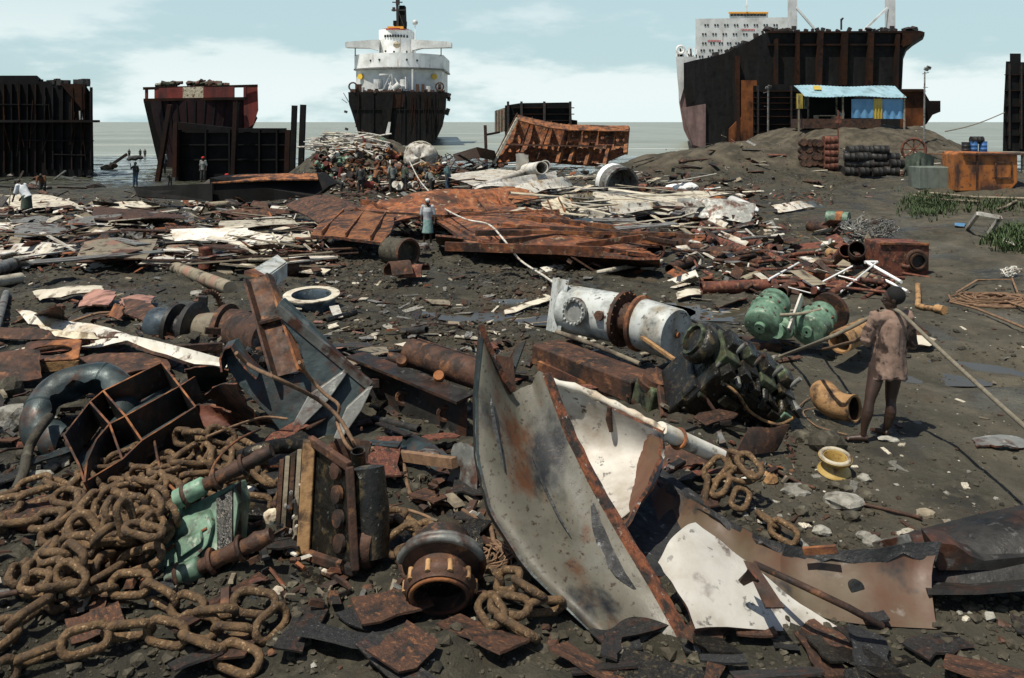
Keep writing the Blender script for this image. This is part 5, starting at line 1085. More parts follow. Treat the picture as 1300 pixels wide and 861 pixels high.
RP = [((782, 283), (832, 318), 9, 'rust_red', 'thick red brown pipe sloping down at the end of the rusty deck'), ((812, 298), (872, 310), 6, 'rust_dark', 'red brown pipe leaning behind the thick sloping pipe'),
 ((880, 296), (950, 322), 6, 'rust_red', 'rusty pipe in the pipe group left of the trodden path, upper one'), ((862, 305), (925, 330), 6, 'rust_dark', 'rusty pipe in the pipe group left of the trodden path, lower one'), ((905, 290), (985, 318), 5, 'rust_red', 'thin rusty pipe behind the pipe group, pointing right'),
 ((890, 366), (985, 362), 8, 'rust_red', 'long dull red pipe lying behind the green drums'), ((1012, 366), (1072, 364), 8, 'rust_red', 'short dull red pipe below the white frame'), ((992, 372), (1042, 336), 8, 'rust_dark', 'brown pipe slanting through the white frame'),
 ((1040, 332), (1116, 338), 6, 'rust_dark', 'dark pipe pointing at the rusty box'), ((1100, 332), (1122, 362), 7, 'rust_dark', 'brown pipe sloping down in front of the rusty box'), ((1052, 322), (1082, 328), 7, 'yellow_rust', 'ochre pipe stub behind the white frame'), ((880, 330), (850, 342), 6, 'rust_dark', 'short brown pipe near the pale hose loop'),
 ((1010, 340), (1056, 352), 5, 'rust_red', 'narrow red pipe behind the white frame')]
for a, c, r, m, lab in RP: pipe('rusty_pipe', lab, 'pipe', a, c, r, m)
for k in range(46):
    x = random.uniform(850, 985) if k % 2 else random.uniform(985, 1130); y = random.uniform(288, 335) if k % 2 else random.uniform(318, 372); p = L(x, y, random.uniform(.05, .25)); d = V((random.uniform(.2, .9), random.uniform(-.7, .7), random.uniform(-.08, .08))); b = MB(); b.tube([p - d, p + V((0, 0, .03)), p + d], random.uniform(.03, .08), 8)
    solo('rusty_rod', 'rusty rod in the pipe jumble beside the trodden path', 'rod', b, MT[('rust_red', 'rust_dark', 'rust_red', 'grey_steel')[k % 4]], 'rods in the pipe jumble')
# white tubular frame
T = Thing('tube_frame', 'thin white tubular frame lying on the rusty pipes', 'frame')
for a, c, r, l in (((976, 355), (1014, 334), 2.6, (.3, .3)), ((1044, 358), (1082, 338), 1.8, (.3, .5)), ((1067, 371), (1112, 334), 2, (.15, .5)), ((1064, 350), (1088, 356), 1.4, (.4, .35)), ((1100, 333), (1144, 358), 3.2, (.5, .3)), ((1098, 333), (1114, 333), 3.4, (.5, .5)), ((1020, 356), (1040, 367), 2.6, (.3, .25)), ((990, 362), (1032, 373), 1.4, (.2, .15)), ((1120, 354), (1152, 370), 3, (.25, .12))):
    q = MB(); pa, pc = L(*a, l[0]), L(*c, l[1]); q.cyl(pa, pc, S(r * .62, pa.y), n=10); T.part('tube', q, MT['ship_white'])
T.done()
# rusty box with round port
T = Thing('rusty_box_casing', 'red rusty box casing with a round port on its front, beside the pipes', 'casing'); p = L(1148, 350); s_ = p.y / F
b = MB(); b.box((p.x, p.y + .45, p.z + 20 * s_), (63 * s_, .9, 41 * s_), (0, .02, 0)); T.part('casing', b, MT['rust_red'], bevel=.02)
q = MB(); c = V((p.x + 15 * s_, p.y - .02, p.z + 19 * s_)); q.torus(c, (0, 1, 0), 12 * s_, 3 * s_, 24, 8); q.pipe(c + V((0, -.12, 0)), c + V((0, .1, 0)), 10 * s_, .15); T.part('port_flange', q, MT['rust_dark'])
q = MB(); q.cyl(c + V((0, -.01, 0)), c + V((0, .01, 0)), 9 * s_, n=20); T.part('port_bore', q, MT['steel_black'])
q = MB(); q.bar((p.x - 31 * s_, p.y - .02, p.z + 41 * s_), (p.x + 31 * s_, p.y - .02, p.z + 40 * s_), .06, .05); T.part('top_lip', q, MT['rust_orange'])
T.done()
# wire bundle
def tangle(name, label, cat, px, py, rpx, hpx, n, r, m, turns=2.0, lift=.1):
    p = L(px, py); s_ = p.y / F; b = MB()
    for k in range(n):
        ph = random.uniform(0, 6); R0 = rpx * s_ * random.uniform(.3, 1); pts = []
        t0 = random.uniform(-.5, .5); t1 = random.uniform(-.5, .5)
        for i in range(14):
            a = ph + turns * PI * i / 13; rr = R0 * (1 + .15 * math.sin(i + k)); pts.append(p + V((rr * math.cos(a), rr * .75 * math.sin(a), max(.02, hpx * s_ * (.5 + .45 * math.sin(a * 1.3 + t0 * 4) * (1 - .5 * R0 / (rpx * s_)) + t1 * .3)))))
        b.tube(pts, r, 5)
    return solo(name, label, cat, b, MT[m])
tangle('wire_bundle', 'dense bundle of grey green wire behind the rusty box', 'wire', 1104, 308, 34, 34, 70, .012, 'grey_steel', 1.0)
tangle('coiled_hose', 'coil of thin rusty hoses lying flat at the right edge', 'hose', 1262, 385, 52, 10, 26, .022, 'cable', 1.7)
for (x0, y0, pts) in ((0, 0, [(1214, 372), (1240, 356), (1285, 354), (1292, 372)]), (0, 0, [(1206, 383), (1240, 392), (1290, 412), (1320, 425)]), (0, 0, [(1230, 376), (1270, 380), (1330, 400)])):
    b = MB(); P = [L(x, y, .1) for x, y in pts]; b.tube(P, .024, 7); solo('loose_hose', 'loose rusty hose end trailing from the flat coil at the right edge', 'hose', b, MT['cable'], 'hose ends of the flat coil')
tangle('wire_bundle', 'small silvery wire knot at the right edge above the hose coil', 'wire', 1283, 352, 12, 14, 16, .012, 'pale_tube', 1.0)
# L shaped pipe
b = MB(); b.tube([L(1165, 362, .06), L(1166, 380, .06), L(1165, 388, .06), L(1175, 391, .06), L(1192, 393, .07)], .055, 10); b.cyl(L(1189, 392, .08), L(1199, 394, .08), .085, n=12); solo('bent_pipe', 'thin rusty pipe bent to an L on the trodden path', 'pipe', b, MT['yellow_rust'])
# drums and vessels behind
T = Thing('green_drum', 'dented green and rust drum lying left of the wire bundle', 'drum'); a, c = L(1050, 277, .25), L(1078, 279, .25); b = MB(); b.lathe(a, c - a, [(0, .2), (0, .3), (.05, .3), (.5, .29), (.95, .3), (1, .3), (1, .2)], 16); T.part('shell', b, MT['mint']); q = MB(); q.lathe(a + (c - a) * .45, c - a, [(0, .31), (.1, .315), (.3, .31)], 16); T.part('rusty_band', q, MT['rust_orange']); T.done()
pipe('rusty_vessel', 'brown vessel lying on the mud below the green drum', 'vessel', (1028, 287), (1066, 293), 7, 'rust_dark', hollow=False)
pipe('rusty_vessel', 'upright brown stub standing left of the rusty box', 'vessel', (1086, 328), (1088, 316), 9, 'rust_dark', lc=.8)
pipe('rusty_vessel', 'brown open cylinder beside the upright stub', 'vessel', (1062, 332), (1074, 318), 8, 'rust_red', lc=.6)
# white floats
for i, (a, c, r, lab) in enumerate((((926, 253), (962, 268), 6, 'white rounded float lying uppermost in the float pile'), ((918, 262), (944, 268), 5, 'white rounded float half under the longest float'), ((936, 268), (956, 270), 5, 'smallest white float at the front of the float pile'))):
    pa = L(*a, .35); pc = L(*c, .25); rr = S(r, pa.y); b = MB(); b.lathe(pa, pc - pa, [(0, .02), (.02, rr * .55), (.1, rr * .95), (.3, rr), (.8, rr * .9), (.95, rr * .6), (1, .02)], 16); solo('white_float', lab, 'float', b, MT['ship_white'])
for i, (x, y, lab) in enumerate(((858, 240, 'bulging white sack on the earth bank'), (872, 238, 'flatter white sack right of the bulging one'), (893, 252, 'small white lump near the yellow pipe end'))):
    p = L(x, y, .2); b = MB(); b.rock(p, (.7 if i < 2 else .35, .4, .3), seed=i + 5, sub=3, amp=.05); solo('white_sack', lab, 'sack', b, MT['ship_white'])
pipe('yellow_pipe', 'ochre pipe elbow end left of the white floats', 'pipe', (897, 262), (912, 254), 7, 'orange_paint', wall=.2)
pipe('rusty_pipe', 'short rusty pipe lying across the scrap below the round tank end', 'pipe', (786, 238), (822, 240), 6, 'rust_red')
# round tank end with pale band
T = Thing('tank_end', 'pale banded round tank end lying open on the scrap', 'tank'); a = W(768, 226, 47); c = W(790, 236, 45.3); b = MB(); b.lathe(a, c - a, [(0, .25), (.08, .75), (.3, .95), (1, 1.05), (1, .92), (.3, .8)], 24, False); T.part('shell', b, MT['grey_steel']); q = MB(); q.lathe(a + (c - a) * .35, c - a, [(0, .985), (.0, 1.0), (.25, 1.03), (.25, 1.0)], 24, False); T.part('white_band', q, MT['ship_white']); T.done()
b = MB(); b.cyl(W(548, 0, 1), W(549, 0, 1), .01); 
# bent white rod, white hooks
b = MB(); b.tube([L(894, 248, .05), L(895, 240, .9), L(900, 240, 1.0), L(914, 238, 1.0)], .035, 6); solo('bent_rod', 'thin white bent rod sticking up above the floats', 'rod', b, MT['ship_white'])
b = MB(); P = [L(866, 334, .12), L(872, 324, .45), L(884, 321, .5), L(892, 328, .3), L(888, 336, .12)]; b.tube(P, .045, 8); solo('hose_loop', 'pale hose loop standing in the mud by the brown pipes', 'hose', b, MT['pale_tube'])
b = MB(); b.tube([L(758, 346, .08), L(775, 343, .12), L(800, 338, .1), L(812, 336, .14), L(835, 334, .1), L(842, 330, .2)], [.05, .06, .07, .06, .07, .04], 8); solo('driftwood', 'pale crooked branch lying below the dull red sheet', 'branch', b, MT['timber_pale'])
b = MB(); b.torus(L(822, 341, .06), (0, .2, 1), .17, .03, 16, 6); solo('rubber_ring', 'pale ring lying beside the crooked branch', 'ring', b, MT['timber_pale'])
# white pipes behind
for a, c, r, la, lc, lab in (((604, 240), (672, 216), 4, .9, 1.4, 'long white pipe rising over the scrap in front of the rusty hull section'), ((686, 221), (692, 210), 4, 1.1, 1.7, 'short white pipe bend standing upright'), ((668, 216), (688, 213), 4, 1.4, 1.7, 'white pipe knuckle joining the short upright bend')):
    pipe('white_pipe', lab, 'pipe', a, c, r, 'white_hot', la, lc)
# barrel and curled plates on the central ground
T = Thing('oil_drum', 'dented rusty drum lying with its ring next to the capped man', 'drum'); a, c = L(494, 318, .36), L(517, 321, .36); b = MB(); b.lathe(a, c - a, [(0, .1), (0, .36), (.06, .38), (.1, .35), (.5, .37), (.9, .35), (1, .38), (1, .31), (.85, .3)], 20, True); T.part('shell', b, MT['stone_dark']); q = MB(); q.torus(c + (c - a) * .05, c - a, .36, .05, 22, 6); T.part('rim', q, MT['rust_dark']); T.done()
def curl(name, label, px, py, r, w, a0, a1, ax, m, up=.0):
    p = L(px, py, up); b = MB(); rows = []
    X, Yv, Dv = basis(V(ax))
    for i in range(13):
        a = a0 + (a1 - a0) * i / 12; rows.append([p + (X * math.cos(a) + Yv * math.sin(a)) * r * (1 + .1 * math.sin(i)) + Dv * (w * (j / 4 - .5)) for j in range(5)])
    b.sheet(rows, .03, rim=1); return solo(name, label, 'scrap metal', b, [MT[m], MT['edge_rust']])
curl('curled_plate', 'dark curled plate standing on the mud below the dented drum', 506, 352, .35, .5, 0, 2.8, (1, .5, 0), 'rust_dark', .15)
curl('curled_plate', 'brown curled plate with a tongue right of the dark curled one', 526, 352, .3, .6, .4, 3.0, (1, -.3, .1), 'rust_red', .1)
curl('curled_plate', 'small dark curl of plate at the foot of the capped man', 535, 320, .22, .4, .4, 3.0, (.2, 1, .1), 'grey_steel', .1)
# hatch ring
T = Thing('hatch_coaming', 'round pale rimmed hatch coaming lying on the mud in the centre left', 'hatch'); p = L(396, 392); b = MB(); b.lathe(p + V((0, 0, -.02)), (0, -.03, .30), [(0, .46), (.9, .48), (.9, .55), (1, .56), (1, .40), (.9, .38), (0, .38)], 30, False); T.part('coaming', b, MT['blue_paint']); q = MB(); q.lathe(p + V((0, -.03, .285)), (0, -.002, .02), [(0, .4), (0, .565), (1, .565), (1, .4)], 30, False); T.part('rim', q, MT['timber_pale']); T.done()
plate('scrap_sheet', 'small bright white square plate beside the hatch coaming', 'steel sheet', [(417, 388), (430, 388), (436, 403), (424, 404)], (.06,) * 4, 'white', .02)
plate('scrap_sheet', 'brown flake on wet mud in the centre', 'steel sheet', [(538, 380), (570, 382), (574, 388), (548, 386)], (.06,) * 4, 'wood', .02)
# box ends on the left middle
T = Thing('steel_box', 'pale bent steel box on a rusty pipe, top of the tall leaning beam', 'box'); 
a = W(318, 344, 11.6); b = MB(); b.sheet([[W(322, 343, 11.5), W(352, 325, 12.3)], [W(338, 352, 11.2), W(363, 334, 12.0)]], .04); b.sheet([[W(338, 352, 11.2), W(363, 334, 12.0)], [W(339, 370, 11.2), W(363, 352, 12.0)]], .04); T.part('pale_sides', b, MT['tank_white']); q = MB(); q.sheet([[W(310, 346, 11.3), W(322, 343, 11.5)], [W(330, 352, 11.1), W(338, 352, 11.2)]], .05); T.part('rusty_lip', q, MT['rust_orange']); T.done()
pipe('rusty_vessel', 'brown stub cylinder behind the pale steel box', 'vessel', (352, 342), (392, 336), 11, 'rust_dark', hollow=False)
# white frame at right
T = Thing('window_frame', 'white broken window frame leaning in the grass at the right', 'frame')
P = [L(1228, 290, .05), L(1242, 271, .75), L(1270, 276, .65), L(1255, 297, .02)]
for a, c in ((P[0], P[1]), (P[1], P[2]), (P[2], P[3])): q = MB(); q.bar(a, c, .10, .10); T.part('frame_side', q, MT['white_hot'])
T.done()
plate('scrap_sheet', 'blue rag of plastic in front of the white window frame', 'plastic', [(1212, 283), (1226, 284), (1224, 288), (1212, 287)], (.05,) * 4, 'tarp_blue', .02)
plate('scrap_sheet', 'white scrap on the grass verge at the far right', 'steel sheet', [(1276, 300), (1290, 306), (1288, 312), (1272, 305)], (.1,) * 4, 'white_hot', .02)
for a, c in (((1265, 266), (1290, 255)), ((1180, 245), (1300, 252)), ((1160, 248), (1240, 256))):
    b = MB(); b.tube([L(*a, .1), L((a[0] + c[0]) / 2, (a[1] + c[1]) / 2 + 2, .12), L(*c, .1)], .06, 7); solo('wood_pole', 'thin grey pole lying along the edge of the right verge', 'pole', b, MT['wood'], 'poles along the right verge')

strips(46, (-20, 395, 620, 600), ['rust_dark', 'steel_black', 'rust_dark', 'hull_teal', 'rust_red', 'oil_black'], 'torn dark plate piece lying among the foreground machinery on the left', 'torn plates in the left foreground', 'torn_plate', 'torn plate', ln=(.25, .9), w=(.08, .34), h=.06, lift=(.0, .16), ang=1.0)
strips(34, (-20, 600, 620, 850), ['rust_dark', 'steel_black', 'oil_black', 'rust_dark', 'char'], 'torn dark plate piece lying along the bottom edge among chain and valve', 'torn plates along the bottom edge', 'torn_plate', 'torn plate', ln=(.2, .8), w=(.08, .34), h=.06, lift=(.0, .12), ang=1.2)
strips(26, (680, 770, 1300, 861), ['rust_dark', 'steel_black', 'char', 'oil_black'], 'torn dark plate piece lying below the white flat plate and black casting', 'torn plates at the bottom right', 'torn_plate', 'torn plate', ln=(.15, .6), w=(.06, .25), h=.06, lift=(.0, .1), ang=1.2)
strips(26, (640, 400, 1010, 640), ['rust_dark', 'steel_black', 'oil_black', 'rust_red'], 'torn dark plate piece lying around the engine and white tank', 'torn plates around the engine', 'torn_plate', 'torn plate', ln=(.2, .7), w=(.06, .2), h=.05, lift=(.0, .1), ang=1.0)
for k in range(34):
    x = random.uniform(-20, 600); y = random.uniform(395, 610); p = L(x, y, random.uniform(.02, .18)); d = V((random.uniform(-1, 1), random.uniform(-.8, .8), random.uniform(-.25, .25))).normalized() * random.uniform(.2, .75); b = MB(); t = k % 3
    if t == 0: b.bar(p - d, p + d, .07, .09)
    elif t == 1: b.pipe(p - d * .7, p + d * .7, random.uniform(.03, .09), .2, 14)
    else: b.tube(smooth([p - d, p + V((0, 0, .08)), p + d * .6 + V((.1, .1, 0)), p + d], 10), random.uniform(.012, .03), 7)
    solo(('steel_bar', 'pipe_piece', 'bent_rod')[t], ('dark steel bar half sunk among the foreground machinery', 'short pipe piece among the foreground machinery', 'bent rod among the foreground machinery')[t], ('steel bar', 'pipe', 'rod')[t], b, MT[('rust_dark', 'steel_black', 'rust_dark', 'cable', 'oil_black')[k % 5]], ('steel bars', 'pipe pieces', 'bent rods')[t] + ' in the foreground clutter')
# ---------------------------------------------------------------- coloured scrap heap, grass, rubble
for k in range(110):   # pale tubes on top of the heap
    x = random.triangular(398, 475, 425); y = random.uniform(163, 190) + abs(x - 425) * .12; p = L(x, y, random.uniform(.1, .5)); d = V((random.uniform(.5, 1.8), random.uniform(-.5, .5), random.uniform(-.35, .2))); b = MB()
    b.tube([p - d, p + V((0, 0, random.uniform(-.1, .3))), p + d], random.uniform(.035, .075), 6); solo('pale_tube', 'thin pale tube tangled on top of the scrap heap', 'tube', b, MT[('pale_tube', 'pale_tube', 'timber_pale')[k % 3]], 'pale tubes on top of the scrap heap')
cols = ['rust_dark', 'steel_black', 'orange_paint', 'rust_red', 'pale_tube', 'yellow_rust', 'steel_black', 'cream', 'hull_red', 'oil_black', 'mint', 'orange_paint', 'grey_steel']
for k in range(230):
    x = random.uniform(392, 560); lo = 178 if x < 500 else 195; y = random.uniform(lo, 238); p = L(x, y, random.uniform(.05, .5)); r = random.uniform(.09, .28); m = cols[k % len(cols)]; b = MB(); d = V((random.uniform(-1, 1), random.uniform(-1, .2), random.uniform(-.5, .8))).normalized(); t = k % 4
    if t == 0: b.pipe(p, p + d * random.uniform(.2, .9), r, .25, 12); nm, lab = 'pipe_piece', 'short open pipe piece in the coloured scrap heap'
    elif t == 1: b.torus(p, d, r, r * .25, 16, 6); nm, lab = 'ring_flange', 'ring flange in the coloured scrap heap'
    elif t == 2: b.lathe(p, d, [(0, r * .5), (0, r), (.12, r), (.12, r * .5), (.5, r * .45), (.5, r * .8), (.6, r * .8), (.6, .02)], 12); nm, lab = 'flanged_valve', 'flanged valve body in the coloured scrap heap'
    else: b.rock(p, (r * 1.3, r, r * .8), seed=k); b.box(p, (r * 1.6, r, r), (k, k * 2, 0)); nm, lab = 'machine_lump', 'angular machine lump in the coloured scrap heap'
    solo(nm, lab, 'scrap metal', b, MT[m], {0: 'pipe pieces', 1: 'ring flanges', 2: 'valve bodies', 3: 'machine lumps'}[t] + ' in the coloured heap')
# big crumpled white tank on the heap
T = Thing('crumpled_tank', 'big round crumpled whitish tank end standing on the right of the coloured heap', 'tank'); p = W(534, 200, 54); b = MB(); rows = []
for i in range(9):
    a = i / 8 * PI * .55; row = []
    for j in range(21):
        q = 2 * PI * j / 20; rr = 1.05 * math.sin(a) * (1 + .12 * math.sin(3 * q + i)); row.append(p + V((rr * math.cos(q), -1.0 * math.cos(a) * .5 - .1 * math.sin(q * 4), rr * math.sin(q) * .95)))
    rows.append(row)
b.sheet(rows, .04); T.part('dished_end', b, MT['pale_tube']); q = MB(); q.torus(p + V((0, -.1, 0)), (0, 1, 0), 1.05, .05, 26, 6); q.tube([p + V((-.7, -.7, -.6)), p + V((.2, -.7, -.2)), p + V((1.3, -.6, -1.0)), p + V((1.9, -.5, -1.3))], .05, 6); T.part('loose_rim', q, MT['timber_pale']); T.done()
b = MB(); b.sheet([[L(575, 196, .5), L(605, 187, 2.2), L(628, 192, 1.4)], [L(578, 205, .1), L(610, 200, 1.2), L(632, 205, .2)]], .06); solo('roof_shaped_scrap', 'dark tent shaped plate between the scrap heap and the rusty section', 'steel panel', b, MT['rust_dark'])
for k in range(40):
    x = random.uniform(556, 640); p = L(x, random.uniform(196, 214), random.uniform(.1, .7)); b = MB(); r = random.uniform(.2, .5); d = V((random.uniform(-1, 1), random.uniform(-1, 1), random.uniform(-.4, .4))).normalized()
    if k % 2: b.rock(p, (r * 1.3, r, r * .6), seed=k)
    else: b.bar(p - d, p + d, .2, .08)
    solo('dark_scrap', 'dark lump or bar between the scrap heap and rusty hull section', 'scrap metal', b, MT[('steel_black', 'rust_dark', 'grey_steel', 'rust_red')[k % 4]], 'dark scrap between heap and hull section')
for k in range(36):
    x = random.uniform(700, 880); p = L(x, random.uniform(196, 245), random.uniform(.05, .4)); b = MB(); r = random.uniform(.12, .4); d = V((random.uniform(-1, 1), random.uniform(-1, 1), random.uniform(-.3, .6))).normalized() * .8
    if k % 2: b.rock(p, (r * 1.4, r, r * .7), seed=k)
    else: b.bar(p - d, p + d, .12, .06)
    solo('bank_scrap', 'scrap piece strewn on the foot of the earth bank', 'scrap metal', b, MT[('white', 'rust_dark', 'grey_steel', 'stone_dark', 'steel_black')[k % 5]], 'scrap on the foot of the earth bank')
for k in range(30):
    x = random.uniform(0, 130); p = L(x, random.uniform(205, 240), .1); b = MB(); r = random.uniform(.15, .5); d = V((random.uniform(-1, 1), random.uniform(-1, 1), random.uniform(-.2, .3))).normalized() * 1.1
    if k % 2: b.rock(p, (r * 1.4, r, r * .7), seed=k)
    else: b.bar(p - d, p + d, .15, .1)
    solo('hulk_debris', 'dark debris lying at the foot of the black hulk', 'scrap metal', b, MT[('steel_black', 'rust_dark', 'grey_steel')[k % 3]], 'debris at the foot of the black hulk')
b = MB(); p = L(136, 213, .2); b.bar(p, p + V((1.9, .4, 1.4)), .2, .3); b.rock(p, (.7, .5, .5), seed=3); b.rock(p + V((.7, 0, .2)), (.5, .4, .4), seed=4); solo('wrecked_winch', 'dark wrecked winch with a raised arm right of the black hulk', 'winch', b, MT['steel_black'])

# grass
def grass(reg, n, name, label):
    b = MB()
    for k in range(n):
        x = random.gauss((reg[0] + reg[2]) / 2, (reg[2] - reg[0]) / 4); y = random.gauss((reg[1] + reg[3]) / 2, (reg[3] - reg[1]) / 4); p = L(x, y)
        for q in range(5):
            a = random.uniform(0, 6.3); h = random.uniform(.08, .3); w = .02; d = V((math.cos(a), math.sin(a), 0)); s = V((-d.y, d.x, 0)) * w; o = p + d * random.uniform(0, .15)
            b.add([o - s, o + s, o + d * h * .25 + s * .8 + V((0, 0, h * .6)), o + d * h * .25 - s * .8 + V((0, 0, h * .6)), o + d * h * .6 + V((0, 0, h))], [(0, 1, 2, 3), (3, 2, 4)])
    return solo(name, label, 'grass', b, mat('verge_grass', [(.014, .034, .009), (.045, .085, .022), (.09, .085, .04)], (), 9, (.6, .8), 0, 0), kind='stuff')
grass((1150, 250, 1208, 274), 800, 'grass_patch', 'bright green grass tuft below the concrete block on the right verge')
grass((1262, 290, 1330, 318), 700, 'grass_patch', 'green grass patch at the right edge around the window frame')
grass((1200, 252, 1310, 272), 160, 'grass_patch', 'sparse grass strip along the ditch left and above the window frame')

# rubble: uncountable small stones
def rubble(name, label, n, regs, size, mats, sq=.6):
    protos = []
    for k in range(8):
        b = MB(); b.rock((0, 0, 0), 1, seed=k + 40, sub=1, squash=sq, amp=.4); protos.append((np.array([tuple(p) for p in b.v]), b.f))
    V_ = []; F_ = []; Mi = []; off = 0
    RG = [random.choices(regs, [r[4] for r in regs])[0] for _ in range(n)]; XS = [random.uniform(r[0], r[2]) for r in RG]; YS = [random.uniform(r[1], r[3]) for r in RG]
    LP_ = [V(q) for q in np.stack(Lvec(XS, YS), 1)]
    for k in range(n):
        x, y = XS[k], YS[k]
        if fbm(x * .02, y * .04, 1.0, 3) < random.uniform(-.7, .15): continue
        p = LP_[k]; s = size[0] * (size[1] / size[0]) ** (random.random() ** 2.2)
        vs, fs = protos[k % 8]; a = random.uniform(0, 6.3); c, sn = math.cos(a), math.sin(a); q = vs * s; q = np.stack([q[:, 0] * c - q[:, 1] * sn, q[:, 0] * sn + q[:, 1] * c, q[:, 2]], 1) + np.array([p.x, p.y, p.z + s * .15])
        V_.append(q); F_ += [[i + off for i in f] for f in fs]; Mi += [random.choices(range(len(mats)), mats_w)[0]] * len(fs); off += len(vs)
    me = bpy.data.meshes.new(name); me.from_pydata(np.concatenate(V_).tolist(), [], F_)
    for m in mats: me.materials.append(MT[m])
    me.polygons.foreach_set('material_index', Mi); me.update(); o = bpy.data.objects.new(name, me); COL.objects.link(o); return tag(o, label, 'rubble', None, 'stuff')
mats_w = [24, .5, 1.2, .15]
rubble('loose_rubble', 'loose dark stones and pale chips covering the near churned mud', 9000, [(-60, 330, 700, 470, 5), (280, 400, 700, 640, 3), (-60, 470, 300, 860, 3), (300, 600, 700, 861, 2), (880, 560, 1110, 720, 1.5), (700, 740, 1340, 861, 2)], (.010, .055), ['stone_dark', 'concrete', 'rust_dark', 'timber_pale'])
mats_w = [16, 1.0, 2, .4]
rubble('scattered_grit', 'scattered grit and pale chips on the open middle ground', 12000, [(-20, 250, 560, 350, 3), (400, 310, 760, 420, 4), (560, 320, 1000, 460, 3), (960, 250, 1300, 460, 1), (780, 190, 1060, 260, 3), (980, 165, 1200, 215, 1.5), (560, 210, 900, 300, 1.5)], (.018, .08), ['stone_dark', 'concrete', 'rust_dark', 'timber_pale'])
mats_w = [12, 1.2, 1, .5]
rubble('path_grit', 'fine grit trodden into the path at the right', 3500, [(940, 330, 1330, 800, 1)], (.006, .03), ['stone_dark', 'concrete', 'rust_dark', 'timber_pale'])

def shards(name, label, n, regs, size, mats, wts, lift):
    """uncountable splinters and offcuts of plate, one heap of stuff"""
    RG = [random.choices(regs, [r[4] for r in regs])[0] for _ in range(n)]; XS = [random.uniform(r[0], r[2]) for r in RG]; YS = [random.uniform(r[1], r[3]) for r in RG]
    X, Y, Z = Lvec(XS, YS); b = MB()
    for k in range(n):
        if fbm(XS[k] * .02 + 3, YS[k] * .05, 1.0, 3) < random.uniform(-.8, .2): continue
        ln = size[0] * (size[1] / size[0]) ** (random.random() ** 1.6); w = ln * random.uniform(.08, .5); t = random.uniform(.01, .04)
        b.box((X[k], Y[k], Z[k] + random.random() ** 2 * lift + t), (ln, w, t), (random.gauss(0, .35), random.gauss(0, .3), random.uniform(0, PI)), mi=random.choices(range(len(mats)), wts)[0], taper=random.uniform(.6, 1))
    o = b.build(name, [MT[m] for m in mats]); return tag(o, label, 'scrap', None, 'stuff')
SM = ['rust_dark', 'steel_black', 'white', 'rust_deck', 'wood', 'grey_steel', 'rust_red']
shards('scrap_splinters', 'small splinters and offcuts strewn between the larger plates of the scrap field', 5200, [(0, 250, 430, 345, 4), (430, 215, 960, 300, 5), (380, 195, 640, 245, 1.5), (860, 285, 1110, 375, 1.5), (700, 300, 870, 345, .6)], (.12, 1.1), SM, [6, 3, 3, 3, 3, 2, 2], .45)
shards('scrap_splinters', 'small splinters and rusty offcuts strewn over the near ground', 2600, [(-40, 345, 640, 480, 3), (-40, 470, 620, 780, 3), (640, 380, 1010, 620, 2)], (.03, .28), SM, [7, 4, .6, .6, 3, 1, .7], .08)
shards('scrap_splinters', 'scraps and splinters strewn over the earth bank and mound', 900, [(780, 190, 1060, 260, 3), (980, 170, 1290, 250, 2)], (.08, .6), SM, [6, 3, 1, 1, 3, 1, 2], .1)
# ---------------------------------------------------------------- foreground
random.seed(21)
def curve(pts, t):
    t = t * (len(pts) - 1); i = min(int(t), len(pts) - 2); u = t - i
    a, b = pts[i], pts[i + 1]; return tuple(p * (1 - u) + q * u for p, q in zip(a, b))
# big curved grey plate
LEFT = [(612, 413, 6.35), (604, 500, 6.2), (605, 580, 6.0), (622, 650, 5.8), (668, 722, 5.55), (738, 790, 5.3), (800, 850, 5.1), (836, 900, 4.9)]
RIGHT = [(692, 476, 6.75), (722, 555, 6.5), (757, 625, 6.25), (795, 690, 6.0), (828, 745, 5.75), (860, 800, 5.5), (893, 855, 5.3), (920, 900, 5.1)]
TOPP = [(612, 413), (619, 434), (628, 458), (641, 486), (651, 499), (662, 494), (676, 487), (684, 470), (692, 476)]
def big(n, m, off=0.0):
    rows = []
    for i in range(n):
        t = i / (n - 1); a = curve(LEFT, t); c = curve(RIGHT, t); row = []
        for j in range(m):
            u = j / (m - 1); px, py, Y = (a[k] * (1 - u) + c[k] * u for k in range(3)); tp = curve(TOPP, u)
            px += (tp[0] - (612 + 80 * u)) * (1 - t) ** 5; py += (tp[1] - (413 + 63 * u)) * (1 - t) ** 5
            rg = 1.2 if i == 0 or j in (0, m - 1) else 0
            Y += .16 * math.sin(PI * u) * (1 - .4 * t) - .20 * (1 - u) ** 6 * -1 + off
            row.append(W(px + random.uniform(-rg, rg), py + random.uniform(-rg, rg), Y))
        rows.append(row)
    return rows
T = Thing('curved_steel_plate', 'big curved grey buff steel plate with torch cut edges standing in the foreground', 'steel plate')
b = MB(); b.sheet(big(40, 30), .022, rim=1); h = T.part('plating', b, [MT['greyplate'], MT['edge_rust']])
b = MB(); rows = []
for i in range(34):
    c = curve(RIGHT, i / 33); w = 3 + 4 * i / 33 + random.uniform(-1.2, 1.2); rows.append([W(c[0] - 2, c[1] - 1, c[2] - .02), W(c[0] + w + 3, c[1] - 2, c[2] + .03)])
b.sheet(rows, .05); T.part('cut_flange', b, [MT['edge_rust']], h)
b = MB(); rows = []
for i in range(30):
    c = curve(LEFT, i / 29); rows.append([W(c[0] + 1, c[1], c[2] + .18), W(c[0] - 3 + 3 * (i / 29), c[1] + 3, c[2] + .55)])
b.sheet(rows, .02); T.part('folded_edge', b, [MT['hull_teal']], h)
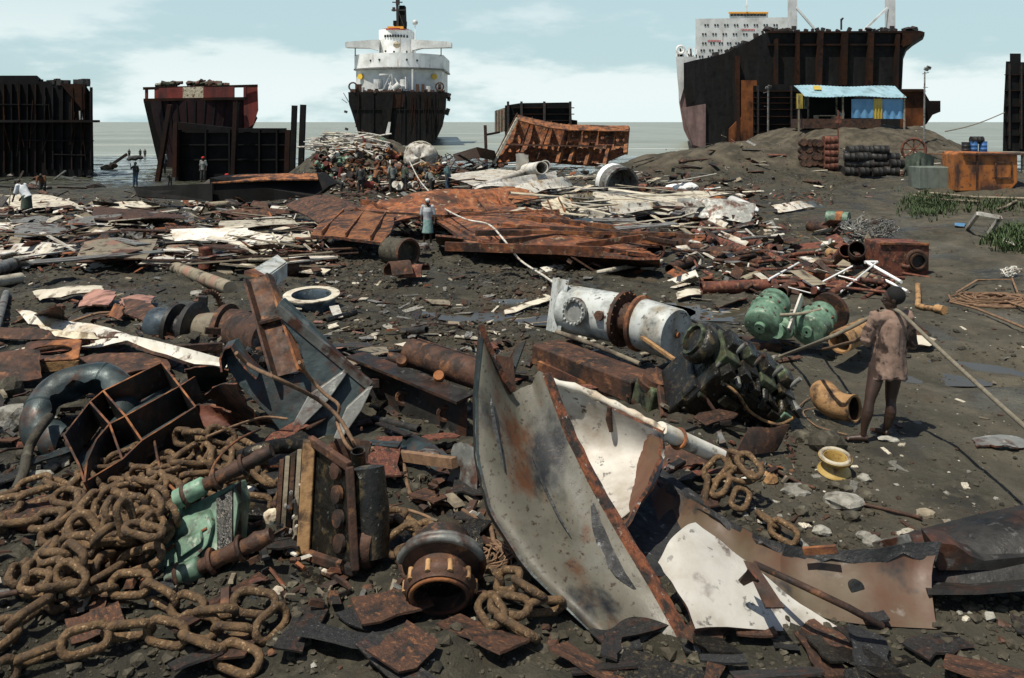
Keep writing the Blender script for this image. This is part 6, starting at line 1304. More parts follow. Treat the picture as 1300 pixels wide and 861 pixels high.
b = MB(); b.sheet([[W(612, 413, 6.5), W(617, 430, 6.5), W(640, 480, 6.55), W(652, 497, 6.6)], [W(608, 415, 6.6), W(612, 432, 6.6), W(634, 484, 6.65), W(646, 503, 6.7)]], .04); T.part('torn_spike', b, [MT['edge_rust']], h)
b = MB(); b.sheet([[W(612, 448, 6.8), W(650, 455, 6.9)], [W(620, 478, 6.75), W(655, 498, 6.8)]], .03, rim=0); T.part('back_flange', b, [MT['rust_dark'], MT['edge_rust']], h)
b = MB(); b.sheet([[W(655, 440, 7.0), W(668, 432, 7.0)], [W(640, 478, 6.95), W(650, 482, 6.9)]], .03); T.part('bent_tab', b, [MT['hull_teal']], h)
for pts, w, m in (([(675, 580), (684, 602), (696, 628), (709, 655), (724, 680)], 1.6, 'char'), ([(752, 640), (758, 668), (770, 700), (786, 728), (806, 748)], 8, 'char'), ([(640, 595), (628, 540), (622, 500)], 2.2, 'char')):
    P = []
    for (x, y) in pts:
        best = None
        t = min(max((y - 445 - (x - 650) * .9) / 420, 0), 1)
        # find the plate point nearest in the picture
        for i in range(0, 61):
            for j in range(0, 31):
                tt = i / 60; u = j / 30; a = curve(LEFT, tt); c = curve(RIGHT, tt); qx = a[0] * (1 - u) + c[0] * u; qy = a[1] * (1 - u) + c[1] * u; d = (qx - x) ** 2 + (qy - y) ** 2
                if best is None or d < best[0]: best = (d, a[2] * (1 - u) + c[2] * u + .16 * math.sin(PI * u) * (1 - .4 * tt) + .20 * (1 - u) ** 6)
        P.append((x, y, best[1]))
    b = MB(); n = 14; rows = []
    for i in range(n):
        c = curve(P, i / (n - 1)); ww = w * math.sin(PI * (.08 + .84 * i / (n - 1))); rows.append([W(c[0] - ww, c[1] + ww * .4, c[2] - .02), W(c[0] + ww, c[1] - ww * .4 + random.uniform(-1, 1), c[2] - .02)])
    b.sheet(rows, .006); T.part('scorch_gouge', b, [MT[m]], h)
T.done()
# white curved plate behind it
T = Thing('white_curved_plate', 'bright white curved plate with dark burnt edges behind the big grey plate', 'steel plate')
TOP = [(690, 484), (712, 489), (742, 500), (775, 517), (808, 533), (842, 549)]; BOT = [(700, 700), (722, 690), (742, 680), (765, 672), (785, 664), (797, 656)]
rows = []
for i in range(22):
    t = i / 21; row = []
    for j in range(22):
        u = j / 21; a = curve(TOP, u); c = curve(BOT, u); rg = 1 if j == 21 else 0
        x = a[0] + (c[0] - a[0]) * t + 18 * math.sin(PI * t) * u; y = a[1] + (c[1] - a[1]) * t
        Y = 7.35 + .55 * math.sin(min(t * 3.2, PI / 2)) - 1.35 * t - .25 * u + .05 * math.sin(u * 5)
        row.append(W(x + random.uniform(-rg, rg), y, Y))
    rows.append(row)
b = MB(); b.sheet(rows, .03, rim=1); h = T.part('plating', b, [MT['white_hot'], MT['edge_rust']])
b = MB(); rows = []
for i in range(14):
    t = i / 13; x = np.interp(t, [0, .25, .6, 1], [840, 838, 820, 795]); y = 549 + (660 - 549) * t; Y = 7.0 - .75 * t; rows.append([W(x - 34 + 24 * t, y - 6, Y + .5), W(x + random.uniform(-1.5, 1.5), y + 8, Y - .12)])
b.sheet(rows, .03, rim=1); T.part('side_flange', b, [MT['browngrey'], MT['edge_rust']], h)
b = MB(); P = smooth([W(695, 484, 7.3), W(735, 494, 7.3), W(775, 512, 7.25), W(812, 530, 7.2), W(842, 548, 7.1)], 20); b.tube(P, [.035 + .008 * math.sin(i * 2) for i in range(20)], 10); T.part('top_bead', b, MT['white'], h)
b = MB(); b.tube([W(774, 517, 7.2), W(773, 532, 7.2), W(776, 548, 7.2)], [.02, .03, .018], 8); T.part('weld_stub', b, MT['rust_dark'], h)
T.done()
T = Thing('speckled_pole', 'rust speckled white pole lying from the white plate to the chain knot', 'pole'); b = MB(); b.cyl(W(838, 546, 7.2), W(916, 581, 7.7), .075, n=16); T.part('tube', b, MT['white']); q = MB(); q.torus(W(861, 557, 7.32), W(916, 581, 7.7) - W(838, 546, 7.2), .082, .016, 20, 6); T.part('collar', q, MT['rust_orange']); T.done()
# lower white plate
T = Thing('white_flat_plate', 'chalky white flat plate lying low right of the big grey plate', 'steel plate')
c = [L(838, 715, .30), L(880, 668, .42), L(1062, 782, .06), L(880, 812, .1)]; rows = []
for i in range(19):
    t = i / 18; row = []
    for j in range(15):
        u = j / 14; p = (c[0] * (1 - u) + c[1] * u) * (1 - t) + (c[3] * (1 - u) + c[2] * u) * t; p = V(p); p.z += .07 * math.sin(u * 3 + t * 2)
        if j in (0, 14) or i in (0, 18): p += V((.05 * float(fbm(p.x * 3, p.y * 3, 1, 3)), .05 * float(fbm(p.x * 3 + 7, p.y * 3, 1, 3)), 0))
        row.append(p)
    rows.append(row)
b = MB(); b.sheet(rows, .03, rim=1); T.part('plating', b, [MT['white_hot'], MT['edge_rust']]); T.done()
b = MB(); b.sheet([[W(786, 610, 7.3), W(830, 590, 7.6), W(900, 640, 7.2)], [W(780, 660, 6.75), W(830, 665, 6.8), W(905, 668, 6.8)], [W(800, 730, 6.1), W(850, 735, 6.1), W(900, 730, 6.2)]], .03, rim=1); solo('shadow_sheet', 'dark sheet standing for the shadow in the gap between white flange and curved strip', 'steel plate', b, [MT['char'], MT['edge_rust']])  # dark sheet put in for the shade between flange and strip
# curved bulwark strip
TOPS = [(812, 592), (850, 614), (890, 640), (930, 664), (970, 684), (1010, 695), (1060, 700), (1110, 697), (1152, 690), (1195, 688)]
BOTS = [(784, 640), (835, 672), (885, 702), (930, 730), (970, 756), (1010, 775), (1060, 790), (1110, 796), (1150, 798), (1190, 800)]
rows = []; rowsd = []
for i in range(28):
    u = i / 27; a = curve(TOPS, u); c = curve(BOTS, u); pb = L(c[0], c[1], .0); Yt = pb.y + .38
    tp = W(a[0], a[1] + random.uniform(-.8, .8), Yt); col = [tp + (pb - tp) * (k / 8) + V((0, .10 * math.sin(PI * k / 8), 0)) for k in range(9)]
    rows.append(col); rowsd.append([col[0] + V((0, -.012, .01)), col[1] + V((0, -.016, 0)), col[2] + V((0, -.013, .03 * math.sin(i * 1.1) + random.uniform(-.015, .015)))])
T = Thing('curved_bulwark_strip', 'long curved brown grey steel strip with a burnt black upper edge, right foreground', 'steel plate')
b = MB(); b.sheet(rows, .025, rim=1); h = T.part('plating', b, [MT['browngrey'], MT['char']])
b = MB(); b.sheet(rowsd, .012); T.part('burnt_edge', b, [MT['char']], h)
p = rows[20][5]; b = MB(); b.lathe(p + V((0, .02, 0)), (0, -.05, .015), [(0, .05), (1, .05), (1, .03)], 18, True); T.part('burnt_boss', b, MT['char'], h)
T.done()
b = MB(); b.tube([L(958, 716, .35), L(1015, 742, .4), L(1078, 772, .35), L(1120, 795, .2)], .022, 8); solo('rusty_rod', 'thin rusty rod leaning over the lower white plate', 'rod', b, MT['rust_dark'])
b = MB(); b.sheet([[L(944, 712, .45), L(960, 716, .45)], [L(972, 772, .3), L(996, 772, .3)]], .02, rim=1); b.sheet([[L(938, 738, .35), L(950, 722, .45)], [L(944, 742, .3), L(962, 735, .42)]], .02, rim=1); solo('rust_bracket', 'bent rusty bracket on the lower white plate beside the thin rod', 'bracket', b, [MT['rust_dark'], MT['edge_rust']])
b = MB(); b.bar(L(1062, 697, .35), L(1020, 700, .3), .03, .05); solo('rust_tab', 'small rusty tab on top of the curved strip', 'bracket', b, MT['rust_orange'])

# heavy dark casting bottom right
T = Thing('black_steel_casting', 'heavy black steel casting with ledges in the bottom right corner', 'casting')
b = MB(); RT = [(1150, 682), (1185, 672), (1240, 658), (1300, 645), (1390, 628)]; rows = []
for i in range(12):
    u = i / 11; a = curve(RT, u); rows.append([W(a[0] - 2, a[1] + 3, 6.55), W(a[0], a[1], 6.42), W(a[0] + 6, a[1] + 16, 6.15), W(a[0] + 9, a[1] + 48, 5.98), W(a[0] + 14, a[1] + 130, 5.75), W(a[0] + 16, a[1] + 240, 5.6)])
b.sheet(rows, .05); h = T.part('housing', b, MT['steel_black'])
b = MB(); b.prism([W(1183, 688, 5.9), W(1213, 692, 5.9), W(1232, 706, 5.9), W(1250, 712, 5.9), W(1290, 708, 5.9), W(1400, 700, 5.9), W(1400, 724, 5.9), W(1192, 724, 5.9)], V((0, .16, .02))); T.part('gusset', b, MT['steel_black'], h)
b = MB(); b.sheet([[W(1165, 738, 6.0), W(1230, 742, 5.95), W(1400, 726, 5.9)], [W(1178, 752, 5.65), W(1240, 752, 5.6), W(1420, 738, 5.5)]], .03); T.part('ledge', b, MT['steel_black'], h)
b = MB(); b.prism([W(1158, 730, 5.98), W(1420, 712, 5.9), W(1420, 900, 5.5), W(1182, 900, 5.5)], V((0, .1, .02))); T.part('lower_wall', b, MT['oil_black'], h)
for x in (1160, 1312): q = MB(); q.bar(W(x, 690 - (x - 1160) * .12, 5.94), W(x + 14, 850, 5.55), .05, .07); T.part('stiffener', q, MT['steel_black'], h)
for (a, c, m) in (((1150, 678), (1166, 760), 'steel_black'), ((1128, 745), (1168, 744), 'grey_steel'), ((1112, 692), (1152, 684), 'grey_steel'), ((1112, 700), (1140, 780), 'steel_black')): q = MB(); q.bar(W(*a, 6.2), W(*c, 6.0), .07, .05); T.part('frame_and_light_bar', q, MT[m], h)  # the grey pair stands in for bars of light, the black bars are frame
T.done()

# ---------------------------------------------------------------- anchor chains
def link_mesh(L_=.40, Wd=.235, r=.034, stud=False):
    b = MB(); a = (L_ - Wd) / 2; R0 = Wd / 2 - r; pts = []
    for k in range(9): q = -PI / 2 + PI * k / 8; pts.append(V((a + R0 * math.cos(q), R0 * math.sin(q), 0)))
    for k in range(9): q = PI / 2 + PI * k / 8; pts.append(V((-a + R0 * math.cos(q), R0 * math.sin(q), 0)))
    b.tube(pts, [r * (1 + .07 * math.sin(i * 2.1)) for i in range(len(pts))], 10, closed=True)
    return b
def chain(label, pts, pitch=.30, lift=.06, scale=1.0, jit=.5, mtl='chain', group=None, base_lift=None, wild=.0):
    """links threaded along a smoothed path of (px, py, lift)"""
    P = smooth([L(x, y, l) for x, y, l in pts], 160); acc = [0]
    for i in range(1, len(P)): acc.append(acc[-1] + (P[i] - P[i - 1]).length)
    n = min(int(acc[-1] / (pitch * scale)), 95)
    e = bpy.data.objects.new('anchor_chain', None); COL.objects.link(e); e.location = P[0]; tag(e, label, 'chain', group)
    me0 = None
    for k in range(n + 1):
        s_ = k * pitch * scale; i = min(range(len(acc)), key=lambda q: abs(acc[q] - s_)); p = P[i]; d = (P[min(i + 2, len(P) - 1)] - P[max(i - 2, 0)]).normalized()
        d = (d + V((random.uniform(-1, 1), random.uniform(-1, 1), random.uniform(-.6, .6))) * wild).normalized()
        x, y, _ = basis(d); roll = (PI / 4 if k % 2 else -PI / 4) + random.gauss(0, jit * .5) + (0 if wild == 0 else random.uniform(-.6, .6))
        yy = x * math.cos(roll) + y * math.sin(roll); zz = d.cross(yy)
        rot = Matrix((d, yy, zz)).transposed()
        if me0 is None: o = link_mesh().build('link', MT[mtl]); me0 = o.data
        else: o = bpy.data.objects.new('link', me0); COL.objects.link(o)
        o.parent = e; o.location = p - P[0]; o.rotation_mode = 'QUATERNION'; o.rotation_quaternion = rot.to_quaternion(); sc1 = scale * random.uniform(.94, 1.05); o.scale = (sc1, sc1, sc1)
    return e
def wind(cx, cy, rx, ry, turns, n, l0, l1, sq=.6):
    pts = []
    for k in range(n):
        a = 2 * PI * turns * k / n; f = 1 - .75 * k / n * random.uniform(.8, 1.1); pts.append((cx + rx * f * math.cos(a) + random.uniform(-8, 8), cy + ry * f * math.sin(a) + random.uniform(-5, 5), l0 + (l1 - l0) * k / n + random.uniform(-.03, .05)))
    return pts
chain('heavy rusty anchor chain running along the bottom left towards the green machine', [(-60, 850, .06), (20, 790, .08), (60, 765, .1), (110, 742, .1), (150, 720, .15), (190, 704, .2), (160, 690, .2), (110, 700, .12)], scale=.88)
chain('rusty anchor chain looped left of the green machine, in the thick of the heap', wind(150, 660, 66, 46, 2.6, 17, .08, .38), scale=.95, wild=.25)
chain('rusty anchor chain at the upper heap under the ribbed frame', [(98, 618, .12), (130, 592, .2), (170, 575, .25), (210, 560, .25), (260, 552, .25), (300, 560, .2), (330, 590, .15), (290, 610, .2), (240, 590, .3), (200, 600, .3)], scale=.85, wild=.15)
chain('rusty anchor chain coiled in the upper heap beside the rusty angle plates', wind(245, 590, 62, 30, 2.2, 15, .06, .3), scale=.82, wild=.3)
chain('rusty anchor chain stretched left along the edge of the dark trough', [(-40, 652, .1), (20, 640, .15), (60, 628, .18), (100, 636, .2), (90, 655, .2), (40, 662, .12), (-20, 668, .1)], scale=.9)
chain('rusty anchor chain spilling under the green machine to the bottom edge', [(120, 755, .1), (170, 742, .15), (220, 765, .1), (270, 778, .1), (320, 765, .12), (350, 780, .08), (330, 800, .08), (280, 800, .06), (220, 790, .1)], scale=.82)
chain('rusty anchor chain lying along the bottom edge, left corner', [(-60, 900, .05), (30, 840, .08), (100, 815, .1), (170, 800, .12), (240, 810, .1), (300, 835, .08), (340, 850, .06)], scale=.85)
chain('pale rusty chain emerging behind the rusty valve', [(474, 660, .1), (500, 655, .2), (525, 668, .22), (550, 685, .2), (530, 700, .15), (500, 694, .12), (520, 680, .25)], scale=.85, wild=.15)
chain('rusty chain at the foot of the big grey plate', [(622, 735, .08), (650, 738, .15), (680, 752, .15), (700, 768, .1), (660, 770, .1), (620, 765, .1), (640, 790, .08), (690, 810, .05)], scale=.82, wild=.15)
chain('knotted rusty chain at the end of the speckled pole', [(896, 625, .1), (905, 600, .2), (925, 585, .3), (950, 590, .35), (955, 605, .25), (930, 605, .2), (915, 620, .15), (940, 632, .1), (925, 640, .1)], scale=.8, wild=.2)
chain('short piece of rusty chain behind the curved strip', [(975, 660, .05), (990, 672, .08), (1006, 682, .05), (1016, 694, .03)], scale=.7)

chain('rusty anchor chain in a loose pile right beside the left rim of the green housing', wind(190, 625, 50, 34, 2.4, 17, .08, .34), scale=.8, wild=.35)
chain('rusty anchor chain packed in the hollow between trough and ribbed frame', wind(150, 605, 50, 24, 2.2, 15, .05, .25), scale=.75, wild=.35)
chain('rusty anchor chain piled on the big heap near its middle', wind(175, 655, 55, 36, 2.6, 19, .2, .5), scale=.78, wild=.35)
chain('rusty anchor chain piled at the left side of the heap below the trough', wind(70, 730, 60, 22, 2.2, 15, .05, .25), scale=.8, wild=.3)
chain('rusty anchor chain heaped around the lower left of the green housing', wind(110, 700, 70, 30, 2.0, 15, .06, .25), scale=.9, wild=.3)
chain('rusty anchor chain lying between the trough rim and the ribbed frame', [(0, 630, .05), (60, 612, .1), (110, 628, .15), (160, 640, .3), (215, 650, .3), (225, 625, .3), (180, 610, .3)], scale=.85, wild=.15)
chain('rusty anchor chain running under the dark pipe towards the gearbox', [(200, 575, .15), (240, 600, .2), (290, 625, .15), (330, 640, .1), (350, 620, .1), (320, 600, .15), (280, 575, .2)], scale=.8, wild=.2)
# ---------------------------------------------------------------- green machine
T = Thing('green_winch_housing', 'mint green chipped machine housing with two long rods lying on the chain heap', 'machine')
Gt = PL(W(240, 700, 6.25), (-.22, -.72, .66))
b = MB(); b.prism([Gt(222, 652), Gt(296, 614), Gt(302, 640), Gt(292, 728), Gt(282, 742), Gt(200, 762), Gt(204, 720)], V((0, .32, -.10))); h = T.part('back_plate', b, MT['mint'], bevel=.012)
b = MB(); b.prism([Gt(234, 662, .06), Gt(268, 655, .06), Gt(274, 672, .06), Gt(268, 696, .06), Gt(250, 716, .06), Gt(226, 728, .06), Gt(224, 690, .06)], V((0, .1, 0))); T.part('raised_cover', b, MT['mint'], h, bevel=.02)
b = MB(); b.prism([Gt(228, 694, .10), Gt(262, 680, .10), Gt(264, 694, .10), Gt(236, 714, .10)], V((0, .06, 0))); T.part('cover_rib', b, MT['mint'], h, bevel=.015)
b = MB(); b.prism([Gt(221, 650, .05), Gt(232, 646, .05), Gt(226, 740, .05), Gt(212, 746, .05), Gt(206, 700, .05)], V((0, .08, 0))); T.part('side_rib', b, MT['mint'], h, bevel=.01)
b = MB(); b.prism([Gt(172, 736, .02), Gt(176, 716, .02), Gt(206, 682, .02), Gt(214, 694, .02), Gt(208, 736, .02)], V((0, .12, -.04))); T.part('corner_lug', b, MT['mint'], h, bevel=.02)
b = MB(); P = smooth([Gt(206, 708, .03), Gt(224, 697, .065), Gt(240, 690, .068), Gt(268, 674, .065)], 12); b.tube(P, .011, 8); T.part('rusty_seam', b, MT['rust_orange'], h)
b = MB(); b.prism([Gt(276, 634, .02), Gt(296, 622, .02), Gt(296, 720, .02), Gt(278, 738, .02)], V((.02, .16, 0))); T.part('end_web', b, MT['oil_black'], h)
for (a, c, r) in (((232, 640), (352, 578), .052), ((224, 742), (352, 684), .058)):
    pa, pc = Gt(*a, .1), Gt(*c, .1); b = MB(); n = 14; b.lathe(pa, pc - pa, [(i / n, r * (1 + .18 * (i % 3 == 0) + random.uniform(-.08, .08))) for i in range(n + 1)], 14); rd = T.part('rod', b, MT['mint' if 0 else 'rust_dark'])
    q = MB(); q.lathe(pa, pc - pa, [(0, r * 1.3), (.0, r * 1.45), (.28, r * 1.4), (.3, r * 1.1)], 14); T.part('sleeve', q, MT['mint'], rd)
    for f in (.1, .42, .7): q = MB(); q.torus(pa + (pc - pa) * f, pc - pa, r * 1.4, .018, 16, 6); T.part('ring_clamp', q, MT['rust_dark'], rd)
T.done()
# rusty engine block
T = Thing('rusty_gearbox', 'rusty box shaped gearbox casing with an open dark face, centre foreground', 'machine')
A, B, C_, D_ = W(398, 558, 6.7), W(448, 592, 6.25), W(455, 724, 6.05), W(390, 702, 6.45); E = W(348, 596, 7.15) - W(392, 572, 6.75)
b = MB(); b.prism([A, B, C_, D_], E); h = T.part('casing', b, MT['oil_black'], bevel=.02)
def fr(a, c, w=.07, d=.09, m='rust_dark'): q = MB(); q.bar(a, c, w, d); T.part('face_frame', q, MT[m], h, bevel=.01)
o = (A - V((A.x, A.y, A.z))) ; N_ = (B - A).cross(D_ - A).normalized() * -.03
fr(A + N_, D_ + N_, .10, .10, 'yellow_rust'); fr(A + N_, B + N_, .05, .07); fr(B + N_, C_ + N_, .06, .06); fr(D_ + N_, C_ + N_, .06, .07, 'rust_dark')
b = MB(); b.lathe(B + (C_ - B) * .05 + V((.08, .15, -.02)), (C_ - B) * .92, [(0, .06), (.02, .13), (.5, .15), (.98, .13), (1, .06)], 18); T.part('round_housing', b, MT['oil_black'], h)
for k in range(4): q = MB(); p = A * .35 + B * .65; p = p + (C_ - B) * (.14 + .24 * k) + N_ * .6; q.lathe(p, N_ * 1.2, [(0, .07), (.8, .065), (1, .03)], 14); T.part('bearing_cap', q, MT['rust_dark'], h)
for k in range(5): q = MB(); p0 = A + E * (.18 + .17 * k) + V((0, -.015, .01)); q.bar(p0 + (D_ - A) * .03, p0 + (D_ - A) * .97, .035, .04); T.part('side_rib', q, MT[('rust_dark', 'wood')[k % 2]], h)
for k in range(14): q = MB(); p0 = A + E * random.uniform(.15, .7) + (D_ - A) * random.uniform(.1, .9) + V((-.03, -.05, 0)); q.rock(p0, (.016, .016, .022), seed=k); T.part('paint_blister', q, MT['white_hot'], h)
b = MB(); b.box(W(400, 742, 6.3), (.5, .5, .25), (0, .1, .3)); T.part('foot', b, MT['oil_black'])
b = MB(); b.lathe(W(462, 690, 6.25), V((.10, -.02, 0)), [(0, .17), (.4, .18), (1, .16), (1, .05)], 20); T.part('end_disc', b, MT['rust_dark'])
b = MB(); b.cyl(W(300, 690, 7.0), W(352, 668, 6.9), .05, n=14); T.part('shaft', b, MT['hull_teal'])
b = MB(); b.box(W(335, 668, 7.15), (.42, .4, .42), (.1, .2, .3)); T.part('rear_housing', b, MT['oil_black'], bevel=.04)
T.done()
# valve
T = Thing('rusty_valve', 'round rusty valve body with an open bore facing the camera, bottom centre', 'valve')
p = W(558, 757, 5.62); ax = V((-.02, .78, .42)).normalized()
b = MB(); b.lathe(p, ax * .42, [(.25, .175), (0, .18), (0, .225), (.07, .235), (.1, .25), (.2, .25), (.24, .20), (.45, .2), (.5, .27), (.62, .285), (.66, .23), (1, .2)], 32, True); h = T.part('body', b, MT['rust_dark'])
b = MB(); b.torus(p + ax * .0, ax, .195, .018, 30, 8); T.part('bore_rim', b, MT['rust_orange'], h)
b = MB(); b.cyl(p + ax * .10, p + ax * .11, .18, n=24); T.part('bore', b, MT['oil_black'], h)
for k in range(10):
    a = k * PI / 5; X_, Y_, _ = basis(ax); q = MB(); c = p + ax * .06 + (X_ * math.cos(a) + Y_ * math.sin(a)) * .24; q.cyl(c - ax * .03, c + ax * .05, .02, n=8); T.part('bolt', q, MT['yellow_rust'], h)
b = MB(); b.torus(p + ax * .23 + V((0, 0, .0)), ax, .29, .03, 30, 8, arc=PI * 1.1, start=.2); b.torus(p + ax * .27, ax, .285, .02, 30, 8, arc=PI * .9, start=.4); T.part('clamp_band', b, MT['grey_steel'], h)
T.done()
tangle('wire_bundle', 'loose rusty wires behind the round valve', 'wire', 600, 712, 52, 14, 22, .007, 'cable', 1.2)

# ribbed frame
T = Thing('ribbed_frame', 'dark steel frame divided into cells by ribs with rusty edges, left foreground', 'steel frame')
DD = V((.03, .16, -.30))
def rib(pts, lift, d=DD, m='steel_black', nm='rib'):
    P = [L(x, y, l) for (x, y), l in zip(pts, lift)]; q = MB(); q.sheet([P, [a + d for a in P]], .018, rim=1, smooth=False); return T.part(nm, q, [MT[m], MT['rust_orange']])
l5 = .42
rib([(81, 552), (114, 510), (131, 496), (168, 478), (205, 460)], [l5 + .05 * k for k in range(5)]); rib([(205, 460), (228, 490), (248, 516)], [.62, .58, .5]); rib([(131, 496), (159, 528), (180, 559)], [.52, .5, .42]); rib([(114, 510), (139, 538), (155, 583)], [.48, .46, .35])
rib([(107, 612), (110, 585), (122, 558), (139, 538), (159, 528), (228, 490), (247, 478)], [.3, .36, .42, .46, .5, .58, .6]); rib([(248, 516), (214, 538), (180, 559), (155, 583), (107, 612)], [.5, .46, .42, .35, .28]); rib([(81, 552), (100, 590), (107, 612)], [.42, .34, .28])
q = MB(); P = [L(x, y, l) + DD * .97 for x, y, l in ((81, 552, .42), (131, 496, .52), (205, 460, .62), (248, 516, .5), (180, 559, .42), (107, 612, .28))]; q.prism(P, V((0, .01, -.02))); T.part('base_plate', q, MT['hull_teal'])
T.done()
# big teal duct bend
b = MB(); c = L(104, 522, .22); X_, Y_, Z_ = basis(V((.15, -.55, .8))); rows = []
for i in range(40):
    a = -.4 + PI * 1.55 * i / 39; rd = X_ * math.cos(a) + Y_ * math.sin(a); row = []
    for j in range(21):
        q = -1.9 + 4.1 * j / 20 + (.16 * math.sin(i * .9) + random.uniform(-.05, .05)) * (j in (0, 20)); rr = .185 * (1 + .05 * math.sin(i * .7 + j * .4)); row.append(c + rd * (.40 + rr * math.cos(q)) + Z_ * rr * math.sin(q))
    rows.append(row)
b.sheet(rows, .02); 
for i in (13, 27): b.tube([p + (p - c).normalized() * .006 for p in rows[i]], .016, 6)
solo('duct_bend', 'large dark teal curved duct bend left of the ribbed frame', 'duct', b, MT['hull_teal'])
# plate with oval hole
T = Thing('orange_ring_plate', 'orange brown plate with an oval hole at the left edge', 'steel plate')
a, c, d = L(26, 462, .18), L(100, 458, .2), L(34, 436, .28); b = MB(); b.holed(a, c - a, d - a, .03, ((c - a).length * .36, (d - a).length * .26), 40); T.part('plate', b, MT['rust_orange'], bevel=.01); q = MB(); q.prism([a + V((0, -.01, 0)), c + V((0, -.01, 0)), c + V((0, 0, -.12)), a + V((0, 0, -.12))], V((0, .03, 0))); T.part('front_lip', q, MT['yellow_rust']); T.done()
plate('white_plank', 'long white painted plank pointing right from the left edge', 'plank', [(20, 404), (292, 461), (288, 471), (80, 428)], (.25, .35, .32, .2), 'white', .04, rag=.02, bend=.03, edge='rust_dark')
plate('scrap_sheet', 'ochre strip lying on the long white plank', 'steel sheet', [(55, 417), (120, 424), (128, 430), (70, 428)], (.3,) * 4, 'cream', .02)
for i, (c, l, m, lab) in enumerate((([(-10, 418), (150, 432), (150, 438), (-10, 426)], (.2, .2, .15, .15), 'rust_dark', 'dark rusty beam under the long white plank'), ([(-20, 452), (50, 446), (54, 480), (-20, 500)], (.3, .35, .1, .1), 'rust_dark', 'brown plate at the left edge below the ring plate'),
    ([(100, 455), (210, 448), (215, 470), (140, 478)], (.2, .2, .1, .1), 'rust_dark', 'rusty sheet behind the ribbed frame'), ([(246, 516), (292, 524), (312, 545), (262, 545)], (.3, .3, .1, .15), 'rust_red', 'red brown sheet right of the ribbed frame'),
    ([(262, 500), (300, 488), (330, 545), (292, 530)], (.3, .7, .15, .1), 'rust_dark', 'brown triangular sheet under the dark notched plate'), ([(236, 468), (290, 470), (286, 500), (240, 498)], (.45, .45, .1, .1), 'hull_teal', 'dark teal sheet behind the ribbed frame tip'),
    ([(420, 560), (472, 562), (470, 590), (430, 585)], (.25, .25, .05, .05), 'rust_dark', 'brown sheet on mud right of the gearbox top'), ([(476, 575), (505, 585), (500, 592), (478, 586)], (.08,) * 4, 'rust_pink', 'small pink flake beside the wires'),
    ([(575, 565), (604, 570), (604, 628), (570, 610)], (.35, .4, .05, .05), 'grey_steel', 'bent grey sheet left of the big grey plate'), ([(505, 540), (570, 580), (560, 600), (495, 565)], (.1, .1, .02, .02), 'hull_teal', 'dark crumpled sheet under the black channel girder'),
    ([(380, 550), (395, 560), (392, 600), (300, 590)], (.2, .2, .1, .1), 'oil_black', 'black sheet left of the gearbox'), ([(826, 575), (905, 560), (900, 590), (840, 600)], (.08, .1, .05, .05), 'rust_dark', 'brown sheet beneath the chain knot'), ([(1235, 556), (1320, 560), (1300, 570), (1238, 568)], (.015,) * 4, 'grey_steel', 'flat grey sheet on the path at the right edge'),
    ([(1144, 408), (1178, 420), (1172, 432), (1146, 428)], (.25, .2, .05, .05), 'rust_orange', 'ochre curved plate behind the shirted boy'), ([(1145, 428), (1190, 432), (1180, 440), (1150, 440)], (.12,) * 4, 'timber_pale', 'pale board under the ochre curved plate'),
    ([(640, 395), (720, 372), (722, 376), (640, 400)], (.1, .12, .1, .1), 'timber_pale', 'pale pole like strip pointing at the white tank'), ([(858, 372), (888, 368), (890, 374), (860, 380)], (.1,) * 4, 'timber_pale', 'pale strip right of the second tank drum'), ([(905, 385), (945, 372), (950, 378), (912, 392)], (.12,) * 4, 'stone_dark', 'dark board above the engine'),
    ([(500, 437), (560, 440), (610, 462), (560, 458)], (.1,) * 4, 'timber_pale', 'pale boards behind the rusty cylinder of the girder'), ([(430, 455), (492, 440), (494, 450), (440, 468)], (.1,) * 4, 'brown_plate', 'pinkish brown sheet above the notched plate'))):
    plate('scrap_sheet', lab, 'steel sheet', c, l, m, .02, bend=.04, rag=.02)
# winch drums
T = Thing('winch_drums', 'old winch with a slate blue drum, dark flanges and a toothed wheel', 'winch')
a0 = W(194, 414, 13.0); ax = (W(330, 424, 12.6) - a0); s_ = 13 / F; n_ = 1 / ax.length
b = MB(); b.lathe(a0, ax, [(0, .05), (.0, 22 * s_), (.03, 24 * s_), (.2, 23 * s_), (.22, 18 * s_)], 28); T.part('blue_drum', b, MT['blue_paint'])
b = MB(); b.lathe(a0, ax, [(.2, 24 * s_), (.2, 30 * s_), (.24, 30 * s_), (.25, 18 * s_), (.33, 16 * s_), (.34, 10 * s_)], 28); T.part('flange', b, MT['steel_black'])
b = MB(); b.lathe(a0, ax, [(.36, 16 * s_), (.36, 33 * s_), (.41, 34 * s_), (.43, 21 * s_)], 32); T.part('flange', b, MT['steel_black'])
b = MB(); b.lathe(a0, ax, [(.43, 19 * s_), (.5, 21 * s_), (.62, 22 * s_), (.66, 24 * s_)], 28); T.part('barrel', b, MT['brown_plate'])
b = MB(); b.lathe(a0, ax, [(.66, 25 * s_), (.66, 33 * s_), (.71, 34 * s_), (.71, 28 * s_), (.9, 27 * s_), (.9, 12 * s_)], 32); T.part('end_flange', b, MT['rust_dark'])
b = MB(); g = W(262, 404, 13.8); b.torus(g, ax, 34 * s_, 3 * s_, 40, 8)
X_, Y_, Z_ = basis(ax)
for k in range(36): q = 2 * PI * k / 36; b.box(g + (X_ * math.cos(q) + Y_ * math.sin(q)) * 37 * s_, (.07, .035, .04), (q, 0, 0))
T.part('toothed_wheel', b, MT['rust_dark'])
b = MB(); b.bar(g + V((0, -.3, -.55)), g + V((.1, -.4, .45)), .1, .12); b.bar(g + V((-.3, -.4, -.5)), g + V((1.0, -.5, -.5)), .12, .12); T.part('bed_frame', b, MT['steel_black'])
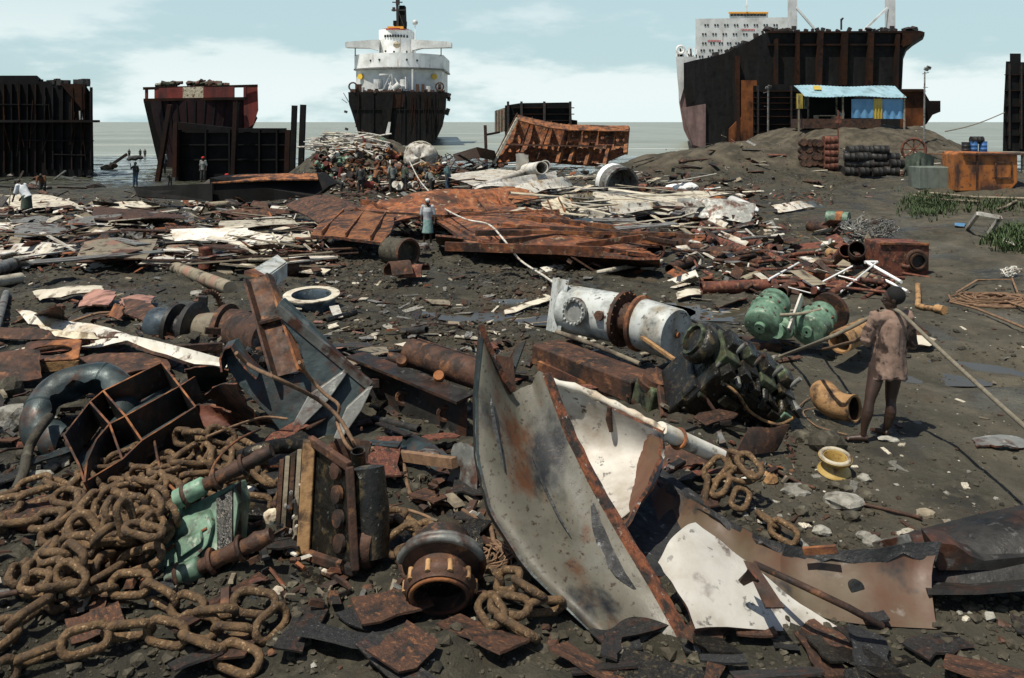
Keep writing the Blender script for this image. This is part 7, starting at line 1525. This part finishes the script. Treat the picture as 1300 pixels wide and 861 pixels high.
T.done()
b = MB(); pa, pc = W(205, 478, 11.2), W(262, 448, 11.6); b.lathe(pa, pc - pa, [(k / 16, .05 if k < 9 else (.085 if k % 2 else .065)) for k in range(17)], 14); solo('threaded_shaft', 'dark shaft with a threaded rusty end beside the winch', 'shaft', b, MT['rust_dark'])

# notched teal plate with tall beam
T = Thing('notched_hull_plate', 'large dark teal plate with a deep U notch standing on edge, centre left', 'steel plate')
Ht = PL(W(400, 520, 9.2), (.12, -.90, .42))
out = [(285, 446), (290, 434), (299, 431), (306, 444), (316, 457), (330, 470), (344, 479), (358, 483), (370, 481), (380, 472), (385, 458), (380, 440), (368, 422), (356, 405), (350, 390), (358, 379), (380, 400), (410, 430), (440, 461), (472, 490), (468, 500), (450, 526), (428, 556), (364, 558), (338, 525), (305, 492), (288, 466)]
b = MB(); b.prism([Ht(x, y) for x, y in out], V((.02, .07, 0))); h = T.part('plate', b, MT['hull_teal'], bevel=.01)
for pts in ([(364, 556), (392, 505), (436, 474), (440, 478), (418, 510), (376, 552)], [(424, 558), (440, 520), (466, 496), (473, 494), (460, 522), (434, 560)]):
    b = MB(); b.prism([Ht(x, y, .12) for x, y in pts], V((0, .10, 0))); T.part('fin', b, MT['grey_steel'], h, bevel=.01)
b = MB(); rows = [[Ht(x, y, -.02) , Ht(x, y, -.02) + V((.05, -.30, .0))] for x, y in ((287, 462), (285, 446), (290, 434), (299, 431), (306, 444), (316, 457), (330, 470))]; b.sheet(rows, .02, rim=1); T.part('curled_lip', b, [MT['hull_teal'], MT['edge_rust']], h)
b = MB(); b.bar(Ht(352, 392, .03), Ht(470, 490, .03), .05, .10); T.part('edge_bar', b, MT['grey_steel'], h)
T.done()
T = Thing('leaning_beam', 'tall rusty channel beam leaning over the notched plate', 'beam')
pa, pc = W(330, 352, 10.2), W(368, 474, 9.25); d = (pc - pa).normalized(); sx = V((.13, .02, .03))
b = MB(); b.prism([pa - sx, pa + sx, pc + sx * 1.1, pc - sx * 1.1], V((0, .03, 0))); T.part('web', b, MT['rust_dark'])
for s_ in (-1, 1): b = MB(); b.bar(pa + sx * s_ + V((0, -.06, 0)), pc + sx * s_ * 1.1 + V((0, -.06, 0)), .03, .14, up=V((0, 1, 0))); T.part('flange', b, MT['rust_orange' if s_ > 0 else 'rust_dark'])
for f in (.45,): b = MB(); m_ = pa + (pc - pa) * f; b.bar(m_ - sx + V((0, -.06, 0)), m_ + sx + V((0, -.06, 0)), .12, .03); T.part('cross_web', b, MT['rust_dark'])
T.done()
pipe('burnt_cylinder', 'dark burnt cylinder inside the notch behind the leaning beam', 'cylinder', (0, 0), (0, 0), 15, 'rust_dark', hollow=True) if 0 else None
b = MB(); b.pipe(W(305, 420, 11), W(345, 432, 10.2), .26, .1, 24); solo('burnt_cylinder', 'dark burnt open cylinder behind the leaning beam', 'cylinder', b, MT['rust_dark'])
for k in range(14):
    b = MB(); p = W(random.uniform(300, 372), random.uniform(430, 470), random.uniform(9.6, 10.2)); r = random.uniform(.05, .13); b.rock(p, (r, r, r), seed=k); solo('charred_lump', 'charred lump caught in the notch of the teal plate', 'scrap metal', b, MT[('oil_black', 'rust_dark')[k % 2]], 'charred lumps in the notch')
# channel girder
T = Thing('channel_girder', 'black steel channel girder holding a rusty cylinder, centre of the picture', 'girder')
Kt = PL(W(525, 500, 9.65), (-.62, -.78, .10))
b = MB(); b.prism([Kt(453, 452), Kt(592, 508), Kt(592, 562), Kt(575, 566), Kt(476, 524)], V((.01, .03, 0))); h = T.part('web', b, MT['steel_black'])
b = MB(); b.sheet([[Kt(476, 522, -.02), Kt(530, 545, -.02), Kt(590, 562, -.02)], [Kt(480, 532, .35), Kt(530, 555, .35), Kt(576, 572, .35)]], .03); T.part('bottom_flange', b, MT['hull_teal'], h)
b = MB(); b.sheet([[Kt(453, 449, -.12), Kt(522, 476, -.12), Kt(594, 503, -.12)], [Kt(452, 452, .16), Kt(522, 480, .16), Kt(592, 509, .16)]], .03, rim=1); T.part('top_flange', b, [MT['steel_black'], MT['rust_dark']], h)
b = MB(); b.prism([Kt(482, 437, -.65), Kt(604, 478, -.65), Kt(604, 520, -.65), Kt(482, 470, -.65)], V((0, .04, 0))); T.part('back_web', b, MT['rust_dark'], h)
b = MB(); b.cyl(Kt(494, 452, -.36), Kt(612, 492, -.36), .17, n=28); T.part('cylinder', b, MT['rust_orange' if 0 else 'rust_dark'], label='brown and blue stained cylinder')
for x, y in ((501, 461), (548, 481), (600, 507)): q = MB(); c = Kt(x, y, -.12); q.lathe(c, V((0, -.04, .04)), [(0, .07), (1, .06), (1, .02)], 16); T.part('boss', q, MT['rust_orange'], h)
for x, y in ((512, 505), (565, 525)): q = MB(); c = Kt(x, y, .0); q.lathe(c, V((0, -.03, .0)), [(0, .10), (1, .09), (1, .06), (.2, .05)], 18); T.part('eye', q, MT['rust_dark'], h)
T.done()

# white tank
T = Thing('white_tank', 'pale blue white tank with bolted port and square end plate on the mud', 'tank')
a, c, d, e = W(722, 392, 12.5), W(792, 405, 11.9), W(815, 411, 11.75), W(858, 425, 11.3); r = .355; ax = (e - a).normalized()
b = MB(); b.lathe(a, c - a, [(-.05, r * .9), (0, r), (1, r)], 40); h = T.part('shell', b, MT['tank_white'])
b = MB(); b.lathe(c, ax, [(-.03, r), (-.03, r * 1.12), (.03, r * 1.12), (.03, r * .7), (.3, r * .5)], 40); T.part('flange', b, MT['rust_dark'], h)
b = MB(); b.lathe(d, ax, [(-.06, r * .6), (-.06, r * 1.1), (.0, r * 1.12), (.02, r * .98)], 40); T.part('drum_flange', b, MT['rust_orange'])
b = MB(); b.lathe(d, e - d, [(0, r), (1, r * 1.0), (1.03, r * .97)], 40); T.part('end_drum', b, MT['tank_white'])
X_, Y_, _ = basis(ax)
for k in range(18): q = 2 * PI * k / 18; w_ = MB(); pp = c + (X_ * math.cos(q) + Y_ * math.sin(q)) * r * 1.06; w_.cyl(pp - ax * .05, pp + ax * .05, .014, n=7); T.part('bolt', w_, MT['rust_orange'], h)
b = MB(); pts = [W(709, 353, 12.7), W(724, 355, 12.5), W(712, 421, 12.35), W(697, 420, 12.55)]; b.prism([W(706, 353, 12.9), W(722, 356, 12.3), W(711, 424, 12.2), W(697, 420, 12.8)], -ax * .06); T.part('end_plate', b, MT['tank_white'])
b = MB(); b.bar(W(722, 355, 12.4), W(756, 364, 12.6), .05, .04); T.part('edge_rod', b, MT['grey_steel'])
pc_ = a + (c - a) * .42; nrm = (V((.12, -1, .12)) - ax * V((.12, -1, .12)).dot(ax)).normalized(); pp = pc_ + nrm * r * .86
b = MB(); b.lathe(pp, nrm * .16, [(0, .15), (.6, .15), (.6, .20), (.95, .20), (1, .14), (.7, .13), (.7, .01)], 30); po = T.part('port', b, MT['grey_steel'])
X2, Y2, _ = basis(nrm)
for k in range(16): q = 2 * PI * k / 16; w_ = MB(); z = pp + nrm * .15 + (X2 * math.cos(q) + Y2 * math.sin(q)) * .172; w_.cyl(z, z + nrm * .035, .014, n=6); T.part('bolt', w_, MT['tank_white'], po)
b = MB(); pq = a + (c - a) * .82 + nrm * r * .85; b.lathe(pq, nrm * .1, [(0, .07), (1, .07), (1, .02)], 18); T.part('stub', b, MT['rust_dark'], h)
b = MB(); b.cyl(e + ax * .01, e + ax * .05, r * .12, n=12); T.part('shaft_end', b, MT['rust_orange'])
T.done()
b = MB(); b.bar(W(815, 428, 11.3), W(875, 470, 10.2), .05, .04); solo('rusty_rod', 'thin brown rod leaning from the tank gap down to the engine', 'rod', b, MT['yellow_rust'])
# box beam and valve block
T = Thing('box_girder', 'dark brown box girder lying below the white tank', 'girder'); pa, pc = W(692, 446, 11.6), W(818, 494, 10.2)
b = MB(); b.bar(pa, pc, .5, .28); T.part('box', b, MT['rust_dark'], bevel=.02); b = MB(); b.bar(pa + V((-.1, -.33, -.1)), pc + V((.1, -.33, -.22)), .06, .12); T.part('lower_flange', b, MT['rust_orange']); b = MB(); b.bar(pa + V((-.15, -.5, -.22)), pc + V((.2, -.5, -.36)), .3, .04); T.part('sole_plate', b, MT['oil_black']); T.done()
b = MB(); b.tube([W(706, 421, 11.9), W(760, 440, 11.4), W(812, 462, 11.0)], .035, 8); solo('rusty_rod', 'brown rod lying between white tank and box girder', 'rod', b, MT['wood'])
T = Thing('valve_block', 'olive stained valve block between box girder and engine', 'valve'); p = W(830, 505, 9.9)
b = MB(); b.box(p, (.36, .4, .34), (.1, .2, .4)); T.part('block', b, MT['olive'], bevel=.03); b = MB(); b.lathe(p + V((0, 0, .15)), (.03, -.04, .12), [(0, .20), (.5, .21), (.5, .17), (1, .16), (1, .01)], 20); T.part('cap', b, MT['rust_dark']); b = MB(); b.cyl(p + V((.1, -.1, 0)), p + V((.42, -.2, .02)), .08, n=14); T.part('outlet', b, MT['olive']); b = MB(); b.tube(smooth([p + V((-.1, -.2, -.2)), p + V((.0, -.35, -.45)), p + V((.2, -.3, -.55))], 8), .06, 10); T.part('outlet_pipe', b, MT['rust_red']); T.done()
# engine
T = Thing('dead_engine', 'oily black and green diesel engine block tipped on its side, right of centre', 'engine')
O_ = W(918, 508, 9.5); Mx = Matrix.Translation(O_) @ Matrix.Scale(1.14, 4) @ Euler((R(28), R(33), R(12))).to_matrix().to_4x4()
def EP(nm, fn, m, bevel=.012): q = MB(Mx); fn(q); return T.part(nm, q, MT[m], bevel=bevel)
EP('crankcase', lambda q: q.box((0, .1, -.12), (.95, .62, .46)), 'oil_black', .03)
EP('cylinder_block', lambda q: q.box((0, .1, .22), (.9, .46, .3)), 'olive', .03)
for k in range(4):
    x = -.34 + .23 * k; EP('cylinder_head', lambda q: q.box((x, .06, .44), (.19, .42, .16)), ('olive', 'oil_black')[k % 2]); EP('rocker_cover', lambda q: q.box((x, .1, .56), (.13, .26, .10), taper=.8), ('oil_black', 'olive', 'oil_black', 'olive')[k])
    EP('exhaust_stub', lambda q: q.tube([(x, -.16, .42), (x, -.24, .40), (x + .03, -.26, .30)], .04, 10), 'oil_black', 0); EP('injector', lambda q: q.cyl((x + .05, .0, .5), (x + .05, -.02, .68), .022, n=8), 'grey_steel', 0)
    EP('cooling_rib', lambda q: q.box((x, -.16, .25), (.03, .06, .30)), 'oil_black', .006)
    EP('inspection_door', lambda q: q.box((x, -.23, -.08), (.17, .05, .22)), ('olive', 'oil_black', 'olive', 'oil_black')[k]); EP('pushrod_tube', lambda q: q.cyl((x - .08, -.2, .05), (x - .08, -.14, .42), .018, n=8), 'grey_steel', 0)
EP('air_manifold', lambda q: q.cyl((-.45, .34, .42), (.45, .34, .42), .085, n=18), 'oil_black', 0)
EP('flywheel', lambda q: q.lathe((-.5, .1, .35), (-.14, 0, 0), [(0, .08), (0, .19), (.2, .21), (.8, .21), (1, .18), (1, .08)], 28), 'oil_black', 0)
for k in range(12):
    a = 2 * PI * k / 12; EP('flywheel_fin', lambda q: q.box((-.65, .1 + .15 * math.cos(a), .35 + .15 * math.sin(a)), (.05, .03, .09), (a, 0, 0)), 'olive', 0)
EP('round_cover', lambda q: q.lathe((.08, -.30, -.20), (0, -.14, 0), [(0, .20), (.4, .21), (.8, .19), (1, .16), (1, .02)], 26), 'grey_steel', .0)
EP('starter', lambda q: q.cyl((.2, -.30, .1), (.46, -.30, .1), .08, n=16), 'oil_black', 0)
EP('green_bracket', lambda q: (q.box((.42, -.25, .30), (.13, .10, .22)), q.box((.47, -.27, .13), (.24, .06, .05))), 'mint'); EP('green_bracket', lambda q: q.box((-.14, -.27, .18), (.2, .1, .12)), 'olive')
EP('sump_flange', lambda q: q.box((0, .1, -.37), (1.05, .72, .05)), 'rust_dark'); EP('sump', lambda q: q.box((0, .1, -.48), (.8, .5, .2), taper=1.1), 'oil_black', .03)
for s_ in (-1, 1): EP('mounting_foot', lambda q: (q.box((.52, .1 + s_ * .3, -.25), (.16, .1, .34)), q.box((.58, .1 + s_ * .3, -.40), (.3, .16, .05))), 'rust_dark')
for k in range(46):
    cx_, cy_, cz_ = random.uniform(-.46, .46), random.choice([-.26, -.24, -.20]), random.uniform(-.34, .55); sx_, sz_ = random.uniform(.03, .13), random.uniform(.03, .12)
    if k % 3: EP('fitting', lambda q: q.box((cx_, cy_, cz_), (sx_, .12, sz_), (0, random.choice([0, 0, .3]), 0)), random.choice(['oil_black', 'olive', 'oil_black', 'rust_dark']), .006)
    else: EP('pipe_stub', lambda q: q.cyl((cx_, cy_ + .1, cz_), (cx_ + random.uniform(-.05, .05), cy_ - .08, cz_ + random.uniform(-.05, .05)), random.uniform(.012, .035), n=10), random.choice(['oil_black', 'grey_steel', 'rust_dark']), 0)
EP('side_casing', lambda q: q.box((-.1, -.12, .12), (.7, .3, .5)), 'oil_black', .03)
EP('fuel_pipe', lambda q: q.tube(smooth([(-.4, -.22, .3), (-.2, -.34, .34), (.1, -.30, .22), (.35, -.36, .3), (.5, -.25, .45)], 16), .016, 7), 'yellow_rust', 0); EP('fuel_pipe', lambda q: q.tube(smooth([(-.45, -.2, .1), (-.1, -.38, .02), (.3, -.33, -.04), (.5, -.2, .1)], 16), .02, 7), 'rust_dark', 0)
T.done()
plate('scrap_sheet', 'rusty plate corner sticking out under the engine on the right', 'steel sheet', [(950, 545), (1002, 540), (985, 572), (930, 580)], (.25, .3, .05, .05), 'rust_dark', .03)
# green drums
def gdrum(lab, f, bk, r, extra):
    T = Thing('green_pump', lab, 'pump'); a, c = W(*f), W(*bk); ax = c - a
    b = MB(); b.lathe(a, ax, [(-.10, .02), (-.10, r * .3), (-.02, r * .32), (-.02, r * .86), (.02, r * .98), (.12, r), (.2, r * 1.03), (.22, r), (.40, r), (.42, r * 1.08), (.5, r * 1.08), (.52, r * .9), (.75, r * .85), (.77, r * .95), (.9, r * .9), (1, r * .6), (1, .02)], 34, False); h = T.part('casing', b, MT['mint'])
    X_, Y_, _ = basis(ax)
    for k in range(14): q = 2 * PI * k / 14; w_ = MB(); z = a + ax * .46 + (X_ * math.cos(q) + Y_ * math.sin(q)) * r * 1.09; w_.box(z, (.035, .035, .035), (q, q, 0)); T.part('bolt', w_, MT['rust_dark'], h)
    b = MB(); b.torus(a + ax * .02, ax, r * .55, .012, 24, 6); T.part('face_ring', b, MT['rust_dark'], h)
    extra(T, a, ax, r); T.done()
gdrum('round mint green pump casing, the left and taller one of two', (966, 414, 12.6), (986, 380, 13.2), .275, lambda T, a, ax, r: T.part('foot', MB().box(a + V((.1, .3, -.35)), (.5, .4, .12)), MT['rust_dark']))
gdrum('round mint green pump casing, the right one leaning on a rusty disc', (1026, 420, 12.4), (1046, 398, 13.0), .255, lambda T, a, ax, r: T.part('rusty_disc', MB().lathe(a + ax * 1.0 + V((.12, .1, 0)), V((.06, .05, .01)), [(0, .3), (1, .3)], 24), MT['rust_dark']))
b = MB(); b.lathe(W(985, 420, 12.5), W(1008, 412, 12.9) - W(985, 420, 12.5), [(0, .02), (0, .12), (.3, .13), (.35, .17), (.5, .17), (.55, .13), (1, .13)], 20, True); solo('pump_outlet', 'small mint green outlet piece between the two pump casings', 'pump', b, MT['mint'])
b = MB(); b.bar(W(1002, 420, 12.3), W(1018, 376, 12.7), .03, .12); solo('white_bracket', 'white flat bar standing between the green pump casings', 'bar', b, MT['white'])
b = MB(); b.tube(smooth([W(990, 400, 12.4), W(1020, 398, 12.4), W(1045, 392, 12.6)], 8), .025, 7); solo('rope_end', 'rope end lying over the green pump casings', 'rope', b, MT['rope'])
# ochre pipe pieces
b = MB(); p = smooth([W(1043, 492, 9.75), W(1050, 506, 9.6), W(1064, 515, 9.45), W(1084, 519, 9.3)], 14); b.tube(p, [.13, .15, .16, .165, .17, .17, .17, .165, .16, .155, .15, .15, .15, .155], 24, caps=False); b.torus(p[-1], p[-1] - p[-3], .142, .018, 24, 6); T = Thing('pipe_elbow', 'fat ochre rusty pipe elbow lying at the feet of the boy', 'pipe'); T.part('shell', b, MT['yellow_rust']); q = MB(); q.tube(p[4:], .134, 24, caps=False); q.tube(p[2:-4], .13, 24); T.part('bore', q, MT['rust_dark']); T.done()
for a, c, r, lab in (((1066, 434, 11.9), (1100, 418, 12.6), .17, 'wide ochre pipe end lying left of the boy at hip height'), ((1090, 418, 12.8), (1108, 412, 13.2), .13, 'narrow ochre pipe behind the wide pipe end')): b = MB(); b.pipe(W(*a), W(*c), r, .15, 24); solo('ochre_pipe', lab, 'pipe', b, MT['yellow_rust'])
T = Thing('ceramic_ring', 'yellow glazed spool shaped ring on the mud below the pipe elbow', 'ring'); p = L(1059, 598, .02); b = MB(); b.lathe(p, V((0, -.03, .15)), [(0, .10), (0, .155), (.12, .15), (.3, .11), (.7, .105), (.85, .15), (1, .155), (1, .105), (.5, .08), (0, .08)], 30, False); T.part('spool', b, MT['yellow_paint']); q = MB(); q.torus(p + V((0, -.03, .15)), (0, -.2, 1), .13, .022, 28, 8); T.part('upper_rim', q, MT['cream']); T.done()
# individual rocks
for i, (x, y, rx, lab, m, sq) in enumerate(((1050, 572, 24, 'angular dark rock with a hole next to the ceramic ring', 'stone_dark', .8), (1018, 560, 14, 'squat brown rock left of the angular dark rock', 'stone_dark', .8), (1072, 640, 24, 'crumbling white rock on the mud below the ceramic ring', 'concrete', .4), (1010, 625, 18, 'flat white rock right of the knotted chain', 'concrete', .4), (975, 610, 12, 'smooth tan rock end beside the knotted chain', 'yellow_rust', .7), (1108, 690, 14, 'white lump behind the curved strip', 'concrete', .5),
    (15, 540, 26, 'grey white rock at the left edge, largest of its heap', 'concrete', .8), (62, 545, 14, 'pale rock under the teal duct bend', 'concrete', .7), (48, 610, 18, 'pale flat rock beside the grey hose at the left', 'concrete', .5), (75, 588, 16, 'rough grey rock above the pale flat rock', 'concrete', .8), (10, 500, 20, 'dark rock behind the largest grey white rock', 'stone_dark', .8), (96, 505, 14, 'block of rubble inside the teal duct bend', 'concrete', .7),
    (250, 375, 10, 'white rag like lump behind the toothed wheel', 'concrete', .5), (500, 552, 14, 'shiny crumpled lump under the girder, left one', 'grey_steel', .7), (545, 585, 20, 'shiny crumpled lump under the girder, right one', 'grey_steel', .5), (553, 606, 4, 'tiny white stone on dark mud below the crumpled lump', 'white_hot', .9), (30, 580, 12, 'dark rock by the top of the grey hose', 'stone_dark', .8), (345, 660, 12, 'tan rock between green housing and gearbox', 'cream', .8), (318, 628, 10, 'white crusted rock by the gearbox side', 'white_hot', .8), (455, 620, 14, 'dark clod right of the gearbox', 'stone_dark', .6), (1230, 600, 3, 'tiny pale stone on the right path', 'concrete', .7), (1175, 655, 12, 'brown clod with torn fibre near the black casting', 'wood', .5))):
    p = L(x, y); b = MB(); r = S(rx, p.y); b.rock((p.x, p.y, p.z + r * sq * .35), (r, r * .8, r * sq), seed=i + 90, sub=2, amp=.16); solo('rock', lab, 'rock', b, MT[m])
for i in range(34):
    x = random.choice([random.uniform(-10, 110), random.uniform(985, 1100), random.uniform(430, 600)]); y = random.uniform(480, 640) if x < 700 else random.uniform(590, 690); p = L(x, y); r = random.uniform(.03, .085); b = MB(); b.rock((p.x, p.y, p.z + r * .3), (r, r * .8, r * .6), seed=i + 300, sub=2, amp=.2); solo('small_rock', 'fist sized stone lying loose on the foreground mud', 'rock', b, MT[('concrete', 'stone_dark', 'stone_dark')[i % 3]], 'fist sized stones on the foreground mud')
# wires and hoses in the foreground
def hose(lab, pts, r, m='cable', nm='wire', cat='wire', n=40): b = MB(); b.tube(smooth([L(x, y, l) for x, y, l in pts], n), r, 8); return solo(nm, lab, cat, b, MT[m])
hose('long brown wire draped over the notched plate down to the mud', [(300, 448, 1.05), (318, 465, .9), (350, 480, .95), (400, 505, .7), (430, 530, .5), (448, 560, .3), (462, 578, .12), (490, 584, .05), (512, 590, .04), (518, 620, .04), (530, 636, .03), (570, 640, .03), (600, 655, .04), (622, 668, .04), (628, 690, .03), (650, 710, .03)], .02)
hose('second brown wire joining the long one below the teal plate', [(380, 460, 1.1), (392, 478, .85), (412, 500, .65), (430, 515, .55), (428, 535, .42), (440, 565, .25), (458, 580, .1)], .018)
hose('thin wire curving across the upper chain heap', [(196, 560, .3), (205, 600, .3), (225, 625, .35), (245, 630, .4), (262, 615, .45), (275, 585, .45), (300, 560, .4), (330, 545, .3)], .012, 'rust_orange')
hose('brown wire bow over the red brown sheet', [(262, 555, .3), (300, 540, .3), (335, 530, .32), (365, 532, .25)], .014)
hose('thin wire running right from the gearbox on the mud', [(450, 648, .05), (500, 645, .06), (540, 655, .05), (570, 675, .05), (590, 690, .05)], .013)
hose('grey rubber hose hanging at the left edge of the rubble', [(62, 530, .35), (48, 548, .3), (36, 572, .22), (30, 600, .12), (18, 628, .06)], .05, 'stone_dark', 'rubber_hose', 'hose')
hose('wire loop lying on the mud next to the pipe elbow', [(1010, 520, .02), (1030, 505, .02), (1050, 515, .02), (1020, 522, .02), (1035, 540, .02), (1060, 548, .02), (1075, 552, .02)], .008)
hose('thin rusty bar on the mud right of the chain knot', [(975, 590, .06), (1000, 606, .04), (1035, 620, .03)], .014, 'rust_dark', 'rusty_rod', 'rod', 6)
hose('thin rusty bar on the mud behind the curved strip', [(1095, 640, .03), (1130, 648, .03), (1170, 658, .03)], .016, 'rust_dark', 'rusty_rod', 'rod', 6)
hose('thick dark pipe lying in front of the gearbox top', [(302, 582, .2), (330, 572, .28), (360, 566, .3), (392, 568, .28)], .07, 'oil_black', 'dark_pipe', 'pipe', 16)
hose('steel cable running down from the worker group over the rusty deck', [(520, 205, 1.6), (532, 228, 1.2), (548, 247, .9), (560, 262, .9), (590, 278, .9), (620, 285, .9), (640, 305, .8), (660, 330, .3), (690, 350, .15), (704, 360, .3)], .028, 'pale_tube', 'steel_cable', 'cable', 60)
# trough at the left
T = Thing('steel_trough', 'dark rusty steel trough at the left edge with gravel in front', 'trough'); b = MB(); b.prism([W(-60, 678, 6.9), W(106, 666, 6.85), W(108, 700, 6.7), W(-60, 712, 6.7)], V((0, .03, 0))); T.part('front_wall', b, MT['rust_dark']); b = MB(); b.bar(W(-60, 678, 6.9), W(106, 666, 6.85), .05, .03); T.part('rim', b, MT['rust_orange']); T.done()
b = MB(); b.tube(smooth([L(-40, 765, .1), L(30, 750, .12), L(80, 742, .12)], 8), .02, 8); solo('rusty_rod', 'rusty bar lying across gravel at the bottom left', 'rod', b, MT['rust_dark'])
